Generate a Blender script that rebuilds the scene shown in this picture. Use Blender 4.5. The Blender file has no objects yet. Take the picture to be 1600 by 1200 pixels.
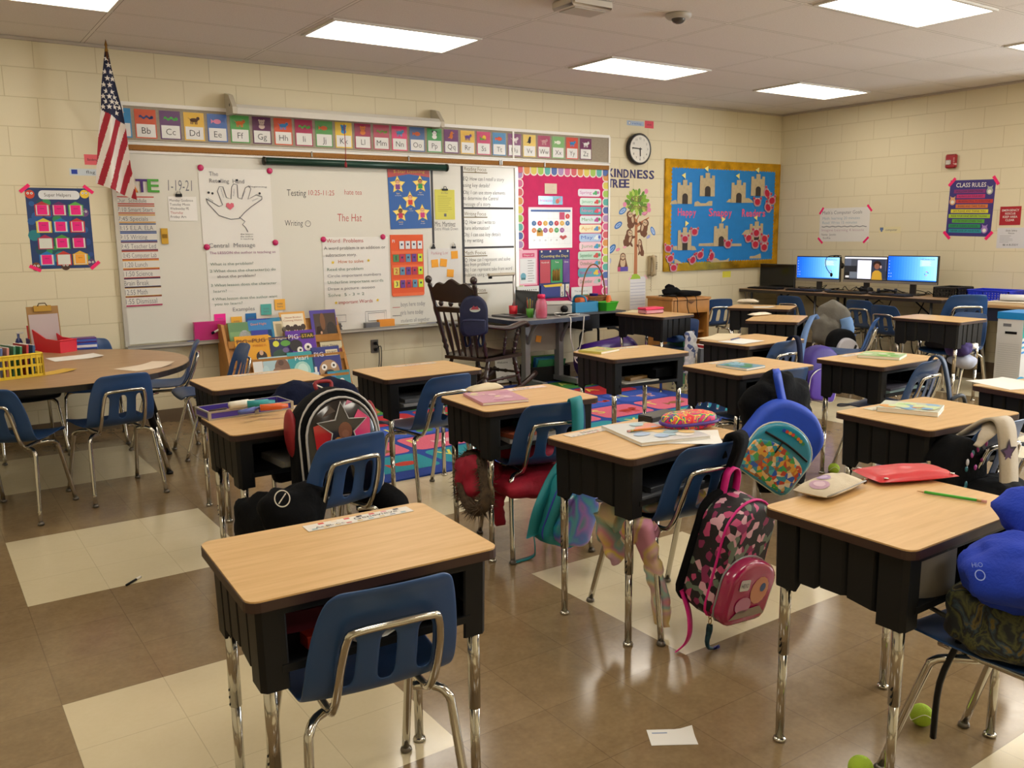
LIGHT, SUNW, EXPO = 10.0, 1200.0, 0.06
import bpy, math, random
from mathutils import Matrix, Vector, noise
random.seed(7)
PI = math.pi
SC = bpy.context.scene
COL = SC.collection
def R(d): return math.radians(d)
def TR(x, y, z=0, rz=0, rx=0, ry=0):
    return Matrix.Translation((x, y, z)) @ Matrix.Rotation(R(rz), 4, 'Z') @ Matrix.Rotation(R(ry), 4, 'Y') @ Matrix.Rotation(R(rx), 4, 'X')
# ------------------------------------------------------------------ materials
_M = {}
def lin(c):
    if isinstance(c, str):
        c = c.lstrip('#'); c = tuple(int(c[i:i+2], 16) / 255 for i in (0, 2, 4))
    return tuple(((v / 12.92) if v <= .04045 else ((v + .055) / 1.055) ** 2.4) for v in c) + (1,)
def mat(c, rough=.6, metal=0., name=None, emit=0, alpha=1, trans=0, var=0, scale=12, coat=0, bump=0, bscale=200, spec=.5):
    key = (c, rough, metal, emit, alpha, trans, var, scale, coat, bump, bscale, spec)
    if key in _M: return _M[key]
    m = bpy.data.materials.new(name or 'm_' + str(c).strip('#')); m.use_nodes = True
    nt = m.node_tree; b = nt.nodes['Principled BSDF']
    b.inputs['Base Color'].default_value = lin(c)
    b.inputs['Roughness'].default_value = rough; b.inputs['Metallic'].default_value = metal
    b.inputs['Specular IOR Level'].default_value = spec
    if coat: b.inputs['Coat Weight'].default_value = coat; b.inputs['Coat Roughness'].default_value = .15
    if trans: b.inputs['Transmission Weight'].default_value = trans; b.inputs['IOR'].default_value = 1.3
    if alpha < 1: b.inputs['Alpha'].default_value = alpha
    if emit:
        b.inputs['Emission Color'].default_value = lin(c); b.inputs['Emission Strength'].default_value = emit
    if var or bump:
        tc = nt.nodes.new('ShaderNodeTexCoord')
    if var:
        n = nt.nodes.new('ShaderNodeTexNoise'); n.inputs['Scale'].default_value = scale; n.inputs['Detail'].default_value = 4
        nt.links.new(tc.outputs['Object'], n.inputs['Vector'])
        r = nt.nodes.new('ShaderNodeMapRange'); r.inputs[1].default_value = .3; r.inputs[2].default_value = .7
        r.inputs[3].default_value = 1 - var; r.inputs[4].default_value = 1 + var
        nt.links.new(n.outputs['Fac'], r.inputs[0])
        h = nt.nodes.new('ShaderNodeHueSaturation'); h.inputs['Color'].default_value = lin(c)
        nt.links.new(r.outputs[0], h.inputs['Value']); nt.links.new(h.outputs[0], b.inputs['Base Color'])
    if bump:
        n2 = nt.nodes.new('ShaderNodeTexNoise'); n2.inputs['Scale'].default_value = bscale; n2.inputs['Detail'].default_value = 3
        nt.links.new(tc.outputs['Object'], n2.inputs['Vector'])
        bp = nt.nodes.new('ShaderNodeBump'); bp.inputs['Strength'].default_value = bump; bp.inputs['Distance'].default_value = .01
        nt.links.new(n2.outputs['Fac'], bp.inputs['Height']); nt.links.new(bp.outputs['Normal'], b.inputs['Normal'])
    _M[key] = m; return m
# ------------------------------------------------------------------ text cache
_T = {}
def text_geo(s, thin=0.0):
    thin *= .5; k = (s, thin)
    if k in _T: return _T[k]
    cu = bpy.data.curves.new('t', 'FONT'); cu.body = s; cu.size = 1; cu.resolution_u = 2; cu.offset = thin
    o = bpy.data.objects.new('t', cu); COL.objects.link(o)
    dg = bpy.context.evaluated_depsgraph_get()
    me = bpy.data.meshes.new_from_object(o.evaluated_get(dg), depsgraph=dg)
    vs = [(v.co.x, v.co.y) for v in me.vertices]; fs = [tuple(p.vertices) for p in me.polygons]
    bpy.data.objects.remove(o); bpy.data.curves.remove(cu); bpy.data.meshes.remove(me)
    if vs:
        x0 = min(v[0] for v in vs); x1 = max(v[0] for v in vs); y0 = min(v[1] for v in vs); y1 = max(v[1] for v in vs)
    else: x0 = x1 = y0 = y1 = 0
    _T[k] = (vs, fs, x0, x1, y0, y1); return _T[k]
# ------------------------------------------------------------------ mesh builder
class MB:
    def __init__(s, T=None):
        s.v = []; s.f = []; s.mi = []; s.sm = []; s.mats = []; s.T = T or Matrix()
    def m(s, mt):
        if mt not in s.mats: s.mats.append(mt)
        return s.mats.index(mt)
    def add(s, vs, fs, mt, smooth=False, T=None):
        k = len(s.v); M = s.T @ T if T is not None else s.T
        s.v += [tuple(M @ Vector(p)) for p in vs]
        i = s.m(mt)
        for f in fs:
            s.f.append(tuple(a + k for a in f)); s.mi.append(i); s.sm.append(smooth)
        return s
    def box(s, c, d, mt, T=None, bev=0.0):
        x, y, z = d[0] / 2, d[1] / 2, d[2] / 2; C = Matrix.Translation(c)
        if T is not None: C = T @ C
        if bev <= 0:
            vs = [(-x,-y,-z),(x,-y,-z),(x,y,-z),(-x,y,-z),(-x,-y,z),(x,-y,z),(x,y,z),(-x,y,z)]
            return s.add(vs, [(3,2,1,0),(4,5,6,7),(0,1,5,4),(1,2,6,5),(2,3,7,6),(3,0,4,7)], mt, False, C)
        b = min(bev, x * .95, y * .95, z * .95)
        vs = []; idx = {}
        for sx in (-1, 1):
            for sy in (-1, 1):
                for sz in (-1, 1):
                    for a in range(3):
                        e = [x - b, y - b, z - b]; e[a] += b
                        idx[(sx, sy, sz, a)] = len(vs); vs.append((sx * e[0], sy * e[1], sz * e[2]))
        fs = []
        for a in range(3):
            for sg in (-1, 1):
                o = [q for q in range(3) if q != a]; q = []
                for (p1, p2) in ((-1,-1),(1,-1),(1,1),(-1,1)):
                    k = [0,0,0]; k[a] = sg; k[o[0]] = p1; k[o[1]] = p2; q.append(idx[(k[0],k[1],k[2],a)])
                fs.append(tuple(q))
        for a in range(3):
            o = [q for q in range(3) if q != a]
            for p1 in (-1, 1):
                for p2 in (-1, 1):
                    k1 = [0,0,0]; k2 = [0,0,0]
                    for k, e in ((k1, -1), (k2, 1)): k[a] = e; k[o[0]] = p1; k[o[1]] = p2
                    fs.append((idx[(*k1, o[0])], idx[(*k2, o[0])], idx[(*k2, o[1])], idx[(*k1, o[1])]))
        for sx in (-1, 1):
            for sy in (-1, 1):
                for sz in (-1, 1): fs.append(tuple(idx[(sx, sy, sz, a)] for a in range(3)))
        k0 = len(s.f); s.add(vs, fs, mt, True, C); s.sm[k0:k0+6] = [False] * 6
        return s
    def tube(s, pts, r, mt, n=10, caps=True, closed=False, T=None, flat=1.0):
        pts = [Vector(p) for p in pts]; N = len(pts)
        rr = r if isinstance(r, (list, tuple)) else [r] * N
        vs = []; fs = []; up = None
        for i in range(N):
            if closed: t = pts[(i + 1) % N] - pts[i - 1]
            else: t = pts[min(i + 1, N - 1)] - pts[max(i - 1, 0)]
            t = t.normalized() if t.length > 1e-9 else Vector((0, 0, 1))
            if up is None:
                up = Vector((0, 0, 1)) if abs(t.z) < .9 else Vector((0, 1, 0))
            a = t.cross(up)
            if a.length < 1e-6: a = t.orthogonal()
            a.normalize(); up = a.cross(t).normalized()
            for k in range(n):
                w = 2 * PI * k / n
                vs.append(pts[i] + (a * math.cos(w) + up * math.sin(w) * flat) * rr[i])
        M = N if closed else N - 1
        for i in range(M):
            for k in range(n):
                j = (i + 1) % N
                fs.append((i * n + k, i * n + (k + 1) % n, j * n + (k + 1) % n, j * n + k))
        if caps and not closed:
            fs.append(tuple(range(n))[::-1]); fs.append(tuple((N - 1) * n + k for k in range(n)))
        return s.add(vs, fs, mt, True, T)
    def cyl(s, p0, p1, r, mt, n=16, r1=None, T=None):
        return s.tube([p0, p1], [r, r if r1 is None else r1], mt, n, T=T)
    def lathe(s, prof, c, mt, n=20, T=None, axis='Z'):
        vs = []; fs = []
        for (r, z) in prof:
            for k in range(n):
                w = 2 * PI * k / n; vs.append((max(r, 1e-4) * math.cos(w), max(r, 1e-4) * math.sin(w), z))
        for i in range(len(prof) - 1):
            for k in range(n):
                fs.append((i*n+k, i*n+(k+1) % n, (i+1)*n+(k+1) % n, (i+1)*n+k))
        fs.append(tuple(range(n))[::-1]); fs.append(tuple((len(prof)-1)*n+k for k in range(n)))
        C = Matrix.Translation(c)
        if axis == 'Y': C = C @ Matrix.Rotation(PI / 2, 4, 'X')
        if axis == 'X': C = C @ Matrix.Rotation(PI / 2, 4, 'Y')
        if T is not None: C = T @ C
        return s.add(vs, fs, mt, True, C)
    def ball(s, c, d, mt, nu=16, nv=10, e1=1., e2=1., T=None, jit=0, seed=0, jscale=6):
        """superellipsoid; d = half sizes"""
        f = lambda w, e: math.copysign(abs(w) ** e, w)
        vs = []; fs = []
        for i in range(nv + 1):
            ph = -PI / 2 + PI * i / nv
            for k in range(nu):
                th = 2 * PI * k / nu
                p = Vector((d[0] * f(math.cos(ph), e1) * f(math.cos(th), e2), d[1] * f(math.cos(ph), e1) * f(math.sin(th), e2), d[2] * f(math.sin(ph), e1)))
                if jit:
                    q = p * jscale + Vector((seed * 3.1, seed, 0)); p = p * (1 + jit * noise.noise(q) + jit * .5 * noise.noise(q * 2.3))
                vs.append(p + Vector(c))
        for i in range(nv):
            for k in range(nu): fs.append((i*nu+k, i*nu+(k+1) % nu, (i+1)*nu+(k+1) % nu, (i+1)*nu+k))
        return s.add(vs, fs, mt, True, T)
    def prism(s, poly, z0, z1, mt, T=None, top=None):
        n = len(poly); a = sum(poly[i][0] * poly[(i+1) % n][1] - poly[(i+1) % n][0] * poly[i][1] for i in range(n))
        if a < 0: poly = poly[::-1]
        vs = [(x, y, z0) for x, y in poly] + [(x, y, z1) for x, y in poly]
        fs = [tuple(range(n))[::-1]] + [(i, (i+1) % n, n+(i+1) % n, n+i) for i in range(n)]
        s.add(vs, fs, mt, False, T)
        return s.add([(x, y, z1) for x, y in poly], [tuple(range(n))], top or mt, False, T)
    def flat(s, poly, z, mt, T=None):
        n = len(poly); a = sum(poly[i][0] * poly[(i+1) % n][1] - poly[(i+1) % n][0] * poly[i][1] for i in range(n))
        if a < 0: poly = poly[::-1]
        return s.add([(x, y, z) for x, y in poly], [tuple(range(n))], mt, False, T)
    def rect(s, x0, y0, x1, y1, z, mt, T=None): return s.flat([(x0,y0),(x1,y0),(x1,y1),(x0,y1)], z, mt, T)
    def disc(s, x, y, rx, z, mt, ry=None, n=14, T=None, rot=0):
        ry = ry or rx; c, q = math.cos(rot), math.sin(rot)
        return s.flat([(x + rx*math.cos(2*PI*k/n)*c - ry*math.sin(2*PI*k/n)*q, y + rx*math.cos(2*PI*k/n)*q + ry*math.sin(2*PI*k/n)*c) for k in range(n)], z, mt, T)
    def text(s, t, x, y, h, mt, z=.001, w=None, al='L', thin=0., T=None, wmax=None, slant=0, d=0):
        """h = cap height of an upper case letter; x, y = baseline start"""
        vs, fs, x0, x1, y0, y1 = text_geo(t, thin)
        if not vs: return s
        k = h / .69; kx = k; W = (x1 - x0) * k
        if w: kx = k * w / W; W = w
        elif wmax and W > wmax: kx = k * wmax / W; W = wmax
        ox = x - (W / 2 if al == 'C' else W if al == 'R' else 0)
        P = [(ox + (a - x0) * kx + b * k * slant, y + b * k, z) for a, b in vs]
        return s.add(P, fs, mt, False, T)
    def grid(s, fn, nu, nv, mt, T=None, smooth=True, skip=None, wrap=False):
        vs = [fn(i / nu, j / nv) for j in range(nv + 1) for i in range(nu + 1)]
        fs = [(j*(nu+1)+i, j*(nu+1)+i+1, (j+1)*(nu+1)+i+1, (j+1)*(nu+1)+i) for j in range(nv) for i in range(nu) if not (skip and skip(i, j))]
        return s.add(vs, fs, mt, smooth, T)
    def mesh(s, name):
        me = bpy.data.meshes.new(name); me.from_pydata(s.v, [], s.f)
        for m_ in s.mats: me.materials.append(m_)
        me.polygons.foreach_set('material_index', s.mi); me.polygons.foreach_set('use_smooth', s.sm)
        me.update(); return me
    def part(s, name, parent, label=None):
        o = bpy.data.objects.new(name, s.mesh(name)); COL.objects.link(o); o.parent = parent
        if label: o['label'] = label
        return o
    def solo(s, name, label, cat, T=None, group=None):
        o = bpy.data.objects.new(name, s.mesh(name)); COL.objects.link(o)
        if T is not None: o.matrix_world = T
        o['label'] = label; o['category'] = cat
        if group: o['group'] = group
        return o
    def struct(s, name):
        o = bpy.data.objects.new(name, s.mesh(name)); COL.objects.link(o); o['kind'] = 'structure'; return o
def thing(name, label, cat, T=None, group=None):
    o = bpy.data.objects.new(name, None); COL.objects.link(o); o.empty_display_size = .1
    if T is not None: o.matrix_world = T
    o['label'] = label; o['category'] = cat
    if group: o['group'] = group
    return o
KIDS = {}
def dup(root, T, label, group=None):
    """copy of a thing with its parts and sub-parts, sharing the meshes"""
    if root not in KIDS:
        KIDS[root] = [(c, [g for g in bpy.data.objects if g.parent == c]) for c in bpy.data.objects if c.parent == root]
    r = root.copy(); COL.objects.link(r); r.matrix_world = T; r['label'] = label
    if group: r['group'] = group
    for c, gs in KIDS[root]:
        d = c.copy(); COL.objects.link(d); d.parent = r
        for g in gs:
            e = g.copy(); COL.objects.link(e); e.parent = d
    return r
def bake(mb, name, mods):
    """mesh with modifiers applied"""
    o = bpy.data.objects.new(name, mb.mesh(name)); COL.objects.link(o)
    for ty, kw in mods:
        md = o.modifiers.new(ty, ty)
        for k, v in kw.items(): setattr(md, k, v)
    dg = bpy.context.evaluated_depsgraph_get(); me = bpy.data.meshes.new_from_object(o.evaluated_get(dg), depsgraph=dg)
    me.name = name; bpy.data.objects.remove(o); return me
def mpart(me, name, parent, label=None):
    o = bpy.data.objects.new(name, me); COL.objects.link(o); o.parent = parent
    if label: o['label'] = label
    return o
def smooth_path(p, n=6):
    """Catmull-Rom through points"""
    p = [Vector(q) for q in p]; out = []
    for i in range(len(p) - 1):
        a = p[max(i - 1, 0)]; b = p[i]; c = p[i + 1]; d = p[min(i + 2, len(p) - 1)]
        for k in range(n):
            t = k / n
            out.append(.5 * ((2*b) + (-a + c)*t + (2*a - 5*b + 4*c - d)*t*t + (-a + 3*b - 3*c + d)*t**3))
    out.append(p[-1]); return out
def rrect(x0, y0, x1, y1, r, n=4):
    out = []
    for cx, cy, a in ((x1-r, y1-r, 0), (x0+r, y1-r, 90), (x0+r, y0+r, 180), (x1-r, y0+r, 270)):
        for k in range(n + 1):
            w = R(a + 90 * k / n); out.append((cx + r*math.cos(w), cy + r*math.sin(w)))
    return out
def star(x, y, r, r2=None, n=5, rot=90):
    r2 = r2 or r * .45
    return [(x + (r if k % 2 == 0 else r2) * math.cos(R(rot + 180 * k / n)), y + (r if k % 2 == 0 else r2) * math.sin(R(rot + 180 * k / n))) for k in range(2 * n)]
# ------------------------------------------------------------------ camera
F, YAW, PITCH, ROLL = 1365.0, .6032, -.1703, -.0119
CAM = Vector((-9.0273, -7.2176, 1.4508))
fw = Vector((math.sin(YAW)*math.cos(PITCH), math.cos(YAW)*math.cos(PITCH), math.sin(PITCH)))
r0 = Vector((math.cos(YAW), -math.sin(YAW), 0)); u0 = r0.cross(fw)
rt = r0*math.cos(ROLL) + u0*math.sin(ROLL); up = -r0*math.sin(ROLL) + u0*math.cos(ROLL)
cd = bpy.data.cameras.new('camera'); cam = bpy.data.objects.new('camera', cd); COL.objects.link(cam)
mw = Matrix((rt, up, -fw)).transposed().to_4x4(); mw.translation = CAM; cam.matrix_world = mw
cd.sensor_width = 36; cd.lens = F / 1600 * 36; cd.clip_start = .05; SC.camera = cam
# measuring: where the sight line through a photo point meets a wall or a level
def _ray(x, y): return fw + rt * ((x - 800) / F) + up * ((600 - y) / F)
def onback(x, y, Y=0.):
    d = _ray(x, y); t = (Y - CAM.y) / d.y; p = CAM + d * t; return p.x, p.z
def onright(x, y, X=0.):
    d = _ray(x, y); t = (X - CAM.x) / d.x; p = CAM + d * t; return p.y, p.z
def onlevel(x, y, z=0.):
    d = _ray(x, y); t = (z - CAM.z) / d.z; p = CAM + d * t; return p.x, p.y
def TB(x, z, y=0.):   # on the back wall: local x right, y up, z out into the room
    return Matrix(((1,0,0,x),(0,0,-1,y),(0,1,0,z),(0,0,0,1)))
def TRW(y, z, x=0.):  # on the right wall
    return Matrix(((0,0,-1,x),(-1,0,0,y),(0,1,0,z),(0,0,0,1)))
def brect(x0, y0, x1, y1, d=0.):
    """rectangle on the back wall from two opposite photo corners: frame matrix at its lower left, width, height"""
    a = onback(x0, y0, -d); b = onback(x1, y1, -d); return TB(a[0], b[1], -d), b[0] - a[0], a[1] - b[1]
def rrectw(x0, y0, x1, y1, d=0.):
    a = onright(x0, y0, -d); b = onright(x1, y1, -d); return TRW(a[0], b[1], -d), a[0] - b[0], a[1] - b[1]
# common materials
BLUE = mat('#27497a', .38, bump=.05, bscale=900, name='blue_shell_plastic')
CHROME = mat((.78, .77, .74), .13, 1., name='chrome')
GREYMET = mat('#9a9c9f', .4, .7, name='grey_metal')
BLACKP = mat('#0f1012', .5, bump=.06, bscale=700, spec=.3, name='black_plastic')
DARK = mat('#0b0b0d', .5, spec=.3, name='dark')
BRACK = mat('#252425', .5, spec=.3)
WHITE = mat('#e9e7e2', .6, name='white_paper')
INK = mat('#23252d', .7, name='ink'); INKR = mat('#b23a3a', .7); INKG = mat('#3c6a58', .7); INKGREY = mat('#6d6f78', .7)
PINKT = mat('#f5196f', .5, name='pink_tape')
FBLACK = mat('#0a0b0e', .9, spec=.15, var=.25, scale=20, bump=.25, bscale=60, name='black_cloth')
FNAVY = mat('#10162e', .85, spec=.15, var=.2, scale=20, bump=.2, bscale=90)
SKIN = [mat('#e8b58e', .7), mat('#c98d62', .7), mat('#8a5a3a', .7)]
# ================================================================== the room
CH = 2.8448; XL = -10.9; YF = -9.9; TL = .3048
FX, FY = -8.7604, -2.4766
def nodes(m): m.use_nodes = True; return m.node_tree, m.node_tree.nodes, m.node_tree.links
def mth(N, L, op, a, b=None, c=None):
    n = N.new('ShaderNodeMath'); n.operation = op
    for i, v in enumerate((a, b, c)):
        if v is None: continue
        if isinstance(v, (int, float)): n.inputs[i].default_value = v
        else: L.new(v, n.inputs[i])
    return n.outputs[0]
def mixc(N, L, f, a, b):
    n = N.new('ShaderNodeMix'); n.data_type = 'RGBA'
    for i, v in ((0, f), (6, a), (7, b)):
        if isinstance(v, (int, float, tuple)): n.inputs[i].default_value = v
        else: L.new(v, n.inputs[i])
    return n.outputs[2]
def floor_material():
    m = bpy.data.materials.new('floor_tiles'); nt, N, L = nodes(m); b = N['Principled BSDF']
    tc = N.new('ShaderNodeTexCoord'); sp = N.new('ShaderNodeSeparateXYZ'); L.new(tc.outputs['Object'], sp.inputs[0])
    X = mth(N, L, 'MULTIPLY', mth(N, L, 'SUBTRACT', sp.outputs[0], FX), 1 / TL)
    Y = mth(N, L, 'MULTIPLY', mth(N, L, 'SUBTRACT', sp.outputs[1], FY), 1 / TL)
    fx = mth(N, L, 'FRACT', mth(N, L, 'MULTIPLY', X, 1 / 6)); fy = mth(N, L, 'FRACT', mth(N, L, 'MULTIPLY', Y, 1 / 6))
    w = mth(N, L, 'MULTIPLY', mth(N, L, 'LESS_THAN', fx, .5), mth(N, L, 'GREATER_THAN', fy, .5))
    def edge(v): return mth(N, L, 'ABSOLUTE', mth(N, L, 'SUBTRACT', mth(N, L, 'FRACT', v), .5))
    j = mth(N, L, 'GREATER_THAN', mth(N, L, 'MAXIMUM', edge(X), edge(Y)), .4955)
    # each tile its own tone and streak direction
    cell = N.new('ShaderNodeCombineXYZ'); L.new(mth(N, L, 'FLOOR', X), cell.inputs[0]); L.new(mth(N, L, 'FLOOR', Y), cell.inputs[1])
    wn = N.new('ShaderNodeTexWhiteNoise'); L.new(cell.outputs[0], wn.inputs['Vector'])
    n1 = N.new('ShaderNodeTexNoise'); n1.inputs['Scale'].default_value = 9; n1.inputs['Detail'].default_value = 8; n1.inputs['Roughness'].default_value = .7
    L.new(tc.outputs['Object'], n1.inputs['Vector'])
    n2 = N.new('ShaderNodeTexNoise'); n2.inputs['Scale'].default_value = 60; n2.inputs['Detail'].default_value = 4
    L.new(tc.outputs['Object'], n2.inputs['Vector'])
    t = mth(N, L, 'ADD', mth(N, L, 'MULTIPLY', n1.outputs['Fac'], .6), mth(N, L, 'ADD', mth(N, L, 'MULTIPLY', n2.outputs['Fac'], .3), mth(N, L, 'MULTIPLY', wn.outputs['Value'], .12)))
    br = mixc(N, L, t, lin('#5f4c33'), lin('#a58d69')); wh = mixc(N, L, t, lin('#cdbf9c'), lin('#ddd1b2'))
    c = mixc(N, L, w, br, wh); c = mixc(N, L, mth(N, L, 'MULTIPLY', j, mth(N, L, 'MULTIPLY_ADD', w, -.25, .5)), c, lin('#5a4a36'))
    L.new(c, b.inputs['Base Color'])
    r = mth(N, L, 'MULTIPLY_ADD', n1.outputs['Fac'], .14, .09); L.new(r, b.inputs['Roughness'])
    b.inputs['Specular IOR Level'].default_value = .55
    bp = N.new('ShaderNodeBump'); bp.inputs['Strength'].default_value = .06; bp.inputs['Distance'].default_value = .004
    n3 = N.new('ShaderNodeTexNoise'); n3.inputs['Scale'].default_value = 5; L.new(tc.outputs['Object'], n3.inputs['Vector'])
    L.new(mth(N, L, 'SUBTRACT', n3.outputs['Fac'], j), bp.inputs['Height']); L.new(bp.outputs['Normal'], b.inputs['Normal'])
    return m
def block_material(axis, off, c='#dcd2b4'):
    m = bpy.data.materials.new('painted_block_' + axis); nt, N, L = nodes(m); b = N['Principled BSDF']
    tc = N.new('ShaderNodeTexCoord'); sp = N.new('ShaderNodeSeparateXYZ'); L.new(tc.outputs['Object'], sp.inputs[0])
    cb = N.new('ShaderNodeCombineXYZ')
    L.new(mth(N, L, 'SUBTRACT', sp.outputs[0 if axis == 'x' else 1], off), cb.inputs[0]); L.new(sp.outputs[2], cb.inputs[1])
    bt = N.new('ShaderNodeTexBrick'); L.new(cb.outputs[0], bt.inputs['Vector'])
    for k, v in (('Scale', 1.), ('Brick Width', .4064), ('Row Height', .2032), ('Mortar Size', .0042), ('Mortar Smooth', .6)): bt.inputs[k].default_value = v
    bt.inputs['Color1'].default_value = lin(c); bt.inputs['Color2'].default_value = lin(c); bt.inputs['Mortar'].default_value = lin('#cbbf9d')
    n = N.new('ShaderNodeTexNoise'); n.inputs['Scale'].default_value = 160; n.inputs['Detail'].default_value = 3; L.new(tc.outputs['Object'], n.inputs['Vector'])
    L.new(bt.outputs['Color'], b.inputs['Base Color'])
    b.inputs['Roughness'].default_value = .5; b.inputs['Specular IOR Level'].default_value = .35
    h = mth(N, L, 'SUBTRACT', mth(N, L, 'MULTIPLY', n.outputs['Fac'], .25), bt.outputs['Fac'])
    bp = N.new('ShaderNodeBump'); bp.inputs['Strength'].default_value = .4; bp.inputs['Distance'].default_value = .003
    L.new(h, bp.inputs['Height']); L.new(bp.outputs['Normal'], b.inputs['Normal'])
    return m
CX, CPX, CY, CPY = -.655, 1.19, -1.058, .614   # ceiling grid
def ceiling_material():
    m = bpy.data.materials.new('ceiling_tiles'); nt, N, L = nodes(m); b = N['Principled BSDF']
    tc = N.new('ShaderNodeTexCoord'); sp = N.new('ShaderNodeSeparateXYZ'); L.new(tc.outputs['Object'], sp.inputs[0])
    def edge(o, off, p):
        f = mth(N, L, 'FRACT', mth(N, L, 'MULTIPLY', mth(N, L, 'SUBTRACT', o, off), 1 / p))
        return mth(N, L, 'MULTIPLY', mth(N, L, 'SUBTRACT', .5, mth(N, L, 'ABSOLUTE', mth(N, L, 'SUBTRACT', f, .5))), p)
    d = mth(N, L, 'MINIMUM', edge(sp.outputs[0], CX, CPX), edge(sp.outputs[1], CY, CPY))
    bar = mth(N, L, 'LESS_THAN', d, .011); gap = mth(N, L, 'MULTIPLY', mth(N, L, 'LESS_THAN', d, .015), mth(N, L, 'GREATER_THAN', d, .011))
    n = N.new('ShaderNodeTexNoise'); n.inputs['Scale'].default_value = 130; n.inputs['Detail'].default_value = 6; L.new(tc.outputs['Object'], n.inputs['Vector'])
    c = mixc(N, L, n.outputs['Fac'], lin('#cfc8c2'), lin('#ebe6e2')); c = mixc(N, L, bar, c, lin('#e2ddd7')); c = mixc(N, L, gap, c, lin('#8b8378'))
    L.new(c, b.inputs['Base Color']); b.inputs['Roughness'].default_value = .85
    bp = N.new('ShaderNodeBump'); bp.inputs['Strength'].default_value = .3; bp.inputs['Distance'].default_value = .004
    L.new(mth(N, L, 'ADD', n.outputs['Fac'], mth(N, L, 'MULTIPLY', bar, 1.)), bp.inputs['Height']); L.new(bp.outputs['Normal'], b.inputs['Normal'])
    return m
MB().box(((XL)/2, YF/2, -.05), (-XL + .3, -YF + .3, .1), floor_material()).struct('floor')
MB().box(((XL)/2, YF/2, CH + .05), (-XL + .3, -YF + .3, .1), ceiling_material()).struct('ceiling')
BX = block_material('x', -7.7111); BY = block_material('y', -1.4576)
MB().box((XL/2, .075, CH/2), (-XL + .3, .15, CH), BX).struct('wall_back')
MB().box((XL/2, YF - .075, CH/2), (-XL + .3, .15, CH), BX).struct('wall_front')
MB().box((XL - .075, YF/2, CH/2), (.15, -YF, CH), BY).struct('wall_left')
wy0, wy1, wz0, wz1 = -8.9, -4.2, .95, 2.45
w = MB()
w.box((.075, wy1/2, CH/2), (.15, -wy1, CH), BY); w.box((.075, (YF + wy0)/2, CH/2), (.15, wy0 - YF, CH), BY)
w.box((.075, (wy0 + wy1)/2, wz0/2), (.15, wy1 - wy0, wz0), BY); w.box((.075, (wy0 + wy1)/2, (wz1 + CH)/2), (.15, wy1 - wy0, CH - wz1), BY)
w.struct('wall_right')
FRM = mat('#8b857a', .4, .6); GLASS = mat('#ffffff', .03, alpha=.12)
for k in range(3):
    ww = (wy1 - wy0) / 3; y0 = wy0 + ww * k; w = MB()
    for yy in (y0 + .03, y0 + ww - .03, y0 + ww / 2): w.box((.07, yy, (wz0 + wz1)/2), (.06, .05, wz1 - wz0), FRM)
    for zz in (wz0 + .03, wz1 - .03): w.box((.07, y0 + ww/2, zz), (.06, ww, .05), FRM)
    o = w.struct('window_%d' % (k + 1))
    p = MB().box((.07, y0 + ww/2, (wz0 + wz1)/2), (.006, ww - .06, wz1 - wz0 - .06), GLASS).part('window_pane', o)
BASE = mat('#6a5a47', .5, var=.08)
MB().box((XL/2, -.006, .05), (-XL, .012, .1), BASE).struct('baseboard_back')
MB().box((-.006, YF/2, .05), (.012, -YF, .1), BASE).struct('baseboard_right')
MB().box((XL + .006, YF/2, .05), (.012, -YF, .1), BASE).struct('baseboard_left')
MB().box((XL/2, -.01, CH - .012), (-XL, .02, .02), mat('#b9b0a4', .5)).struct('trim_1')
MB().box((-.01, YF/2, CH - .012), (.02, -YF, .02), mat('#b9b0a4', .5)).struct('trim_2')
# ---- ceiling lights
LENS = mat('#fff6e6', .5, emit=LIGHT, name='light_lens'); LFR = mat('#d9d6cf', .5)
def make_light(T, label):
    t = thing('ceiling_light', label, 'ceiling light', T, 'recessed ceiling lights')
    f = MB(); a, b_ = .575, .283
    for s in (-1, 1):
        f.box((0, s*(b_ - .012), -.006), (2*a, .024, .012), LFR); f.box((s*(a - .012), 0, -.006), (.024, 2*b_ - .048, .012), LFR)
    f.part('light_frame', t)
    MB().box((0, 0, -.004), (2*a - .048, 2*b_ - .048, .004), LENS).part('diffuser', t); return t
lx = [-1.245, -3.60, -5.985, -8.37]; ly = [-1.36, -3.82, -6.28, -8.7]
seen = {(0,0): 'bright ceiling light panel nearest the back right corner', (1,0): 'bright ceiling light panel above the clock, middle of the front row',
        (2,0): 'bright ceiling light panel above the alphabet cards', (3,0): 'bright ceiling light panel at the top left corner of the photo',
        (1,1): 'bright ceiling light panel cut by the top edge at right', (0,1): 'bright ceiling light panel at the right edge of the ceiling'}
L0 = None
for i, x in enumerate(lx):
    for k, y in enumerate(ly):
        lb = seen.get((i, k), 'bright ceiling light panel out of frame, row %s column %s' % ('abcd'[k], 'abcd'[i]))
        if L0 is None: L0 = make_light(TR(x, y, CH), lb)
        else: dup(L0, TR(x, y, CH), lb)
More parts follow.
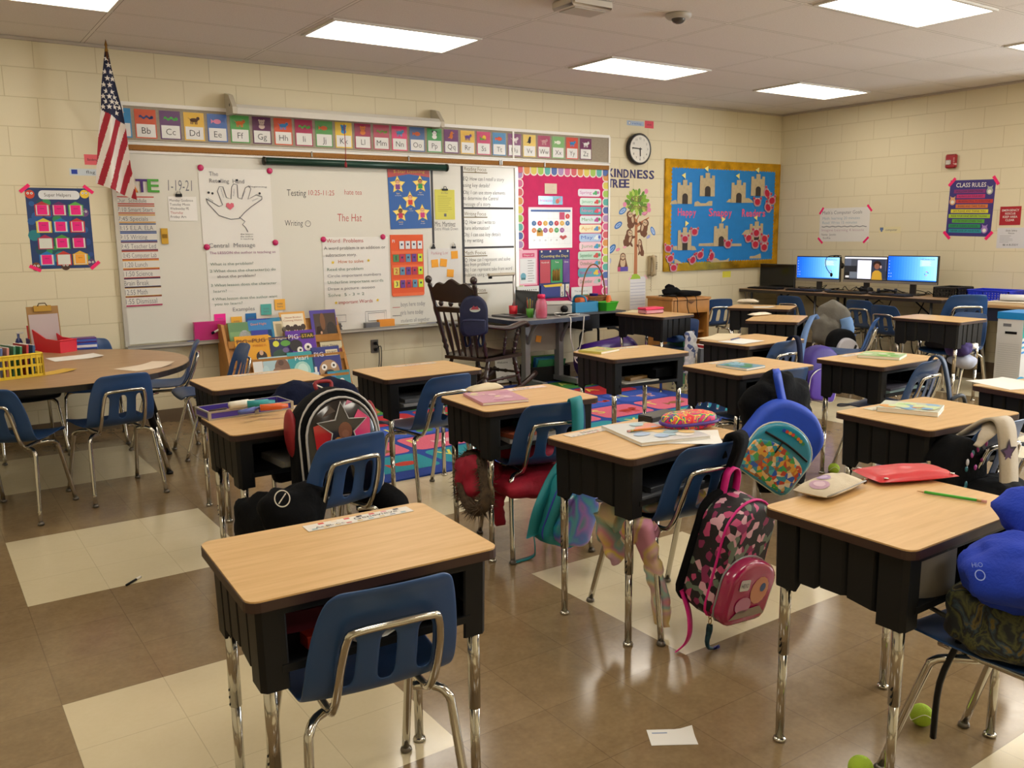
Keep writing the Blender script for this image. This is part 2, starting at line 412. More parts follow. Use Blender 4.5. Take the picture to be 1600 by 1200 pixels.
# smoke detector and the white box beside it
t = thing('dome_camera', 'small round grey dome on the ceiling between two light panels', 'dome camera', TR(*onlevel(1060, 22, CH), CH))
MB().lathe([(.085, 0), (.085, -.015), (.07, -.03)], (0,0,0), mat('#b8b4ae', .5)).part('base_ring', t)
MB().ball((0, 0, -.032), (.045, .045, .03), mat('#4b4744', .2)).part('dome', t)
t = thing('ceiling_box', 'white flat box on the ceiling at the top edge of the photo', 'ceiling box', TR(*onlevel(910, 2, CH), CH, 0))  # ceiling-mounted equipment box (projector/access point), not a speaker
MB().box((0, 0, -.03), (.32, .22, .06), mat('#cfc9c0', .5), bev=.015).part('housing', t)
MB().box((0, 0, -.062), (.24, .15, .006), mat('#b5aea5', .6)).part('grille', t)
# daylight through the windows on the right, beyond the frame
ld = bpy.data.lights.new('daylight', 'AREA'); ld.shape = 'RECTANGLE'; ld.size = 4.9; ld.size_y = 1.7; ld.energy = SUNW; ld.color = (.93, .97, 1.)
lo = bpy.data.objects.new('daylight', ld); COL.objects.link(lo); lo.matrix_world = Matrix.Translation((.7, (wy0+wy1)/2, 1.85)) @ Matrix.Rotation(R(90), 4, 'Y')
wd = bpy.data.worlds.new('world'); SC.world = wd; wd.use_nodes = True
wd.node_tree.nodes['Background'].inputs[0].default_value = (.75, .85, 1, 1); wd.node_tree.nodes['Background'].inputs[1].default_value = 1.0
SC.view_settings.view_transform = 'Standard'; SC.view_settings.look = 'None'; SC.view_settings.gamma = 1; SC.view_settings.use_curve_mapping = False
SC.view_settings.exposure = EXPO
SC.cycles.max_bounces = 7; SC.cycles.diffuse_bounces = 4; SC.cycles.glossy_bounces = 4; SC.cycles.transparent_max_bounces = 8; SC.cycles.transmission_bounces = 4
SC.cycles.caustics_reflective = False; SC.cycles.caustics_refractive = False; SC.cycles.use_denoising = True; SC.cycles.sample_clamp_indirect = 6
# ================================================================== student furniture
LAM = bpy.data.materials.new('oak_laminate')
def _lam(m, c1, c2):
    nt, N, L = nodes(m); b = N['Principled BSDF']; tc = N.new('ShaderNodeTexCoord')
    mp = N.new('ShaderNodeMapping'); mp.inputs['Scale'].default_value = (3, 30, 30); L.new(tc.outputs['Object'], mp.inputs[0])
    n = N.new('ShaderNodeTexNoise'); n.inputs['Scale'].default_value = 1.6; n.inputs['Detail'].default_value = 8; n.inputs['Distortion'].default_value = .6
    L.new(mp.outputs[0], n.inputs['Vector'])
    r = N.new('ShaderNodeMapRange'); r.inputs[1].default_value = .35; r.inputs[2].default_value = .7; L.new(n.outputs['Fac'], r.inputs[0])
    L.new(mixc(N, L, r.outputs[0], lin(c1), lin(c2)), b.inputs['Base Color']); b.inputs['Roughness'].default_value = .36
    b.inputs['Specular IOR Level'].default_value = .4
_lam(LAM, '#d6b07a', '#c9a169')
LAM2 = bpy.data.materials.new('walnut_laminate'); _lam(LAM2, '#a78560', '#94734f')
DH = .70; DW = .61; DD = .44
def make_desk(T, label):
    t = thing('student_desk', label, 'desk', T, 'student desks')
    m = MB(); m.prism(rrect(-DW/2, -DD/2, DW/2, DD/2, .028), DH - .006, DH, LAM); m.part('desk_top', t)
    m = MB(); m.prism(rrect(-DW/2 - .002, -DD/2 - .002, DW/2 + .002, DD/2 + .002, .03), DH - .026, DH - .004, mat('#35201a', .45)); m.part('edge_band', t, 'dark brown edge band')
    # book box: grooved plastic walls, open towards the sitter (-y)
    m = MB(); x, y = DW/2 - .022, DD/2 - .022
    pts = []   # (x, y, bottom z) round three sides
    def side(a, b, nx, ny):
        """panel between two corner posts with two grooves"""
        A, B = Vector(a), Vector(b); out = []
        for f, g, z in ((0, 0, .475), (.17, 0, .475), (.19, 1, .50), (.21, 0, .505), (.40, 0, .515), (.42, 1, .515), (.45, 0, .515), (.62, 0, .515), (.64, 1, .515), (.67, 0, .505), (.80, 0, .505), (.82, 1, .50), (.84, 0, .475), (1, 0, .475)):
            p = A.lerp(B, f) - Vector((nx, ny)) * (.012 * g); out.append((p.x, p.y, z))
        return out
    pts += [(-x + .06, -y, .475)] + [(-x + .012, -y, .475)]
    pts += side((-x, -y + .012), (-x, y - .012), -1, 0) + side((-x + .012, y), (x - .012, y), 0, 1) + side((x, y - .012), (x, -y + .012), 1, 0)
    pts += [(x - .012, -y, .475), (x - .06, -y, .475)]
    n = len(pts); zt = DH - .026
    vs = []
    for (a, b, z) in pts:
        q = .987; vs += [(a, b, zt), (a * q, b * q, z)]
    for (a, b, z) in pts:
        q = Vector((a, b)); k = 1 - .006 / max(q.length, .01); vs += [(a*k, b*k, zt), (a*k*.987, b*k*.987, z)]
    fs = []
    for i in range(n - 1):
        fs += [(2*i, 2*i+1, 2*i+3, 2*i+2), (2*n+2*i, 2*n+2*i+2, 2*n+2*i+3, 2*n+2*i+1), (2*i+1, 2*n+2*i+1, 2*n+2*i+3, 2*i+3)]
    fs += [(0, 2*n, 2*n+1, 1), (2*n-2, 2*n-1, 4*n-1, 4*n-2)]
    m.add(vs, fs, BLACKP, False)
    m.box((0, 0, .518), (2*x - .03, 2*y - .02, .008), BLACKP); m.box((0, -y + .004, .524), (2*x - .1, .01, .018), BLACKP)
    m.box((0, -y + .006, zt - .012), (2*x - .1, .012, .024), BLACKP)
    m.part('book_box', t)
    for sx in (-1, 1):
        for sy in (-1, 1):
            m = MB(); px, py = sx * (DW/2 - .05), sy * (DD/2 - .05)
            m.cyl((px, py, .27), (px, py, .52), .0155, CHROME, 14); m.cyl((px, py, .012), (px, py, .30), .0125, CHROME, 14)
            for k in range(3): m.cyl((px + sx*.0135, py, .275 + .02*k), (px + sx*.0158, py, .275 + .02*k), .0032, DARK, 8)
            lg = m.part('leg', t)
            MB().lathe([(.006, .014), (.017, .010), (.019, .004), (.014, 0)], (px, py, 0), CHROME, 14).part('foot_glide', lg)
    return t
# ---- chair: one-piece shell on a chrome tube frame, facing +y
SH = .41; CHH = .725
def chair_shell(col):
    prof = [(.213, SH - .018), (.205, SH + .004), (.15, SH + .012), (.06, SH + .004), (-.04, SH), (-.11, SH + .004), (-.16, SH + .02), (-.186, SH + .055), (-.202, SH + .10), (-.215, SH + .145), (-.228, SH + .19), (-.245, SH + .24), (-.262, SH + .28), (-.276, CHH - .016), (-.282, CHH)]
    wid = [.172, .186, .194, .195, .190, .186, .184, .184, .182, .178, .172, .162, .150, .138, .118]
    xs = [-1, -.9, -.70, -.62, -.42, -.10, .10, .42, .62, .70, .9, 1]
    nu, nv = len(xs) - 1, len(prof) - 1
    def fn(u, v):
        i = round(u * nu); j = round(v * nv); a = xs[i]; y, z = prof[j]; w = wid[j]
        e = abs(a) ** 3
        if j <= 5: z += .016 * e
        else: y += .022 * a * a
        if j == nv: z -= .006 * a * a
        return (a * w, y, z)
    m = MB()
    m.grid(fn, nu, nv, col, skip=lambda i, j: i in (3, 5, 7) and j in (7, 8, 9))
    return bake(m, 'seat_shell', [('SOLIDIFY', dict(thickness=.007, offset=0)), ('SUBSURF', dict(levels=2, render_levels=2))])
SHELL = {}
def make_chair(T, label, col=BLUE, s=1.0, group='blue plastic school chairs'):
    t = thing('school_chair', label, 'chair', T @ Matrix.Scale(s, 4), group)
    if col not in SHELL: SHELL[col] = chair_shell(col)
    mpart(SHELL[col], 'seat_shell', t)
    m = MB(); z = SH - .02
    loop = [(-.118, .12, z), (-.118, -.06, z), (-.118, -.145, z + .004), (-.118, -.178, z + .032), (-.117, -.203, z + .075), (-.116, -.226, z + .13), (-.112, -.244, z + .18), (-.104, -.257, z + .222), (-.088, -.264, z + .238), (0, -.270, z + .242)]
    loop = loop + [(-p[0], p[1], p[2]) for p in loop[-2::-1]]
    m.tube(smooth_path(loop, 3), .0098, CHROME, 10)
    m.cyl((-.118, .10, z - .004), (.118, .10, z - .004), .008, CHROME, 8)
    m.part('back_frame', t)
    for sx in (-1, 1):
        for (y0, y1, yt) in ((.02, .215, .10), (-.10, -.225, -.15)):
            p = [(sx*.10, y0, z - .012), (sx*.145, (y0 + yt)/2, z - .012), (sx*.168, yt, z - .028), (sx*.176, yt + (y1 - yt)*.18, z - .075), (sx*.195, y1, .012)]
            mm = MB(); mm.tube(smooth_path(p, 4), .0112, CHROME, 12); lg = mm.part('leg', t)
            MB().lathe([(.010, .018), (.015, .012), (.017, .004), (.012, 0)], (sx*.196, y1, 0), mat('#6f6a64', .3, .8), 12).part('foot_cap', lg)
    return t
# ================================================================== the back wall
ALU = mat('#c9c6be', .35, .5); ALU2 = mat('#a6a39b', .35, .6); BOARD = mat('#d9d7cd', .22, coat=.3, name='whiteboard_enamel')
def sheet(name, label, cat, x0, y0, x1, y1, draw, col=WHITE, d=-.0004, th=.0015, side='b', rot=0, group=None, root=None):
    """paper or card hung flat on a wall: draw(m, w, h) prints on it"""
    T, w, h = (brect if side == 'b' else rrectw)(x0, y0, x1, y1, d)
    if rot: T = T @ Matrix.Translation((w/2, h/2, 0)) @ Matrix.Rotation(R(rot), 4, 'Z') @ Matrix.Translation((-w/2, -h/2, 0))
    m = MB(); m.box((w/2, h/2, th/2), (w, h, th), col); ex = draw(m, w, h, th + .0008) if draw else None
    if ex:
        t = thing(name, label, cat, T, group); m.part('sheet', t)
        for nm, mm, lb in ex: mm.part(nm, t, lb)
        return t
    return m.solo(name, label, cat, T, group)
def lines(m, w, h, z, n, y0, y1, x0=.08, x1=.92, c=INKGREY, seed=1, lw=.012):
    """unreadably small print"""
    rr = random.Random(seed)
    for k in range(n):
        y = y0 + (y1 - y0) * k / max(n - 1, 1); e = x0 + (x1 - x0) * rr.uniform(.6, 1)
        m.rect(w * x0, h * (y - lw/2), w * e, h * (y + lw/2), z, c)
def tape(x, y, a, w=.075, h=.022):
    c, s = math.cos(R(a)), math.sin(R(a))
    return [(x + u*c - v*s, y + u*s + v*c) for u, v in ((-w/2, -h/2), (w/2, -h/2), (w/2, h/2), (-w/2, h/2))]
# ---- whiteboard with tray
wx0, wx1, wz_0, wz_1 = -7.655, -4.0, .64, 2.085
t = thing('whiteboard', 'large glossy whiteboard with aluminium frame and marker tray across the back wall', 'whiteboard', TB(wx0, wz_0))
W, H = wx1 - wx0, wz_1 - wz_0
m = MB(); m.box((W/2, H/2, .008), (W, H, .016), BOARD); m.part('panel', t)
m = MB()
for x in (-.012, W + .012): m.box((x, H/2, .014), (.03, H + .05, .028), ALU)
m.box((W/2, H + .012, .014), (W + .05, .026, .028), mat('#e4e2dc', .4)); m.part('frame', t)
m = MB(); m.box((W/2, -.02, .05), (W + .05, .018, .10), ALU); m.box((W/2, -.008, .098), (W + .05, .014, .008), ALU2); m.box((W/2, -.032, .012), (W + .05, .03, .024), ALU2); m.part('marker_tray', t)
def wtext(s, px, py, hpx, c, thin=-.012, slant=.05, wpx=None):
    x, z = onback(px, py); x1, z1 = onback(px, py - hpx)
    w = (onback(px + wpx, py)[0] - x) if wpx else None
    return lambda m: m.text(s, x - wx0, z - wz_0, z1 - z, c, .0168, w, thin=thin, slant=slant)
m = MB()
for f in (wtext('1-19-21', 262, 298, 17, INKGREY, wpx=37), wtext('Testing', 447, 306, 10, INK, wpx=30), wtext('10:25-11:25', 481, 305, 8, INKR, wpx=40), wtext('hate tea', 537, 304, 8, INKR, wpx=27),
          wtext('Writing', 444, 353, 9, INK, wpx=28), wtext('The Hat', 526, 346, 12, INKR, wpx=38), wtext('Mrs. Martinez', 678, 354, 8, INK, wpx=32), wtext('Extra Week Down', 678, 360, 5, INKGREY, wpx=36),
          wtext('boys here today', 625, 479, 7, INKGREY, wpx=38), wtext('girls here today', 624, 492, 7, INKGREY, wpx=36), wtext('students all together', 625, 504, 6, INKGREY, wpx=45)): f(m)
for (px, py, pw) in ((612, 481, 12), (612, 494, 12)):
    x, z = onback(px, py); x2 = onback(px + pw, py)[0]; m.rect(x - wx0, z - wz_0, x2 - wx0, z - wz_0 + .005, .0168, INKR if py < 490 else INK)
x, z = onback(480, 349.5)
m.add([(x - wx0 + a*math.cos(k*PI/8), z - wz_0 + a*math.sin(k*PI/8), .0168) for k in range(16) for a in (.022, .026)], [(2*k, 2*k+1, (2*k+3) % 32, (2*k+2) % 32) for k in range(16)], INK)
for dx in (-.008, .008): m.disc(x - wx0 + dx, z - wz_0 + .006, .003, .0168, INK)
m.part('handwriting', t)
# focus panel: black tape and lettering on the right end of the board
m = MB(); BT = mat('#3b3a3d', .6)
X = lambda px, py=350: onback(px, py)[0] - wx0
Z = lambda py, px=760: onback(px, py)[1] - wz_0
m.rect(X(718, 262), Z(480, 722), X(722, 262), Z(259, 720), .0167, BT); m.rect(X(671, 262), Z(390, 675), X(674.5, 262), Z(262, 674), .0167, BT)
for py in (325.5, 386.5, 443): m.rect(X(720), Z(py + 1.6), X(801), Z(py - 1.6), .0167, BT)
m.part('black_tape', t, 'black tape dividing the board')
m = MB(); UL = mat('#6d5c36', .7)
for (hd, y, rows) in (('Reading Focus', 268, (('EQ: How can I retell a story', 283), ('using key details?', 293), ('Obj: I can use story elements', 304), ('to determine the Central', 313), ('message of a story.', 322))),
                      ('Writing Focus', 337, (('EQ: How can I write to', 350), ('share information?', 359), ('Obj: I can use key details', 369), ('in my writing.', 378))),
                      ('Math Focus', 397, (('EQ: How can I represent and solve', 408), ('take from problems?', 415), ('Obj: I can represent take from word', 423), ('problems using concrete objects.', 431))),
                      ('Science Focus', 455, (('Measurements', 469),))):
    m.text(hd, X(724, y), Z(y), .035, UL, .0168, X(758) - X(724), thin=-.005)
    m.rect(X(722, y), Z(y + 3.2), X(760, y), Z(y + 1.8), .0167, UL)
    for s, yy in rows: m.text(s, X(722.5, yy), Z(yy), .036, INK, .0168, min(len(s) * .0165, X(799) - X(722.5)), thin=-.014, slant=.06)
m.part('focus_lettering', t)
# ---- alphabet strip
sx0, sx1, sz0, sz1 = -7.56, -2.80, 2.175, 2.44
t = thing('display_rail', 'long grey tack strip above the whiteboard holding the alphabet cards', 'display strip', TB(sx0, sz0))
W, H = sx1 - sx0, sz1 - sz0
MB().box((W/2, H/2, .008), (W, H, .016), mat('#9d9382', .85, var=.08, scale=60)).part('tack_panel', t)
m = MB(); RAIL = mat('#eceae4', .35)
m.box((W/2, H + .002, .013), (W + .02, .028, .026), RAIL); m.box((W/2, -.014, .015), (W + .02, .03, .03), RAIL); m.box((W/2, -.006, .032), (W + .02, .006, .006), ALU2)
m.box((W + .008, H/2, .013), (.022, H, .026), RAIL); m.box((-.008, H/2, .013), (.022, H, .026), RAIL)
m.box((onback(800, 220)[0] - sx0, H/2, .014), (.02, H, .02), RAIL)
m.part('rail_frame', t)
MB().box((W/2, -.052, .014), (W, .044, .028), mat('#9a6a33', .9, var=.2, scale=200)).part('cork_strip', t, 'brown cork strip')
m = MB()
for px in (485, 636, 778, 781, 848):
    x = onback(px, 244)[0] - sx0; MB().box((x, -.045, .03), (.012, .045, .014), mat('#8d8a84', .3, .8)).part('map_hook', t)
AL = 'A#2a86c0,#7fc0e0,b B#c8502f,#2f3f77,c C#5a2a66,#4fb04f,l D#e0b43a,#5a3a20,d E#3b66b0,#e58fb0,f F#4a9a4a,#d9772e,d G#5a2350,#c9b0a6,m H#cf5233,#3d8fd0,d I#a52a55,#58b04a,l J#5a9a55,#d96a35,f K#e2bf3d,#2f8fd0,m L#9a234c,#e08038,m M#b3405a,#76a040,l N#d8306a,#57a8d8,d O#4a6aa0,#d76a38,f P#3f9a52,#f0f0ee,m Q#6a2a6a,#e07a2a,b R#e2b640,#6f4a9a,d S#c92f66,#efcf3a,s T#2f80b8,#e05a30,f U#7a2a66,#f0e6ea,d V#e0c050,#2a2430,b W#a8325a,#d9a0a8,d X#7ab06a,#e8efe0,f Y#d0452f,#2f8fcf,d Z#6a1f55,#f1ecf0,d'.split()
xB = onback(227, 196)[0]; xZ = onback(913.5, 232)[0]; pit = (xZ - xB) / 24
def animal(m, kind, x, y, s, c, z):
    dk = mat('#2b2430', .7)
    if kind == 'd':   # four legs
        m.disc(x, y, s*.62, z, c, s*.30); m.disc(x + s*.62, y + s*.26, s*.26, z, c)
        for q in (-.45, -.2, .2, .42): m.rect(x + s*q - s*.07, y - s*.62, x + s*q + s*.07, y, z, c)
        m.flat([(x - s*.55, y + s*.05), (x - s*.95, y + s*.35), (x - s*.6, y + s*.2)], z, c)
    elif kind == 'f': m.disc(x, y, s*.6, z, c, s*.36); m.flat([(x - s*.5, y), (x - s*.95, y + s*.35), (x - s*.95, y - s*.35)], z, c)
    elif kind == 'b': m.disc(x, y, s*.34, z, c, s*.55); m.disc(x + s*.12, y + s*.55, s*.26, z, c); m.flat([(x + s*.3, y + s*.6), (x + s*.7, y + s*.5), (x + s*.3, y + s*.42)], z, mat('#e8a030', .7)); m.flat([(x - s*.2, y), (x - s*.75, y - s*.4), (x - s*.1, y - s*.35)], z, c)
    elif kind == 'm':
        m.disc(x, y - s*.35, s*.5, z, c, s*.38); m.disc(x, y + s*.25, s*.44, z, c)
        for q in (-1, 1): m.disc(x + q*s*.38, y + s*.58, s*.17, z, dk if c.name.endswith('f0f0ee') else c)
    elif kind == 's': m.disc(x + s*.1, y + s*.05, s*.42, z, c); m.flat([(x - s*.8, y - s*.4), (x + s*.6, y - s*.4), (x + s*.3, y - s*.1), (x - s*.6, y - s*.1), (x - s*.75, y + s*.25), (x - s*.9, y + s*.2)], z, mat('#58a04a', .7))
    else:
        m.add([(x + s*(-.9 + 1.8*k/10), y + s*(.16*math.sin(k*1.3) + q), z) for k in range(11) for q in (-.16, .16)], [(2*k, 2*k+2, 2*k+3, 2*k+1) for k in range(10)], c); m.disc(x + s*.9, y, s*.24, z, c)
    if kind in 'dm': 
        for q in ((.55, .32), (.72, .32)) if kind == 'd' else ((-.16, .3), (.16, .3)): m.disc(x + s*q[0], y + s*q[1], s*.07, z + .0004, dk, n=8)
for k, it in enumerate(AL):
    ch = it[0]; bg, fg, kd = it[1:].split(','); c = mat(bg, .25, coat=.4)
    cx = xB + pit * (k - 1); w, h = pit * .86, .212; T = TB(cx - w/2, 2.196, -.0165)
    m = MB(); m.box((w/2, h/2, .001), (w, h, .002), c); z = .0028
    m.rect(w*.06, h*.04, w*.94, h*.49, z, mat('#e2e2e0', .3, coat=.4)); m.rect(w*.06, h*.52, w*.94, h*.96, z, mat(bg, .2))
    animal(m, kd, w*.5, h*.73, w*.33, mat(fg, .6), z + .0008)
    s = ch + ch.lower() if ch != 'G' else 'Gg'
    m.text(s, w/2, h*.16, h*.22, INK, z + .0008, al='C', thin=-.012, wmax=w*.72)
    m.solo('alphabet_card', 'glossy alphabet card lettered %s with a coloured animal picture on the strip above the whiteboard' % s, 'alphabet card', T, 'alphabet cards')
# ---- pull-down screen casing on two brackets, green roller, red cord
a = onback(368, 172, -.14); b = onback(686, 191, -.14); zc = (a[1] + b[1]) / 2
t = thing('projection_screen', 'long white roller screen casing hung on two wall brackets above the alphabet cards', 'projection screen', TB(a[0], zc, -.0))
W = b[0] - a[0]
m = MB(); m.prism([(-.055, .0), (.05, -.01), (.06, .035), (.03, .065), (-.04, .065), (-.055, .04)], 0, W, mat('#d2cfc6', .35), T=Matrix(((0,0,1,0),(0,1,0,-.03),(1,0,0,.13),(0,0,0,1)))); m.part('casing', t)
for x in (-.02, W + .01):
    m = MB(); m.prism([(0, -.05), (.19, -.05), (.19, .0), (.10, .1), (.02, .12), (0, .12)], -.018, .018, mat('#c2bba9', .5), T=Matrix(((0,0,1,x),(0,1,0,.01),(1,0,0,0),(0,0,0,1))))
    m.cyl((x - .02, .03, .12), (x + .02, .03, .12), .012, mat('#6d675b', .4)); m.part('bracket', t)
a = onback(413, 249, -.06); b = onback(698, 262, -.06)
t = thing('map_roller', 'dark green metal roller tube hanging under the cork strip', 'map roller', TB(a[0], (a[1] + b[1])/2 - .006)); W = b[0] - a[0]
m = MB(); m.tube([(0, 0, .055), (W, 0, .055)], .03, mat('#1d3f34', .35, .2), 14); m.part('tube', t)
for x in (0, W):
    MB().tube([(x - .008, 0, .055), (x + .008, 0, .055)], .034, mat('#33352c', .4, .6), 14).part('end_cap', t)
a = onback(537, 198, -.15); b = onback(536.5, 262, -.15)
t = thing('pull_cord', 'thin red pull cord with a tassel hanging in front of the Kk card', 'cord', TB(a[0], b[1], -.16))
L_ = a[1] - b[1]; RC = mat('#8d1f2c', .7)
MB().tube([(0, L_ + .02, 0), (.004, L_*.5, 0), (0, .03, 0)], .0035, RC, 8).part('cord', t); MB().lathe([(.003, .05), (.010, .04), (.012, .01), (.008, 0)], (0,0,0), RC, 10, T=Matrix.Rotation(R(-90), 4, 'X')).part('tassel', t)
# ---- magnets
MAG = mat('#c2185f', .35)
for i, (px, py, lb) in enumerate(((313, 262, 'top left corner of the hand poster'), (421, 267, 'top right corner of the hand poster'), (323, 386, 'top left corner of the Central Message poster'), (430, 379, 'top right corner of the Central Message poster'), (505, 374, 'top left corner of the Word Problems poster'), (598, 370, 'top right corner of the Word Problems poster'))):
    x, z = onback(px, py, -.02); MB().lathe([(.024, 0), (.024, .006), (.018, .011)], (0,0,0), MAG, 16).solo('round_magnet', 'round magenta magnet at the ' + lb, 'magnet', TB(x, z, -.0225), 'round poster magnets')
# ---- chart papers with crumpled surface
def chart(name, label, x0, y0, x1, y1, draw, seed, parts=None):
    T, w, h = brect(x0, y0, x1, y1, .019)
    def f(u, v): return (u*w, v*h, .0015 + .0028*(noise.noise(Vector((u*3, v*4, seed))) + .5*noise.noise(Vector((u*9, v*11, seed)))) * min(1, 6*u, 6*(1-u), 8*v + .3))
    t = thing(name, label, 'chart paper', T); m = MB(); m.grid(f, 18, 24, mat('#e6e4de', .75)); m.grid(lambda u, v: (lambda p: (p[0], p[1], -.001))(f(1 - u, v)), 1, 1, WHITE)
    m.part('sheet', t); m = MB(); draw(m, w, h, .0062); m.part('writing', t)
    for a in (parts or []): a(t, w, h)
    return t
def pt(fx0, fy0, w, h, pts, m, z, c, r=.003): m.tube([(fx*w, fy*h, z) for fx, fy in pts], r, c, 5, flat=.3)
def d_hand(m, w, h, z):
    m.text('The', w*.14, h*.90, h*.055, INKGREY, z, thin=-.012); m.text('Retelling  Hand', w*.14, h*.81, h*.055, INKGREY, z, w*.48, thin=-.012)
    pt(0,0,w,h,[(.08,.60),(.14,.565),(.25,.50),(.30,.52),(.24,.70),(.27,.76),(.32,.76),(.36,.62),(.42,.60),(.44,.76),(.47,.80),(.52,.79),(.52,.62),(.57,.60),(.63,.75),(.68,.78),(.71,.74),(.66,.60),(.78,.66),(.86,.64),(.86,.60),(.70,.50),(.60,.42),(.52,.34),(.40,.33),(.24,.38),(.1,.54),(.08,.60)], m, z, INKGREY)
    pt(0,0,w,h,[(.52,.36),(.60,.30),(.56,.26),(.60,.22),(.63,.16)], m, z, INKGREY)
    hp = [(.40,.455),(.345,.50),(.35,.54),(.38,.55),(.40,.53),(.42,.55),(.45,.54),(.455,.50)]
    m.flat([(a*w, b*h) for a, b in hp], z + .001, mat('#d9687a', .7))
    for s, fx, fy, a in (('Setting', .10, .60, -30), ('Characters', .28, .74, -75), ('Problem', .47, .64, 85), ('Events', .60, .64, 65), ('Solution', .72, .57, 25)):
        m.text(s, 0, 0, h*.02, INKGREY, 0, thin=-.01, T=Matrix.Translation((w*fx, h*fy, z)) @ Matrix.Rotation(R(a), 4, 'Z'))
    m.text('Beginning', w*.68, h*.76, h*.022, INKGREY, z, w*.26, thin=-.01)
    for i, s in enumerate(('the lesson', 'the author', 'is teaching')): m.text(s, w*.52, h*(.12 - .032*i), h*.02, INK, z, w*.18, thin=-.01)
    for fx, fy in ((.12, .68), (.17, .67), (.28, .83), (.52, .85), (.83, .68)): m.disc(w*fx, h*fy, h*.016, z, INK, n=10)
chart('poster', 'white chart paper with a traced hand headed The Retelling Hand', 309, 262, 428, 380, d_hand, 3)
def stickies(lst):
    def f(t, w, h):
        for fx, fy, c in lst: MB().box((w*fx, h*fy, .0075), (w*.15, w*.15, .002), mat(c, .7)).text('note', w*fx, h*fy, w*.03, INKGREY, .0095, al='C', thin=-.01).text('here', w*fx, h*fy - w*.04, w*.03, INKGREY, .0095, al='C', thin=-.01).part('sticky_note', t)
    return f
def d_central(m, w, h, z):
    m.text('Central  Message', w*.04, h*.94, h*.05, INKGREY, z, w*.62, thin=-.01)
    m.text('The LESSON the author is teaching us', w*.04, h*.865, h*.03, mat('#8a3f78', .7), z, w*.90, thin=-.01)
    for s, y, c, x in (('What is the problem?', .735, INKG, .04), ('2 What does the character(s) do', .655, INKG, .03), ('about the problem?', .59, INK, .12), ('3 What lesson does the character', .49, INKG, .03), ('learn?', .42, INKG, .06), ('4 What lesson does the author want', .33, INKG, .03), ('you to learn?', .27, INKG, .06)):
        m.text(s, w*x, h*y, h*.032, c, z, min(w*.9, len(s)*w*.029), thin=-.012)
    m.text('Examples', w*.30, h*.19, h*.045, INKGREY, z, w*.30, thin=-.012)
chart('poster', 'white chart paper headed Central Message with sticky notes along its foot', 321, 379, 443, 506, d_central, 9,
      [stickies([(.12, .105, '#f0249a'), (.34, .06, '#f3b83f'), (.54, .09, '#1f6fb2'), (.19, -.01, '#1f7fc0'), (.76, .19, '#55b0a8'), (.96, .24, '#f2b548'), (.70, .015, '#f2a83f'), (.49, -.03, '#ef3f8c')])])
def d_word(m, w, h, z):
    m.text('Word  Problems', w*.06, h*.945, h*.04, INKR, z, w*.55, thin=-.01)
    m.text('A word problem is an addition or', w*.02, h*.875, h*.033, INK, z, w*.93, thin=-.012); m.text('subtraction story.', w*.04, h*.805, h*.033, INK, z, w*.46, thin=-.012)
    m.text('How to solve', w*.22, h*.735, h*.035, mat('#c8702f', .7), z, w*.38, thin=-.01)
    for i, s in enumerate(('Read the problem', 'Circle important numbers', 'Underline important words', 'Draw a picture  ooooo', 'Solve  5 - 3 = 2')):
        m.text(s, w*.05, h*(.66 - .066*i), h*.03, INKGREY if i % 2 else INKG, z, min(w*.9, len(s)*w*.034), thin=-.012)
    m.text('important Words', w*.2, h*.315, h*.036, INKR, z, w*.52, thin=-.01)
    for x, y in ((.14, .745), (.68, .755), (.16, .33), (.80, .335)): m.flat(star(w*x, h*y, h*.02), z, mat('#f0cf3a', .7))
    for x0, y0, x1, y1 in ((.6, .1, .93, .22), (.64, .12, .9, .2), (.12, .13, .3, .2)):
        pt(0,0,w,h,[(x0,y0),(x1,y0),(x1,y1),(x0,y1),(x0,y0)], m, z, INKGREY, .002)
    for y in (.085, .05): m.disc(w*.22, h*y, h*.012, z, INKGREY)
chart('poster', 'white chart paper headed Word Problems beside the orange pocket chart', 503, 371, 611, 516, d_word, 14)
# ---- small things on the board
GOLD = mat('#c9a040', .35, .7)
x, z = onback(257, 369, -.02); m = MB(); m.box((0, 0, .006), (.05, .12, .01), GOLD); m.box((0, 0, .014), (.035, .03, .012), mat('#8a6a2a', .4, .7)); m.solo('magnetic_hook', 'gold magnetic hook on the board beside the schedule strips', 'hook', TB(x, z, -.017))
def d_clip(m, w, h, z):
    for i, s in enumerate(('Monday Guidance', 'Tuesday Music', 'Wednesday PE', 'Thursday', 'Friday Art')): m.text(s, w*.05, h*(.80 - .17*i), h*.10, (INK, INKR)[i % 2 and i > 2], z, min(w*.85, len(s)*w*.055), thin=-.01)
    c = MB(); c.box((w*.38, h*1.05, .008), (w*.22, h*.12, .014), DARK); c.tube([(w*.30, h*1.1, .01), (w*.33, h*1.22, .01), (w*.43, h*1.22, .01), (w*.46, h*1.1, .01)], .003, CHROME, 6); return [('binder_clip', c, 'black binder clip')]
sheet('paper', 'white note listing the weekday specials held by a black clip on the board', 'paper', 262, 307, 309, 345, d_clip, d=.019)
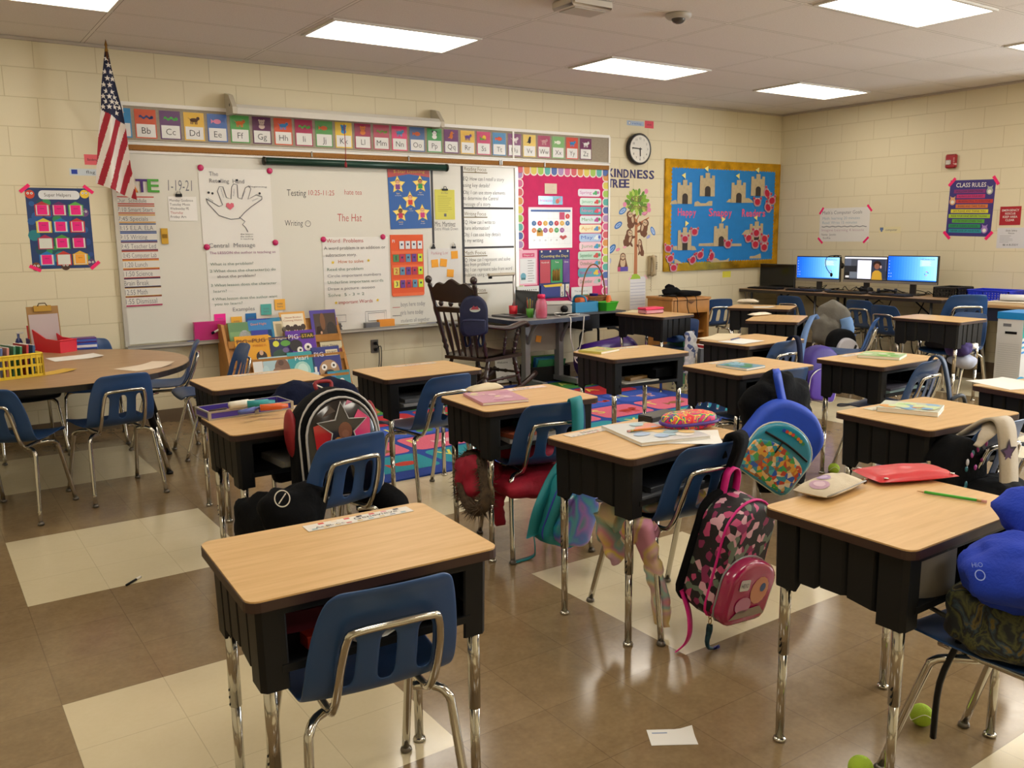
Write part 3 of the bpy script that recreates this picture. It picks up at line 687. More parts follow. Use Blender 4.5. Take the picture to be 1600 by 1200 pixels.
SH_ = (('Our  Schedule', '#c0433a', 'Our Schedule heading'), ('7:10 Smart Start', '#c0603a', '7:10 Smart Start'), ('7:45 Specials', '#d8a050', '7:45 Specials'), ('8:15 E.L.A. ELA', '#4a5a8a', '8:15 E.L.A.'), ('9:15 Writing', '#3f5fa0', '9:15 Writing'), ('9:45 Teacher Led', '#6a3f5a', '9:45 Teacher Led'), ('10:45 Computer Lab', '#b0503a', '10:45 Computer Lab'), ('11:20 Lunch', '#d8953a', '11:20 Lunch'), ('11:50 Science', '#b04a4a', '11:50 Science'), ('Brain Break', '#3a3f6a', 'Brain Break'), ('12:55 Math', '#c8903a', '12:55 Math'), ('1:55 Dismissal', '#b02f5a', '1:55 Dismissal'))
xa, za = onback(179, 307); xb, zb = onback(192, 477); n = len(SH_)
for i, (s, c, lb) in enumerate(SH_):
    f = i / (n - 1); py = 313 + (470 - 313) * f; px0 = 178 + 15 * f; px1 = 241 + 13 * f
    T, w, h = brect(px0, py - 6.6, px1, py + 6.6, .02)
    m = MB(); m.box((w/2, h/2, .001), (w, h, .002), mat('#d9d6cf', .6)); m.rect(0, 0, w, h*.14, .0026, mat(c, .6)); m.rect(0, h*.86, w, h, .0026, mat(c, .6))
    m.text(s, w*.05, h*.24, h*.5, INKGREY, .0028, min(w*.9, len(s)*w*.058), thin=-.012)
    m.solo('schedule_strip', 'white schedule strip reading %s in the column left on the board' % lb, 'sign', T, 'daily schedule strips')
def letter(ch, px, py, hpx, c, label, cat='letter', side='b', d=.02, w=None, group=None, th=.006):
    x, z = onback(px, py, -d); z1 = onback(px, py - hpx, -d)[1]; hh = z1 - z
    vs, fs, x0, x1, y0, y1 = text_geo(ch, .03); k = hh / .72; kk = k if not w else w / (x1 - x0)
    n_ = len(vs); m = MB(); m.add([((a - x0)*kk, b*k, th) for a, b in vs], fs, c)
    ed = {}
    for f in fs:
        for i in range(len(f)): e = (f[i], f[(i+1) % len(f)]); ed[e] = 1
    bd = [e for e in ed if (e[1], e[0]) not in ed]
    m.add([((a - x0)*kk, b*k, q) for a, b in vs for q in (0, th)], [(2*a, 2*b, 2*b+1, 2*a+1) for a, b in bd], c)
    return m.solo('letter_cutout', label, cat, TB(x, z, -d), group)
for ch, px, c, nm in (('D', 178, '#c0392b', 'red'), ('A', 197, '#d9822b', 'orange'), ('T', 213, '#4b2a78', 'purple'), ('E', 231, '#4fa33a', 'green')):
    letter(ch, px, 300, 21, mat(c, .6), 'large %s letter %s of the word DATE at the top left of the board' % (nm, ch), group='DATE letters', w=.085)
# ---- posters right of centre
def kid(m, x, y, s, sk, sh, hr, z):
    m.flat(star(x, y, s, s*.5), z, mat('#f3d23f', .6)); m.flat(star(x, y, s*.9, s*.45), z + .0004, mat('#f7e27a', .6))
    m.rect(x - s*.28, y - s*.5, x + s*.28, y + s*.05, z + .0008, sh); m.disc(x, y + s*.30, s*.27, z + .0012, hr); m.disc(x, y + s*.24, s*.23, z + .0016, sk)
    for q in (-1, 1): m.disc(x + q*s*.36, y - s*.1, s*.11, z + .0012, sk); m.disc(x + q*s*.08, y + s*.27, s*.035, z + .002, INK, n=8)
def d_star(m, w, h, z):
    m.flat([(0, h*.86), (w*.5, h*.915), (w, h*.86), (w, h), (0, h)], z, mat('#b03a35', .4)); m.text('5-Star Listening', w*.14, h*.935, h*.045, mat('#f0c23a', .5), z + .0008, w*.74)
    for k in range(24): m.rect(w*k/24, 0, w*(k + .12)/24, h*.87, z - .0004, mat('#0a4f9a', .4))
    for x, y, sk, sh, hr, s1, s2 in ((.22, .74, 0, '#7a3a8a', '#8a5a2a', 'Eyes', 'are watching'), (.76, .75, 1, '#2f9a4a', '#2a1a10', 'Ears', 'are listening'), (.5, .48, 0, '#d0382f', '#b0532a', 'Lips', 'are closed'), (.25, .26, 2, '#c92f55', '#1a1210', 'Hands', 'are still'), (.78, .26, 0, '#c9307f', '#c78a3a', 'Feet', 'are quiet')):
        kid(m, w*x, h*y, w*.19, SKIN[sk], mat(sh, .6), mat(hr, .6), z)
        m.text(s1, w*x, h*(y - .155), h*.024, mat('#f0d050', .5), z, al='C'); m.text(s2, w*x, h*(y - .185), h*.016, WHITE, z, al='C', thin=-.005)
sheet('poster', 'bright blue poster of five yellow stars with children headed 5-Star Listening', 'poster', 606, 263, 674, 357, d_star, mat('#0d59aa', .45), d=.0195, rot=1.5)
def d_yel(m, w, h, z):
    m.text('It\'s Our', w*.5, h*.86, h*.06, INKGREY, z, al='C', thin=-.01); lines(m, w, h, z, 9, .28, .78, .14, .9, mat('#a8a24a', .7)); m.rect(w*.44, h*.10, w*.56, h*.2, z, INKGREY)
    c = MB(); c.box((w*.5, h*1.0, .008), (w*.26, h*.06, .014), DARK); c.tube([(w*.42, h*1.02, .01), (w*.45, h*1.1, .01), (w*.55, h*1.1, .01), (w*.58, h*1.02, .01)], .003, DARK, 6); return [('binder_clip', c, 'black binder clip')]
sheet('paper', 'yellow typed notice clipped up between the blue poster and the focus panel', 'paper', 679, 296, 711, 343, d_yel, mat('#d8d45a', .6), d=.0195)
# orange pocket chart
T, w, h = brect(609, 367, 663, 459, .0195)
t = thing('pocket_chart', 'orange place value pocket chart with rows of coloured cards', 'pocket chart', T)
m = MB(); m.box((w/2, h/2, .002), (w, h, .004), mat('#e0561f', .6)); m.text('Pl', w*.06, h*.87, h*.05, WHITE, .005); m.part('backing', t)
for i in range(4): MB().box((w/2, h*(.76 - .235*i) - h*.05, .0055), (w*.96, h*.05, .003), mat('#e8682f', .5)).part('pocket', t)
CC = {'r': '#b02f55', 'b': '#5b8fae', 'p': '#6a3a8f', 'y': '#c9e02f', 'w': '#dcdde0'}
for r_, row in enumerate(('.wwww', '1rbpy', '2bpry', '3prby')):
    for k, ch in enumerate(row):
        if ch == '.': continue
        x = w*(.15 + .185*k); y = h*(.83 - .215*r_); m = MB()
        if ch in '123':
            m.box((x, y, .0085), (w*.17, h*.12, .002), mat({'1': '#4f8a5a', '2': '#d8c35a', '3': '#e8e05a'}[ch], .6)); m.text(ch, x, y - h*.035, h*.075, mat('#2a2030' if ch == '1' else '#c02f2a' if ch == '2' else '#2a1a40', .6), .0105, al='C', thin=.02)
        else:
            m.box((x, y, .0085), (w*.14, h*.13, .002), mat(CC[ch], .6)); m.disc(x, y + h*.01, w*.03, .0102, mat('#2a2f5a', .6))
        m.part('number_card', t)
# white parking-lot chart with sticky notes and two clips
def d_park(m, w, h, z):
    m.text('Parking Lot', w*.10, h*.84, h*.075, mat('#c58a94', .7), z, w*.5, thin=-.01)
    out = []
    for fx, fy, a in ((.20, .62, 4), (.46, .63, -8), (.80, .82, 2), (.66, .36, -6)):
        s = MB(); s.box((0, 0, .002), (w*.2, w*.2, .003), mat('#f2a832', .7), T=Matrix.Translation((w*fx, h*fy, z)) @ Matrix.Rotation(R(a), 4, 'Z')); out.append(('sticky_note', s, None))
    for fx in (.16, .78):
        c = MB(); c.box((w*fx, h*1.01, .006), (w*.11, h*.05, .014), DARK); c.tube([(w*(fx - .04), h*1.03, .008), (w*(fx - .02), h*1.12, .008), (w*(fx + .02), h*1.12, .008), (w*(fx + .04), h*1.03, .008)], .003, CHROME, 6); out.append(('binder_clip', c, None))
    return out
sheet('chart', 'white chart with four orange sticky notes hung by two clips above the rocking chair', 'chart paper', 668, 388, 721, 448, d_park, mat('#d7d6d4', .5), d=.0195)
# ---- flag
fx, fz = onback(165, 62, -.30); bx, bz = onback(200, 300, -.16)
t = thing('flag', 'American flag hanging folded from a slanted pole at the left end of the board', 'flag', Matrix())
base = Vector((bx - .02, -.03, 1.98)); tip = Vector((fx - .005, -.32, 2.81))
m = MB(); m.cyl(base, tip - Vector((0, 0, .06)), .009, mat('#5a3418', .4)); m.part('pole', t)
m = MB(); m.lathe([(.009, 0), (.013, .01), (.006, .03), (.011, .045), (.001, .085)], tip - Vector((0, 0, .07)), mat('#8a6428', .3, .6), 12); m.part('finial', t)
m = MB(); m.box(base + Vector((0, .015, -.02)), (.04, .03, .08), mat('#8a8378', .4, .7)); m.part('pole_bracket', t)
FR = mat('#9c1b2e', .75); FWH = mat('#dcd6cf', .75); FBL = mat('#1b2140', .75)
d0 = -.30
def fpt(px, py): x, z = onback(px, py, d0); return x, z
# outline of the hanging cloth, left and right edges top to bottom
LE = [(164.5, 68), (161, 105), (158, 140), (158, 170), (154, 215), (152, 255), (151, 287)]; RE = [(166.5, 68), (174, 105), (184, 145), (191, 172), (197, 205), (204, 262), (213, 300)]
def edge_(E, v):
    y = v * (len(E) - 1); i = min(int(y), len(E) - 2); f = y - i
    return E[i][0] + (E[i+1][0] - E[i][0])*f, E[i][1] + (E[i+1][1] - E[i][1])*f
NU, NV = 70, 130
def fcol(px, py):
    if py < 170 + (px - 158)*.66: return FBL
    return FR if int(math.floor((px + .27*(py - 172) - 165.5)/9.6)) % 2 == 0 else FWH
def fsurf(u, v, back=0):
    a = edge_(LE, v); b = edge_(RE, v); px = a[0] + (b[0] - a[0])*u; py = a[1] + (b[1] - a[1])*u + (14*(u - .1) if v > .9 else 0)*(v - .9)*10
    x, z = fpt(px, py); k = v
    return (x, d0 + .035*k*math.sin(u*9 + 1.2*v) - back*.004, z)
def fpx(u, v):
    a = edge_(LE, v); b = edge_(RE, v); return a[0] + (b[0] - a[0])*u, a[1] + (b[1] - a[1])*u + (14*(u - .1) if v > .9 else 0)*(v - .9)*10
vs = [fsurf(i/NU, j/NV) for j in range(NV + 1) for i in range(NU + 1)]
m = MB()
for j in range(NV):
    for i in range(NU):
        m.add([vs[j*(NU+1)+i], vs[j*(NU+1)+i+1], vs[(j+1)*(NU+1)+i+1], vs[(j+1)*(NU+1)+i]][::-1], [(0,1,2,3)], fcol(*fpx((i+.5)/NU, (j+.5)/NV)), True)
for j in range(10):
    for i in range(4):
        v = (24 + 10.5*j)/226; a_ = edge_(LE, v); b_ = edge_(RE, v); px = a_[0] + 3.5 + 8.5*i + (4.2 if j % 2 else 0)
        if px > b_[0] - 2.5 or a_[1] + 4 > 168 + (px - 158)*.66: continue
        p = Vector(fsurf((px - a_[0])/(b_[0] - a_[0]), v)); m.add([(p.x + a, p.y - .006, p.z + b) for a, b in star(0, 0, .021, .0085)], [tuple(range(10))], FWH)
fm = m.mesh('cloth'); import bmesh as _bm
b_ = _bm.new(); b_.from_mesh(fm); _bm.ops.remove_doubles(b_, verts=b_.verts, dist=1e-5); b_.to_mesh(fm); b_.free()
mpart(fm, 'cloth', t)
# labels beside the flag
def d_lab(s, c=INK): return lambda m, w, h, z: m.text(s, w*.38, h*.3, h*.42, c, z, w*.55, thin=-.01) and None
sheet('label_card', 'small red label on the wall behind the flag', 'label', 131, 241, 156, 258, lambda m, w, h, z: m.text('Bandera', w*.2, h*.4, h*.22, INK, z, w*.6) and None, mat('#e0626a', .6))
def d_fl(m, w, h, z): m.rect(w*.06, h*.2, w*.26, h*.85, z, mat('#1d3fa8', .5)); m.text('flag', w*.55, h*.3, h*.45, INK, z, w*.3, thin=-.01)
sheet('label_card', 'pale blue word label with flag printed on it beside the flag', 'label', 108, 263, 156, 275, d_fl, mat('#c9d3d8', .5))
# Super Helpers poster
T, w, h = brect(38, 293, 149, 418, -.0004)
t = thing('poster', 'dark blue Super Helpers poster with twelve pink notes taped to the left wall', 'poster', T)
m = MB(); z = .0018; m.box((w/2, h/2, .0008), (w, h, .0016), mat('#1c3a6e', .4)); rr = random.Random(5)
for k in range(26): m.disc(w*rr.uniform(.05, .95), h*rr.uniform(.04, .85), w*rr.uniform(.04, .1), z + .0002*k*.2, mat(rr.choice(['#1f7f8a', '#2f8f5a', '#235a9a', '#1a4a5a', '#274a8a']), .5), n=10)
z += .0016; m.flat(rrect(w*.2, h*.86, w*.85, h*.97, h*.05), z, mat('#e3e6ea', .5)); m.text('Super Helpers', w*.5, h*.895, h*.042, INK, z + .0008, w*.42, al='C', thin=-.008)
for x, y, c in ((.07, .92, '#c8452f'), (.93, .93, '#eec93a'), (.06, .03, '#7a4a2a'), (.52, .03, '#4a3426'), (.94, .06, '#5a3f6a'), (.90, .70, '#6f4a80')):
    m.disc(w*x, h*y, w*.075, z, mat(c, .6)); 
    for q in (-1, 1): m.disc(w*(x + q*.028), h*(y + .012), w*.02, z + .0006, WHITE, n=10); m.disc(w*(x + q*.028), h*(y + .012), w*.009, z + .001, INK, n=8)
RF = ['#c02f3a', '#6a2a6a', '#5fae4a', '#e5cf45', '#1f78b8', '#c8383a', '#b02a55', '#4f9a3f', '#4a2050', '#2a78c0', '#c83a2f', '#e8b53a']
for r_ in range(4):
    for k in range(3):
        i = r_*3 + k; x = w*(.24 + .265*k); y = h*(.735 - .205*r_)
        m.rect(x - w*.12, y - h*.08, x + w*.12, y + h*.06, z + .0006, mat(RF[i], .6)); m.flat([(x - w*.13, y + h*.05), (x, y + h*.10), (x + w*.13, y + h*.05)], z + .0006, mat(RF[i], .6)); m.rect(x - w*.10, y - h*.07, x + w*.10, y + h*.055, z + .001, mat('#d9dcd2', .6))
m.part('sheet', t)
for r_ in range(4):
    for k in range(3):
        i = r_*3 + k
        if i in (6, 10): continue
        x = w*(.24 + .265*k) - w*.005; y = h*(.735 - .205*r_) - h*.004
        m = MB(); m.box((x, y, z + .0025), (w*.155, h*.115, .002), mat('#f2a93a' if i == 11 else '#ee1f83', .7)); m.text('name', x, y + h*.01, h*.016, INK, z + .0042, al='C', thin=-.01); m.part('sticky_note', t)
for x, y, a in ((0, .99, 40), (1, .99, -40), (.04, .01, -28), (1.0, .03, 40)): MB().prism(tape(w*x, h*y, a, .08, .024), .0035, .0042, PINKT).part('tape', t)
# ---- pink bulletin board
px0, px1, pz0, pz1 = -3.985, -2.80, .74, 2.10
t = thing('bulletin_board', 'hot pink bulletin board with a pastel scalloped border', 'bulletin board', TB(px0, pz0)); W, H = px1 - px0, pz1 - pz0
MB().box((W/2, H/2, .008), (W, H, .016), mat('#d11f66', .7, var=.06)).part('backing', t)
m = MB()
for x in (-.012, W + .008): m.box((x, H/2, .013), (.024, H + .04, .026), ALU)
m.box((W/2, -.012, .013), (W + .04, .024, .026), ALU); m.part('frame', t)
m = MB(); PAS = ['#d95f6a', '#e09a4f', '#e2d25f', '#a8cf5a', '#5ab5ae', '#4a68b0', '#b08fc4', '#d96a9a']; sc = .083; bw = .052
EDG = mat('#f3ece8', .6)
def scal(x, y, a, c):
    M_ = Matrix.Translation((x, y, 0)) @ Matrix.Rotation(R(a), 4, 'Z'); z = .0175
    m.flat([(-sc/2, 0), (sc/2, 0)] + [(sc/2*math.cos(R(q)), -bw - sc*.38*math.sin(R(q))) for q in range(0, 181, 20)], z, EDG, M_)
    m.flat([(-sc*.42, 0), (sc*.42, 0)] + [(sc*.40*math.cos(R(q)), -bw*.9 - sc*.30*math.sin(R(q))) for q in range(0, 181, 20)], z + .0008, mat(c, .6), M_)
    m.disc(0, -bw*.75, sc*.22, z + .0014, mat(c, .45, name='deep'), ry=sc*.32, T=M_)
nx = round(W / sc); ny = round(H / sc)
for i in range(nx): scal((i + .5)*W/nx, H, 0, PAS[i % 8])
for i in range(ny): scal(0, H - (i + .9)*H/ny, 90, PAS[(i + 6) % 8]); scal(W, H - (i + .9)*H/ny, -90, PAS[(i + 1) % 8])
m.part('scalloped_border', t)
# months, calendar and charts pinned on it
MO = [('Spring', '#e8dff0', '#c46ab0', '#58b878'), ('January', '#d6ece4', '#5fb58a', '#d94a4a'), ('February', '#1f9fae', '#e78fc0', '#d94a6a'), ('March', '#d8e6ee', '#4aa05a', '#c04a9a'), ('April', '#f2e6c0', '#e0a04a', '#5a9ad0'), ('May', '#a9c8ee', '#4a62c8', '#e6f2fa'), ('June', '#f0c8d6', '#7fae8a', '#3fa0d0'), ('September', '#bfe0cf', '#4f9a6a', '#d04f4a'), ('October', '#e8a8b8', '#7a8a5a', '#4aa0d0'), ('November', '#4aa6c0', '#c058b0', '#e8d04a'), ('December', '#f2b8c8', '#5a9a7a', '#c8ccd0')]
py0 = [301, 315, 329, 343, 357, 371, 384.5, 399, 411.5, 425.5, 439.5]
for i, (s, bg, c1, c2) in enumerate(MO):
    xl = 903 + (3 if i in (1, 2, 3) else 2 if i in (4, 5, 6) else 0); xr = 939.5 - (2 if i == 0 else 0)
    T, w, h = brect(xl, py0[i] - 6, xr, py0[i] + 6.4, .019)
    m = MB(); m.prism(rrect(0, 0, w, h, h*.3), 0, .002, mat(bg, .3, coat=.5)); m.prism(rrect(w*.03, h*.08, w*.97, h*.92, h*.25), .002, .0024, mat(bg, .3, coat=.5))
    m.text(s, w*.08, h*.34, h*.4, mat(c1, .5), .0036, w*.52); m.disc(w*.8, h*.5, h*.3, .0034, mat(c2, .5)); m.disc(w*.9, h*.55, h*.2, .0036, mat(c1, .5)); m.disc(w*.7, h*.4, h*.16, .0036, mat(c2, .5))
    m.solo('month_card', 'glossy %s card in the column at the right side of the pink board' % s, 'month card', T, 'month cards')
def d_small(m, w, h, z): lines(m, w, h, z, 6, .15, .85, c=mat('#c98a94', .7))
sheet('card', 'small cream square card pinned near the top of the pink board', 'card', 851, 286.5, 870, 303, d_small, mat('#e6dac6', .7), d=.019)
def d_mon(m, w, h, z): m.rect(w*.6, h*.05, w*.97, h*.95, z, mat('#7fc0dc', .4)); m.text('February', w*.08, h*.35, h*.3, mat('#e488b8', .5), z, w*.48); m.disc(w*.78, h*.4, h*.28, z + .0008, mat('#e0705a', .5)); m.disc(w*.87, h*.62, h*.22, z + .0008, mat('#d898c8', .5))
sheet('month_card', 'shiny blue month card pinned above the calendar', 'month card', 841, 306, 879, 320, d_mon, mat('#2f8fd0', .2, coat=.6), d=.019)
def d_cal(m, w, h, z):
    m.rect(w*.05, h*.89, w*.96, h*.94, z, mat('#4268ae', .5)); m.rect(0, h*.96, w, h, z, mat('#f4d6e4', .4)); rr = random.Random(3)
    cs = ['#e0624a', '#e8b84a', '#4fae6a', '#c02f7a', '#3f78b8', '#a85aa0', '#5fc0b8', '#d8404a', '#e8904a']
    for r_ in range(3):
        for k in range(7):
            x = w*(.12 + .128*k); y = h*(.78 - .17*r_)
            if r_ == 0 and k < 5: continue
            if r_ == 2 and k > 5: continue
            c = '#d82f3a' if r_ == 0 and k == 6 else cs[(r_*4 + k*3) % 9]
            if r_ == 0 and k == 5: m.rect(x - w*.06, y - h*.08, x + w*.06, y + h*.1, z, mat('#d04a78', .5))
            else: m.disc(x, y, w*.052, z, mat(c, .5), ry=h*.062); m.text(str((r_*7 + k - 4) % 31 or 1), x, y - h*.02, h*.045, WHITE, z + .0008, al='C')
    m.rect(w*.18, h*.30, w*.32, h*.44, z, mat('#d8a030', .5)); m.flat([(w*.70, h*.27), (w*.78, h*.20), (w*.88, h*.27), (w*.84, h*.32), (w*.78, h*.29), (w*.73, h*.32)], z, mat('#c04a48', .5))
    for k in range(5): m.text(str(24 + k), w*(.12 + .128*k), h*.18, h*.04, INKGREY, z, al='C')
    for k in range(8): m.rect(w*(.055 + .128*k), h*.1, w*(.058 + .128*k), h*.88, z - .0003, mat('#c4c8cc', .6))
    for k in range(6): m.rect(w*.055, h*(.10 + .156*k), w*.95, h*(.104 + .156*k), z - .0003, mat('#c4c8cc', .6))
sheet('calendar', 'white classroom calendar with coloured number discs on the pink board', 'calendar', 825.5, 323.5, 894, 387, d_cal, mat('#e6e9ea', .3, coat=.3), d=.019)
def d_song(m, w, h, z):
    m.rect(w*.2, h*.80, w*.85, h*.91, z, mat('#d94a7a', .5)); m.text('Days of', w*.28, h*.835, h*.045, WHITE, z + .0008, w*.5); m.rect(w*.06, h*.05, w*.92, h*.76, z - .0004, mat('#e6e8ec', .4)); lines(m, w, h, z + .0006, 9, .12, .7, .48, .86); m.disc(w*.24, h*.26, w*.15, z + .0006, mat('#6fb0c8', .5)); m.rect(w*.12, h*.16, w*.36, h*.22, z + .001, mat('#3f7f8a', .5))
sheet('poster', 'pink and white word poster at the lower left corner of the pink board', 'poster', 810, 391, 839.5, 445, d_song, mat('#ecaec4', .4), d=.02)
# Counting the Days pocket chart
T, w, h = brect(842, 391, 890, 464, .02)
t = thing('pocket_chart', 'dark blue Counting the Days pocket chart with red, green and purple pockets', 'pocket chart', T)
m = MB(); m.box((w/2, h/2, .002), (w, h, .004), mat('#16286e', .5)); m.text('Counting the Days', w*.06, h*.85, h*.05, mat('#e6d878', .5), .005, w*.88, thin=.01)
for q in (.08, .36, .68, .93): m.disc(w*q, h*.97, h*.022, .005, mat('#e8e2d0', .5))
m.part('backing', t)
for x0, x1, c, s in ((.02, .35, '#b8182f', 'Hundreds'), (.37, .75, '#168f46', 'Tens'), (.77, .98, '#5a2a8f', 'Ones')):
    m = MB(); m.box((w*(x0 + x1)/2, h*.56, .006), (w*(x1 - x0), h*.48, .004), mat(c, .4)); m.text(s, w*(x0 + x1)/2, h*.73, h*.035, WHITE, .0086, al='C', wmax=w*(x1 - x0)*.8); m.part('pocket', t)
m = MB()
for k in range(9): m.cyl((w*(.42 + .028*k), h*.36, .011), (w*(.425 + .028*k), h*(.57 + .02*(k % 3)), .011), .003, mat('#9a2f2a' if k % 2 else '#c8a03a', .6), 6)
m.part('counting_sticks', t)
m = MB(); m.box((w*.34, h*.15, .010), (w*.62, h*.24, .014), mat('#132a7f', .45)); m.flat([(w*.1, h*.28), (w*.72, h*.30), (w*.70, h*.24), (w*.16, h*.235)], .0185, mat('#e2c22f', .5)); m.part('pouch', t, 'blue pouch with a yellow rim')
for x, s in ((.74, '5'), (.91, '4')):
    m = MB(); m.box((w*x, h*.15, .007), (w*.12, h*.26, .003), mat('#e8e6da', .5)); m.text(s, w*x, h*.04, h*.08, INK, .009, al='C', thin=.02); m.text(s, w*x, h*.19, h*.05, mat('#c8a83a', .5), .009, al='C'); m.part('number_card', t)
def d_sea(m, w, h, z): m.text('The season is', w*.14, h*.78, h*.08, INKGREY, z, w*.62, thin=-.01); m.flat(rrect(w*.18, h*.38, w*.82, h*.66, h*.04), z, mat('#2f9f86', .4)); m.text('Winter', w*.5, h*.44, h*.13, WHITE, z + .0008, al='C'); m.rect(w*.12, h*.1, w*.4, h*.18, z, mat('#7f9fc8', .5))
sheet('sign', 'white sign reading The season is Winter below the month cards', 'sign', 892.5, 449, 925, 482, d_sea, mat('#e2e6e6', .4), d=.06, th=.003)
# mesh screen with a patterned panel between the board and the bottle
def d_dots(m, w, h, z):
    for i in range(9):
        for k in range(9): m.flat([(w*(.06 + .1*i + dx*.03), h*(.06 + .1*k + dy*.03)) for dx, dy in ((0, -1), (1, 0), (0, 1), (-1, 0))], z, mat('#4a4d52', .6))
sheet('patterned_folder', 'white folder with a dark diamond pattern standing behind the pencil cup', 'folder', 808, 448, 842, 489, d_dots, mat('#dfe2e0', .5), d=.045, th=.004)
# ---- clock and labels
x, z = onback(998, 233, -.03); t = thing('wall_clock', 'round black rimmed wall clock above the KINDNESS letters', 'clock', TB(x, z)); RZ = .165
MB().lathe([(RZ - .01, 0), (RZ, .01), (RZ, .05), (RZ - .015, .06), (RZ - .022, .052)], (0,0,0), mat('#1b1714', .3), 40).part('rim', t)
m = MB(); m.disc(0, 0, RZ - .018, .0525, mat('#dcdad3', .4), n=40)
for k in range(12):
    a = PI/2 - 2*PI*(k + 1)/12; m.text(str(k + 1), .108*math.cos(a), .108*math.sin(a) - .011, .023, INK, .0534, al='C')
for k in range(60): a = 2*PI*k/60; m.flat([(math.cos(a + e)*r_, math.sin(a + e)*r_) for e, r_ in ((-.008, .138), (.008, .138), (.008, .144), (-.008, .144))], .0532, INK)
m.part('dial', t)
for nm, a, l, w_ in (('hour_hand', -88, .075, .006), ('minute_hand', 176, .115, .005)):
    m = MB(); m.box((l*.42, 0, .056 if nm == 'hour_hand' else .0585), (l*1.2, w_*2, .0015), INK, T=Matrix.Rotation(R(a), 4, 'Z')); m.part(nm, t)
def d_lb(m, w, h, z): m.disc(w*.14, h*.5, h*.32, z, INKGREY, n=12); m.disc(w*.14, h*.5, h*.24, z + .0005, WHITE, n=12); m.text('reloj', w*.32, h*.3, h*.4, mat('#4a78c0', .6), z, w*.5)
sheet('label_card', 'pale blue word label with a small clock drawing above the wall clock', 'label', 979.5, 188, 1006, 197.5, d_lb, mat('#a9bdd8', .5))
sheet('label_card', 'small red label beside the blue label above the wall clock', 'label', 1007.5, 188.5, 1021, 201, lambda m, w, h, z: m.text('clock', w*.25, h*.4, h*.2, INK, z, w*.5) and None, mat('#dc4a5e', .6))
# ---- KINDNESS TREE and the decal tree
PUR = mat('#2c2568', .55)
for wd_, xs_, pyb, hp in (('KINDNESS', (950, 959.5, 964, 974, 984.5, 995.5, 1004.5, 1014), (276, 276.5, 277, 277.5, 278, 278.5, 279, 279.5), 13.5), ('TREE', (949.5, 957.5, 967, 975), (292.5, 293, 293, 293), 13.5)):
    for i, ch in enumerate(wd_):
        k = wd_[:i].count(ch); od = ('first ' if k == 0 else 'second ') if wd_.count(ch) > 1 else ''
        letter(ch, xs_[i], pyb[i], hp, PUR, 'dark purple cutout, %sletter %s of the word %s on the wall' % (od, ch, wd_), d=-.0004, group=wd_ + ' letters', w=(.02 if ch == 'I' else .073))
def decal(name, label, px, py, draw, cat='wall decal', group=None):
    x, z = onback(px, py); m = MB(); draw(m); return m.solo(name, label, cat, TB(x, z, .0006), group)
ppm = onback(1000, 350)[0] - onback(990, 350)[0]; U = ppm / 10; UZ = (onback(995, 340)[1] - onback(995, 350)[1]) / 10
GRN = mat('#7fae2f', .6); GR2 = mat('#b4cf5a', .6); BRK = mat('#b5734a', .6); SLO = mat('#6f4630', .7); SL2 = mat('#cdb394', .7); PK = mat('#e08ab0', .6)
x, z = onback(993, 432); t = thing('tree_decal', 'tall wall decal tree with a green crown reading Keep Climbing', 'wall decal', TB(x, z, .0006))
m = MB(); m.flat([(-3*U, 0), (2.5*U, 0), (2*U, 90*UZ), (-2*U, 90*UZ)], .001, BRK); m.flat([(2*U, 78*UZ), (20*U, 92*UZ), (20*U, 94*UZ), (2*U, 84*UZ)], .0012, BRK)
for a in (-6, 5): m.flat([(-1*U, 88*UZ), (1*U, 88*UZ), ((a + 1)*U, 99*UZ), (a*U, 99*UZ)], .0012, BRK)
m.part('trunk', t)
m = MB(); rr = random.Random(2)
for k in range(70):
    a = rr.uniform(0, 2*PI); q = math.sqrt(rr.random()); m.disc(2*U + 17*U*q*math.cos(a), 117*UZ + 17*UZ*q*math.sin(a), 4*U, .0014 + k*.00002, rr.choice((GRN, GR2, mat('#5f8f2a', .6))), ry=2.2*U, rot=a, n=8)
for dx, dy in ((15, 134), (-18, 113), (20, 105), (19, 112)): m.disc(dx*U, dy*UZ, 3*U, .003, PK, n=9)
m.part('crown', t)
m = MB(); m.text('KEEP', -8*U, 118*UZ, 8*UZ, mat('#7a3a3a', .6), .0034, 17*U); m.text('Climbing', -14*U, 106*UZ, 8*UZ, mat('#7a3a3a', .6), .0034, 31*U); m.part('lettering', t)
MB().flat([(-10*U, -4*UZ), (8*U, -4*UZ), (7*U, 0), (2*U, 4*UZ), (-3*U, 4*UZ), (-8*U, 1*UZ)], .0018, mat('#9ec23a', .6)).part('grass_mound', t)
def sloth(flip, rot):
    def f(m):
        M_ = Matrix.Rotation(R(rot), 4, 'Z') @ Matrix.Diagonal((flip, 1, 1, 1))
        # body curled along the trunk, with limbs and a pale face mask
        def d(x, y, rx, ry, z, c, a=0):
            P = [(x*U + rx*U*math.cos(2*PI*k/14)*math.cos(a) - ry*U*math.sin(2*PI*k/14)*math.sin(a), y*UZ + rx*U*math.cos(2*PI*k/14)*math.sin(a) + ry*U*math.sin(2*PI*k/14)*math.cos(a)) for k in range(14)]
            P = [tuple((M_ @ Vector((a_, b_, 0)))[:2]) for a_, b_ in P]; m.flat(P, z, c)
        d(0, 0, 6, 9.5, .001, SLO); d(2.5, 1, 1.8, 4.5, .0016, SL2); d(-1, 9, 5, 4.5, .0018, SLO); d(0, 9, 3.6, 3.2, .0024, SL2); d(-1.4, 9.3, .8, .6, .003, INK); d(1.4, 9.3, .8, .6, .003, INK)
        for yy, a in ((5, .5), (-6, -.5)): d(5.5, yy, 4.5, 1.6, .0014, SLO, a)
        d(-4, -9, 2, 4, .0014, SLO, .6)
    return f
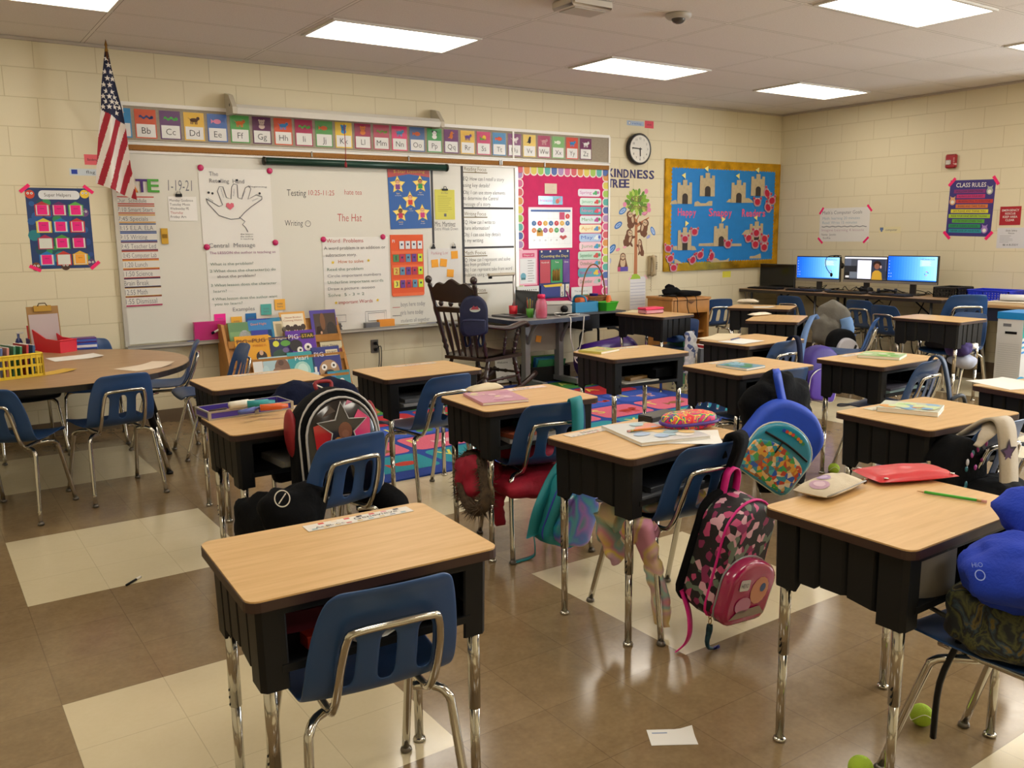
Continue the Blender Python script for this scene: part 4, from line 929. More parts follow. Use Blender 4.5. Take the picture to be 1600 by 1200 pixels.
for px, py, fl, rt_, lb in ((986, 344, 1, 10, 'highest sloth decal clinging to the left of the tree'), (1006, 357, -1, -15, 'sloth decal curled on the right of the trunk'), (982, 373, 1, -20, 'larger sloth decal with raised arms left of the trunk'), (1001, 388, -1, 15, 'small sloth decal low on the right of the trunk')):
    decal('sloth_decal', 'brown ' + lb, px, py, sloth(fl*(.6 if 'small' in lb else 1), rt_), group='sloth decals')
def sitter(m):
    m.flat([(-8*U, 0), (8*U, 0), (5*U, 12*UZ), (3*U, 19*UZ), (-3*U, 19*UZ), (-5*U, 12*UZ)], .001, SLO); m.disc(0, 8*UZ, 4*U, .0016, SL2, ry=6*U); m.disc(0, 17*UZ, 4.4*U, .0018, SLO); m.disc(0, 17*UZ, 3.2*U, .0024, SL2)
    m.rect(-8*U, -6*UZ, 8*U, 1*UZ, .0026, mat('#5a4aa8', .6)); m.rect(-8*U, -6*UZ, -4*U, 1*UZ, .003, mat('#c04a78', .6))
    for q in (-1.2, 1.2): m.disc(q*U, 17.5*UZ, .7*U, .003, INK, n=8)
decal('sloth_decal', 'sloth decal sitting reading a purple book at the foot of the tree', 973, 418, sitter, group='sloth decals')
def leaf(a, c1, c2, s=1.):
    def f(m): m.disc(0, 0, 6.5*U*s, .001, mat(c1, .6), ry=3.4*U*s, rot=a); m.disc(0, 0, 4.6*U*s, .0016, mat(c2, .6), ry=1.8*U*s, rot=a); m.disc(0, 0, 3*U*s, .002, mat(c1, .6), ry=.5*U*s, rot=a)
    return f
for px, py, a, c1, c2, s, lb in ((973, 329.5, .5, '#4a7fc4', '#a9c6ea', 1, 'blue leaf decal beside the highest sloth'), (966, 352, .5, '#3f74c0', '#9fc0ea', 1, 'blue leaf decal lower left of the highest sloth'), (1020, 361, -1., '#4a7fc8', '#b5cdf0', .9, 'blue leaf decal farthest right of the trunk'), (956, 389, .7, '#2f6fb8', '#8fb4e6', 1.1, 'blue leaf decal near the pink board'), (953, 408, 1.3, '#8fa3c8', '#b9c6de', .5, 'tiny blue leaf decal lowest by the pink board'), (1009, 331, .9, '#d9709a', '#f0a8c4', .8, 'pink bird decal on the branch'), (1006, 334, 0, '#c46a9a', '#e8a8c8', .5, 'small pink bird decal left on the branch'), (965.5, 390, .3, '#e07a9a', '#f0a0b8', .5, 'small pink flower decal beside the lowest large leaf'), (1013, 370, .5, '#8a8fd0', '#b5b8e6', .5, 'small violet flower decal right of the trunk'), (976, 386, .2, '#e89ab4', '#f2bccb', .45, 'pale pink flower decal under the larger sloth')):
    decal('leaf_decal', lb + ' on the wall', px, py, leaf(a, c1, c2, s), group='leaf decals')
# telephone and the lined paper
x, z = onback(1021.5, 415, -.04); t = thing('wall_telephone', 'beige wall telephone right of the sloth tree', 'telephone', TB(x, z)); BG = mat('#b5a483', .45)
MB().box((0, 0, .02), (.12, .22, .04), BG, bev=.012).part('base', t)
m = MB(); m.tube(smooth_path([(-.03, .10, .05), (-.03, .08, .075), (-.03, 0, .08), (-.03, -.08, .075), (-.03, -.10, .05)], 4), [.024]*4 + [.02]*4 + [.016]*4 + [.02]*4 + [.024], BG, 10); m.part('handset', t)
m = MB()
for i in range(3):
    for k in range(4): m.box((.012 + .017*i, .03 - .022*k, .042), (.011, .013, .006), mat('#7a6f58', .5))
m.part('keypad', t)
MB().tube([(-.03 + .008*math.cos(k*1.3), -.11 - .006*k + .04*math.sin(k*.06), .03 + .008*math.sin(k*1.3)) for k in range(36)], .0025, BG, 6).part('cord', t)
def d_lin(m, w, h, z):
    for k in range(8): m.rect(w*.02, h*(.14 + .095*k), w*.96, h*(.15 + .095*k), z, mat('#8f95b8', .6))
    o = []
    for x, a in ((.0, 50), (1., -45)): q = MB(); q.prism(tape(w*x, h*.98, a, .06, .018), .002, .0028, mat('#e8b8c4', .5)); o.append(('tape', q, None))
    return o
sheet('paper', 'white lined paper taped to the wall below the sloth tree', 'paper', 984.5, 433, 1008, 482, d_lin, mat('#dedee2', .6))
# ---- blue beach bulletin board
gx0, gx1, gz0, gz1 = -1.955, -.035, 1.02, 2.24
t = thing('bulletin_board', 'large bright blue bulletin board with a shiny gold scalloped border', 'bulletin board', TB(gx0, gz0)); W, H = gx1 - gx0, gz1 - gz0
MB().box((W/2, H/2, .01), (W, H, .02), mat('#0f7ccb', .6, var=.04)).part('backing', t)
m = MB(); G1 = mat('#cf9f20', .26, .7, var=.35, scale=9); bw = .075
def zig(L, n): return [(0, 0), (L, 0)] + [(L - L*k/n, -bw - (.016 if k % 2 else 0)) for k in range(n + 1)]
for M_, L_ in ((Matrix.Translation((0, H, .021)), W), (Matrix.Translation((W, 0, .021)) @ Matrix.Rotation(PI, 4, 'Z'), W), (Matrix.Translation((0, 0, .0225)) @ Matrix.Rotation(PI/2, 4, 'Z'), H), (Matrix.Translation((W, H, .0225)) @ Matrix.Rotation(-PI/2, 4, 'Z'), H)):
    m.flat(zig(L_, int(L_ / .022)), 0, G1, M_)
m.box((W/2, H + .006, .0132), (W + .024, .012, .026), G1); m.box((W/2, -.006, .0132), (W + .024, .012, .026), G1); m.box((-.006, H/2, .0132), (.012, H, .026), G1); m.box((W + .006, H/2, .0132), (.012, H, .026), G1)
m.part('gold_border', t)
q = lambda zx, zy: (1030 + zx*195/1232, 240 + zy*195/1232)   # from the enlarged view
def at(zx, zy, d=-.024): return onback(*q(zx, zy), d)
SAND = mat('#b9a988', .8, var=.08, scale=30); DOOR = mat('#3a3330', .8); FLG = mat('#e8e08a', .6)
def castle(zx, zy, ww, hh, side, label):
    x, z = at(zx, zy); a = at(zx + ww, zy)[0]; w = a - x; h = at(zx, zy - hh)[1] - z; T = TB(x, z, -.024)
    t = thing('paper_castle', label, 'paper cutout', T, 'paper sandcastles')
    P = [(0,0), (w,0), (w*.97,h*.92), (w*.80,h*.94), (w*.80,h*.80), (w*.66,h*.80), (w*.66,h*1.0), (w*.60,h*1.0), (w*.36,h*1.0), (w*.36,h*.80), (w*.2,h*.80), (w*.2,h*.92), (w*.02,h*.92)]
    P = [(0,0), (w,0), (w*.98,h*.90), (w*.79,h*.90), (w*.79,h*.78), (w*.66,h*.78), (w*.66,h), (w*.36,h), (w*.36,h*.78), (w*.2,h*.78), (w*.2,h*.88), (w*.01,h*.88)]
    m = MB(); m.prism(P, 0, .003, SAND); m.part('wall_cutout', t)
    m = MB(); dw = w*.19; m.flat([(w*.52 - dw, 0), (w*.52 + dw, 0)] + [(w*.52 + dw*math.cos(R(k)), h*.30 + h*.14*math.sin(R(k))) for k in range(0, 181, 20)], .0042, DOOR); m.part('doorway', t)
    m = MB(); m.box((w*.52, h*1.12, .003), (.004, h*.26, .002), SAND); s = -1 if side == 'l' else 1; m.flat([(w*.52, h*1.05), (w*.52, h*1.30), (w*.52 + s*w*.26, h*1.19)], .005, FLG); m.part('flag', t)
for a in ((176, 495, 145, 238, 'l', 'paper sandcastle highest left on the blue board'), (398, 420, 148, 232, 'l', 'paper sandcastle second from the left in the upper row'), (708, 484, 142, 225, 'l', 'paper sandcastle third from the left in the upper row'), (903, 417, 135, 217, 'l', 'paper sandcastle at the upper right of the blue board'), (180, 955, 135, 225, 'r', 'paper sandcastle at the lower left with a crab above its door'), (535, 915, 140, 225, 'r', 'paper sandcastle in the middle of the lower row'), (888, 870, 132, 200, 'l', 'paper sandcastle at the lower right covered by a ring of crabs')): castle(*a)
def sandhill(pts, label):
    x, z = at(pts[0][0], pts[0][1], -.0225); P = [(at(a, b, -.0225)[0] - x, at(a, b, -.0225)[1] - z) for a, b in pts]
    MB().prism(P, 0, .0012, SAND).solo('paper_sandbank', label, 'paper cutout', TB(x, z, -.0228), 'paper sandbanks')
for P, lb in (([(105,500),(120,470),(165,455),(180,498)], 'small paper sandbank left of the highest left castle'), ([(345,520),(350,480),(380,468),(410,490),(460,490),(490,468),(525,468),(522,515)], 'notched paper sandbank below the second upper castle'), ([(660,480),(690,448),(715,450),(712,482)], 'paper sandbank left of the third upper castle'), ([(845,485),(845,440),(885,440),(920,465),(930,485)], 'paper sandbank right of the third upper castle'), ([(135,950),(138,915),(175,912),(178,952)], 'paper sandbank left of the lower left castle'), ([(318,955),(318,910),(350,915),(368,952)], 'paper sandbank right of the lower left castle'), ([(388,912),(392,888),(535,882),(535,915)], 'long low paper sandbank left of the lower middle castle'), ([(680,915),(690,888),(810,888),(812,912)], 'long low paper sandbank right of the lower middle castle'), ([(812,800),(850,755),(890,750),(890,800)], 'paper sandbank beside the crab ringed castle'), ([(510,1075),(515,1040),(560,1030),(600,1055),(660,1050),(690,1030),(685,1065)], 'paper sandbank along the bottom border'), ([(890,1035),(895,1012),(940,1010),(1000,985),(1005,1035)], 'paper sandbank at the bottom right corner of the blue board'), ([(150,1040),(170,1045),(235,1085),(150,1085)], 'paper sandbank at the bottom left corner of the blue board')): sandhill(P, lb)
CR = mat('#b5123a', .6); CRL = mat('#b58f9a', .7)
def crab(zx, zy, rot, label):
    x, z = at(zx, zy); x2 = at(zx + 40, zy)[0]; s = (x2 - x)*.84; m = MB(); M_ = Matrix.Rotation(R(rot), 4, 'Z')
    m.prism([tuple((M_ @ Vector((a*s, b*s, 0)))[:2]) for a, b in ((-1.0,-.55),(-.5,-.9),(.5,-.9),(1.0,-.55),(1.1,.2),(1.35,.7),(1.0,1.05),(.75,.75),(.5,.75),(-.5,.75),(-.75,.75),(-1.0,1.05),(-1.35,.7),(-1.1,.2))], 0, .002, CRL)
    m.disc(0, -.05*s, .78*s, .003, CR, ry=.62*s, T=M_)
    for q in (-1, 1): m.disc(q*1.0*s, .62*s, .24*s, .003, CR, T=M_, n=9); m.disc(q*.28*s, .62*s, .13*s, .0036, WHITE, T=M_, n=8); m.disc(q*.28*s, .64*s, .06*s, .0042, INK, T=M_, n=6)
    m.solo('paper_crab', label, 'paper cutout', TB(x, z, -.0296), 'paper crabs')
for a in ((1062,390,-40,'red paper crab highest at the right edge of the blue board'), (1108,462,10,'red paper crab nearest the right border'), (965,475,0,'red paper crab under the upper right castle'), (1070,530,-35,'red paper crab lowest of the four at upper right'), (345,770,0,'red paper crab above the right tower of the lower left castle'), (250,840,0,'red paper crab over the door of the lower left castle'), (675,890,0,'red paper crab beside the door of the lower middle castle'), (955,780,0,'red paper crab at the top of the ring on the lower right castle'), (878,832,10,'red paper crab at the left of the ring'), (1035,838,-10,'red paper crab at the right of the ring'), (945,893,0,'red paper crab at the foot of the ring'), (1032,922,0,'red paper crab outside the ring at its lower right'), (400,998,20,'red paper crab right of two along the bottom border'), (325,1048,30,'red paper crab left of two along the bottom border'), (510,1015,65,'red paper crab climbing steeply near the bottom sandbank'), (105,1035,15,'red paper crab low on the left border'), (138,1125,0,'red paper crab overlapping the bottom left corner of the gold border'), (85,935,-10,'pink and white paper crab sticking out over the left border')): crab(*a)
def word(s, zx, zy, hh, ww):
    n = len(s); wts = [1.25] + [1.0]*(n - 1); tot = sum(wts); acc = 0
    for i, ch in enumerate(s):
        x, z = at(zx + ww*acc/tot, zy); x1 = at(zx + ww*(acc + wts[i]*.86)/tot, zy)[0]; z1 = at(zx, zy - hh)[1]; acc += wts[i]
        k_ = s[:i].count(ch); od = ('first ' if k_ == 0 else 'second ') if s.count(ch) > 1 else ''
        px, py = q(zx + ww*(acc - wts[i])/tot, zy)
        letter(ch, px, py, (hh if i == 0 else hh*.95)*195/1232, mat('#e0567f', .6), 'pink cutout, %sletter %s of the word %s on the blue board' % (od, ch, s), d=.0198, w=x1 - x, group=s + ' letters', th=.003)
word('Happy', 182, 612, 75, 185); word('Snappy', 487, 618, 80, 232); word('Readers', 815, 622, 78, 235)
# yellow note under it
sheet('note', 'small yellow note on the wall under the blue bulletin board', 'note', 1129, 424, 1141.5, 433, lambda m, w, h, z: lines(m, w, h, z, 3, .3, .75, c=mat('#b5a92f', .7)), mat('#e3dc4a', .6))
# ---- outlet with cords under the board
x, z = onback(585, 541); t = thing('wall_outlet', 'dark grey electrical outlet with two black cords below the marker tray', 'outlet', TB(x, z))
m = MB(); m.box((0, 0, .004), (.075, .12, .008), mat('#6b6660', .4, .3), bev=.003); m.part('cover_plate', t)
for yy in (-.028, .028): MB().box((.004, yy, .02), (.03, .03, .028), DARK, bev=.006).part('plug', t)
for dx in (0, .022): MB().tube(smooth_path([(.004, .028 - dx*2.4, .034), (.02 + dx, -.0, .045), (.03 + dx, -.12, .03), (.012 + dx*.9, -.3, .03), (.03, -.50, .03)], 5), .004, DARK, 7).part('cord', t)
# ================================================================== the right wall
x = onright(1488, 252); t = thing('fire_alarm', 'red fire alarm strobe high on the right wall', 'fire alarm', TRW(*x))
MB().box((0, 0, .02), (.115, .14, .04), mat('#9c1826', .4), bev=.012).part('housing', t)
MB().box((-.018, -.012, .045), (.055, .05, .02), mat('#cfcac4', .15, coat=.5), bev=.008).part('strobe_lens', t); m = MB(); m.text('FIRE', .040, -.04, .014, WHITE, .0412, T=None); 
for k in range(4): m.rect(.03, -.03 + .018*k, .046, -.024 + .018*k, .0412, mat('#d8a8a8', .6))
m.part('lettering', t)
def d_rules(m, w, h, z):
    m.text('CLASS RULES', w*.14, h*.875, h*.075, WHITE, z, w*.66, thin=.012)
    for k, (s, c, x0, x1) in enumerate((('FOLLOW DIRECTIONS', '#8a2f7a', .1, .80), ('ALWAYS DO YOUR BEST', '#c02f72', .17, .80), ('BE RESPECTFUL TO EVERYONE', '#c83a34', .17, .98), ('SHARE AND TAKE TURNS', '#d87a38', .17, .88), ('SAY PLEASE AND THANK YOU', '#d8cf3a', .07, .90), ('RAISE YOUR HAND BEFORE TALKING', '#a8c832', .03, .95), ('LISTEN WHEN OTHERS TALK', '#5aa838', .12, .84), ('KEEP A CLEAN SCHOOL', '#1f8f5a', .05, .76), ('NEVER GIVE UP, HAVE FUN', '#1f93a0', .06, .80))):
        y = h*(.80 - .088*k); m.rect(w*x0, y - h*.033, w*x1, y + h*.033, z, mat(c, .5)); m.text(s, w*(x0 + x1)/2, y - h*.016, h*.033, mat('#2a2438', .6), z + .0008, al='C', wmax=w*(x1 - x0)*.86)
    for x, y, c in ((.89, .80, '#a9b0a8'), (.09, .62, '#d8a878'), (.86, .12, '#a884c8')):
        m.disc(w*x, h*y, w*.07, z + .0014, mat(c, .6), ry=h*.065); m.disc(w*x, h*(y + .035), w*.05, z + .002, mat(c, .6)); m.disc(w*x, h*(y - .01), w*.04, z + .0026, mat('#ece6da', .6))
        for q in (-1, 1): m.flat([(w*(x + q*.05), h*(y + .05)), (w*(x + q*.02), h*(y + .07)), (w*(x + q*.06), h*(y + .10))], z + .0024, mat(c, .6))
    o = []
    for x, y, a in ((.04, .97, 50), (1.0, .98, -55), (.03, .01, -45), (.97, .02, 50)): q = MB(); q.prism(tape(w*x, h*y, a, .10, .03), .003, .0038, PINKT); o.append(('tape', q, None))
    return o
sheet('poster', 'purple CLASS RULES poster with rainbow bars taped on the right wall', 'poster', 1484.5, 283, 1548.5, 369, d_rules, mat('#3a2f7a', .4), side='r', rot=-1.5)
def d_em(m, w, h, z):
    for k, s in enumerate(('EMERGENCY', 'RESCUE', 'KEEP AREA', 'CLEAR')): m.text(s, w*.5, h*(.74 - .175*k), h*.11, WHITE, z, al='C', wmax=w*.86, thin=.012)
sheet('sign', 'red EMERGENCY RESCUE KEEP AREA CLEAR sign on the right wall', 'sign', 1563.5, 323, 1594, 351.5, d_em, mat('#a81a28', .35), side='r', th=.003)
def d_sch(m, w, h, z): m.text('Daily Safety', w*.5, h*.82, h*.08, INK, z, al='C'); m.text('Rescue', w*.5, h*.7, h*.07, INK, z, al='C'); lines(m, w, h, z, 5, .3, .6, .1, .6); m.text('BE A BUDDY', w*.5, h*.12, h*.09, INK, z, al='C')
sheet('paper', 'white typed page in a plastic sleeve under the red emergency sign', 'paper', 1559, 356, 1601, 388, d_sch, mat('#d3d3d8', .25, coat=.5), side='r')
def d_goal(m, w, h, z):
    m.text("Math's Computer Goals", w*.05, h*.82, h*.1, INKGREY, z, w*.8, thin=-.01); m.text('Math: learning 20 minutes', w*.06, h*.66, h*.08, mat('#8fa8b8', .7), z, w*.75, thin=-.012); m.text('Read: Write 15 minutes', w*.06, h*.53, h*.08, mat('#8fa8b8', .7), z, w*.7, thin=-.012)
    m.tube([(w*k/40, h*(.45 + .012*math.sin(k*1.3)), z) for k in range(2, 39)], .004, INKGREY, 5, flat=.3)
    m.text('Imagine Learning 4 lessons', w*.05, h*.31, h*.075, mat('#b89aa8', .7), z, w*.85, thin=-.012); m.text('Name:  Joselin', w*.05, h*.18, h*.065, INKGREY, z, w*.3, thin=-.012); m.text('Sofia', w*.08, h*.08, h*.06, INKGREY, z, w*.16, thin=-.012)
    o = []
    for x, y, a in ((.03, .93, 55), (.99, .97, -50), (.03, .03, -45), (.95, .05, 45)): q = MB(); q.prism(tape(w*x, h*y, a, .09, .024), .003, .0038, PINKT); o.append(('tape', q, None))
    return o
sheet('chart', 'white handwritten computer goals paper taped above the monitors', 'chart paper', 1282, 326, 1357, 377.5, d_goal, mat('#dedcd8', .6), side='r')
def d_cl(m, w, h, z): m.rect(w*.04, h*.45, w*.20, h*.9, z, mat('#5a6f9a', .5)); m.rect(w*.08, h*.2, w*.16, h*.45, z, mat('#5a6f9a', .5)); m.text('computer', w*.3, h*.35, h*.35, INKGREY, z, w*.55)
sheet('label_card', 'cream word label reading computer right of the goals paper', 'label', 1374, 354.5, 1407, 364, d_cl, mat('#ddd3a6', .5), side='r')
# ================================================================== desks and chairs in place
def cdesk(FLx, FLy, rz):   # desk frame from its front-left top corner
    c = Matrix.Rotation(R(rz), 4, 'Z') @ Vector((DW/2, DD/2, 0)); return TR(FLx + c.x, FLy + c.y, 0, rz)
DESKS = {
 'D1': (cdesk(-8.515, -5.495, -3), 'student desk nearest the camera at the left, name strip along its far edge'),
 'D2': (cdesk(-7.09, -5.10, 3.5), 'student desk in the middle holding the colourful zip pouch and workbook'),
 'D3': (cdesk(-7.14, -6.135, 0), 'student desk at the right front holding the red pouch and green pencil'),
 'D4': (cdesk(-8.06, -3.915, 0), 'student desk with an open silver pencil box, second from the left front'),
 'D5': (cdesk(-7.825, -2.86, 1), 'student desk in front of the picture book display'),
 'D6': (cdesk(-7.0, -3.10, -.5), 'empty topped student desk in front of the rocking chair'),
 'D7': (cdesk(-7.04, -4.13, -3.5), 'student desk with a cream pencil pouch and pink book'),
 'D8': (cdesk(-5.585, -3.29, -4.5), 'student desk on the rug with a small yellow book'),
 'D9': (cdesk(-5.46, -4.15, -2.5), 'student desk with the blue backpack hanging at its open side'),
 'D10': (cdesk(-4.63, -4.45, 0), 'student desk with a green edged book, in front of the grey jacket'),
 'D11': (cdesk(-5.91, -5.465, -4), 'student desk at the right with a red spined picture book'),
 'D12': (cdesk(-4.89, -5.47, -10), 'student desk cut by the right edge of the photo with white sheets on it'),
 'D13': (TR(-1.80, -3.16, 0, 90), 'empty student desk turned sideways in front of the white water box'),
 'D14': (TR(-1.97, -1.42, 0, 119), 'farthest student desk near the computers with a white pouch on it'),
 'D15': (TR(-2.80, -2.27, 0, 30), 'student desk turned at an angle beside the purple backpack'),
 'D16': (cdesk(-4.49, -3.38, 0), 'student desk with white papers and a pencil, behind the desk with the blue backpack'),
 'D17': (TR(-3.29, -1.25, 0, 93), 'student desk with a pink pencil box, turned sideways near the wooden cart'),
}
D0 = None; DM = {}
for k, (T, lb) in DESKS.items():
    if D0 is None: D0 = make_desk(T, lb); DM[k] = T
    else: dup(D0, T, lb, 'student desks'); DM[k] = T
CHAIRS = {
 'C1': ((-8.21, -5.355, -6), 'blue school chair at the nearest left desk, empty'),
 'C2': ((-6.735, -4.91, -5), 'blue school chair with the tie-dye shirt and pink doll backpack on it'),
 'C3': ((-6.8, -6.22, -3), 'blue school chair at the right front desk under the camouflage bag'),
 'C4': ((-7.758, -4.02, 10), 'blue school chair holding the black and red star backpack'),
 'C5': ((-7.40, -1.22, 88), 'blue school chair seen from its side in front of the picture book display'),
 'C6': ((-6.74, -3.03, 6), 'blue school chair on the rug edge at the empty topped desk'),
 'C7': ((-6.69, -3.99, -13), 'blue school chair with a teal strap over its back'),
 'C8': ((-5.15, -3.525, 90), 'blue school chair turned sideways on the rug behind the desk with the blue backpack'),
 'C9': ((-5.155, -4, 0), 'blue school chair hidden behind the hanging blue backpack'),
 'C10': ((-4.325, -4.29, 5), 'blue school chair with a dark blue strap at the green edged book desk'),
 'C11': ((-5.6, -5.34, -5), 'blue school chair with a white star scarf over its back'),
 'C12': ((-4.58, -5.41, -10), 'blue school chair under the desk at the right edge of the photo'),
 'C13': ((-1.62, -3.20, 88), 'blue school chair under the sideways empty desk by the water box'),
 'C14': ((-1.60, -0.38, -20), 'blue school chair left of the farthest desk, beside the wall under the blue board'),
 'C15': ((-2.5, -2.72, 28), 'blue school chair carrying the purple backpack at the angled desk'),
 'C16': ((-4.19, -3.205, 2), 'blue school chair pushed under the desk with papers and a pencil'),
 'C17': ((-3.03, -1.25, 92), 'blue school chair under the desk with the pink pencil box'),
 'F1': ((-0.56, -0.8, -82), 'blue school chair at the computer table below the first lit monitor'),
 'F2': ((-0.56, -1.72, -88), 'blue school chair at the computer table, left of the pair below the middle monitor'),
 'F3': ((-0.95, -2.28, -94), 'blue school chair at the computer table, right and nearer of the pair'),
 'FJ': ((-1.62, -2.02, -60), 'blue school chair with a grey hooded jacket draped over its back'),
 'La': ((-8.64, -1.99, -30), 'blue school chair at the round table cut by the left edge of the photo'),
 'Lb': ((-8.14, -1.875, 9), 'blue school chair at the near side of the round table, its back to the camera'),
 'Lc': ((-8, -0.4, 172), 'blue school chair at the wall side of the round table, only its top showing'),
 'Ld': ((-7.6, -0.72, 75), 'blue school chair at the right end of the round table beside the whiteboard tray'),
}
C0 = None
for k, ((x, y, rz), lb) in CHAIRS.items():
    if C0 is None: C0 = make_chair(TR(x, y, 0, rz), lb)
    else: dup(C0, TR(x, y, 0, rz) @ Matrix.Scale({'C17': .86, 'C8': .8}.get(k, 1), 4), lb, 'blue plastic school chairs')
make_chair(TR(-1.03, -2.84, 0, -35), 'larger blue school chair beside the white water box', s=1.2)
make_chair(TR(-8.44, -.545, 0, 185), 'black school chair at the far side of the round table under the red bin', col=BLACKP, group=None)
CT = lambda k: TR(*CHAIRS[k][0][:2], 0, CHAIRS[k][0][2])
# tennis balls on the near right chair's feet and one on the floor
TEN = mat('#a9c93a', .9, var=.1, bump=.3, bscale=300); SEAM = mat('#e2e6c8', .8)
def tennis(p, lb):
    m = MB(); m.ball((0, 0, .033), (.033, .033, .033), TEN, 20, 14)
    m.tube([(.0335*math.cos(a)*math.cos(.5*math.sin(2*a)), .0335*math.sin(a)*math.cos(.5*math.sin(2*a)), .033 + .0335*math.sin(.5*math.sin(2*a))) for a in [2*PI*k/40 for k in range(40)]], .0012, SEAM, 5, closed=True)
    m.solo('tennis_ball', lb, 'tennis ball', TR(*p), 'tennis balls')
tennis((*onlevel(1440, 1117, .033), 0), 'green tennis ball on the floor under the nearest right chair')
tennis((*onlevel(1345, 1200, .033), 0), 'green tennis ball at the bottom edge of the photo by a chair foot')
tennis((*onlevel(1303, 732, .033), 0), 'green tennis ball on the floor behind the red spined book desk')
# ---- rug
rx0, rx1, ry0, ry1 = -7.0, -3.35, -2.67, -.36
m = MB(); RB = mat('#1b3f96', .95, var=.15, scale=90, bump=.3, bscale=500); m.box(((rx0 + rx1)/2, (ry0 + ry1)/2, .005), (rx1 - rx0, ry1 - ry0, .01), RB)
rows = ['#1f8a9a', '#d3637c', '#3355b8', '#b3202c', '#3f8a3c']; nc = 6; bw = .13; cw = (rx1 - rx0 - 2*bw)/nc; chh = (ry1 - ry0 - 2*bw)/5; LT = 'UVWXYZOPQRSTIJKLMNDEFGHABC!?..'; rr = random.Random(4)
for r_ in range(5):
    for c in range(nc):
        x0 = rx0 + bw + cw*c + .025; x1 = x0 + cw - .05; y0 = ry0 + bw + chh*r_ + .02; y1 = y0 + chh - .04; z = .0112
        m.flat(rrect(x0, y0, x1, y1, .06), z, mat(rows[r_], .95, var=.12, scale=90))
        m.text(LT[r_*6 + c] if LT[r_*6 + c].isalpha() else 'A', x0 + .06, y1 - .19, .13, mat('#d8d860' if r_ != 3 else '#e8c84a', .95), z + .0006, thin=.01)
        kd = rr.choice('dfmsbl'); cl = mat(rr.choice(['#8a5a36', '#3f7f3a', '#c0392b', '#e0a03a', '#d8a8b0', '#b8763a']), .95); animal(m, kd, x0 + (x1 - x0)*.64, y0 + (y1 - y0)*.42, .14, cl, z + .0006)
m.solo('rug', 'blue bordered alphabet rug with red, pink, blue and teal animal squares', 'rug')
# ================================================================== round table at the left
rcx, rcy, rr_, rh = -8.41, -1.235, .86, .68
t = thing('round_table', 'large round wood topped activity table with a black edge at the left', 'table', TR(rcx, rcy))
circ = lambda r, n=56: [(r*math.cos(2*PI*k/n), r*math.sin(2*PI*k/n)) for k in range(n)]
MB().prism(circ(rr_), rh - .004, rh, LAM2).part('table_top', t)
m = MB(); m.prism(circ(rr_ + .004), rh - .034, rh - .002, mat('#17130f', .4)); m.part('edge_band', t, 'black edge band')
m = MB(); m.prism(circ(rr_*.72), rh - .07, rh - .034, DARK); m.part('apron', t)
for a in (8, -34, 135, 180, 225): 
    c, s = math.cos(R(a)), math.sin(R(a)); m = MB(); m.tube([(c*.60, s*.60, rh - .05), (c*.67, s*.67, .30)], .022, DARK, 12); m.tube([(c*.665, s*.665, .33), (c*.74, s*.74, .012)], .016, CHROME, 12); m.lathe([(.016, .018), (.022, .01), (.02, 0)], (c*.743, s*.743, 0), DARK, 12); m.part('leg', t)
def onround(px, py, z=rh): x, y = onlevel(px, py, z); return x, y
def paper(px, py, w, h, rz, lb, c=WHITE, z=rh, curl=.012, cat='paper', name='paper', draw=None, zoff=.0006):
    x, y = onlevel(px, py, z); m = MB(); f = lambda u, v: ((u - .5)*w, (v - .5)*h, .001 + curl*max(0, u - .55)**2*4*(1 - v*.5))
    m.grid(f, 8, 4, c); m.grid(lambda u, v: (f(1 - u, v)[0], f(1 - u, v)[1], f(1 - u, v)[2] - .0008), 8, 4, c)
    if draw: draw(m, w, h)
    return m.solo(name, lb, cat, TR(x, y, z + zoff, rz))
paper(117, 559, .30, .22, 8, 'white sheet of paper on the round table in front of the red bin')
paper(226, 574, .27, .21, 25, 'cream folded sheet near the right end of the round table', mat('#d9c9b4', .7), curl=.03)
paper(80, 583, .26, .12, 30, 'yellow and black printed card beside the yellow crate', mat('#c8a23a', .6))
# yellow crate of books
def crate(name, label, cat, T, w, d, h, c, slots=True):
    t = thing(name, label, cat, T); m = MB(); a = .93
    def wall(p0, p1, z0, z1, th=.006):
        v = Vector((p1[0] - p0[0], p1[1] - p0[1], 0)); L_ = v.length; an = math.atan2(v.y, v.x)
        m.box((0, 0, 0), (L_, th, z1 - z0), c, Matrix.Translation(((p0[0] + p1[0])/2, (p0[1] + p1[1])/2, (z0 + z1)/2)) @ Matrix.Rotation(an, 4, 'Z'))
    P = [(-w/2, -d/2), (w/2, -d/2), (w/2, d/2), (-w/2, d/2)]
    for i in range(4):
        p, q = Vector(P[i]), Vector(P[(i + 1) % 4]); L_ = (q - p).length
        wall(p, q, 0, h*.12); wall(p, q, h*.82, h); wall(p, q, h*.45, h*.56)
        n = max(3, int(L_/.028)) if slots else 1
        if slots:
            for k in range(n + 1):
                c_ = p.lerp(q, k/n); m.box((c_.x, c_.y, h/2), (.010, .010, h), c)
        else: wall(p, q, 0, h)
    m.box((0, 0, .003), (w, d, .006), c); m.part('basket_wall', t)
    m = MB(); m.tube([(x*1.02, y*1.02, h) for x, y in rrect(-w/2, -d/2, w/2, d/2, .015)], .006, c, 8, closed=True); m.part('rim', t); return t
x, y = onlevel(20, 592, rh); YT = TR(x - .02, y + .10, rh, 18)
crate('book_crate', 'yellow slotted plastic crate of thin books on the round table', 'crate', YT, .30, .24, .13, mat('#d9b81a', .4))
rr = random.Random(8)
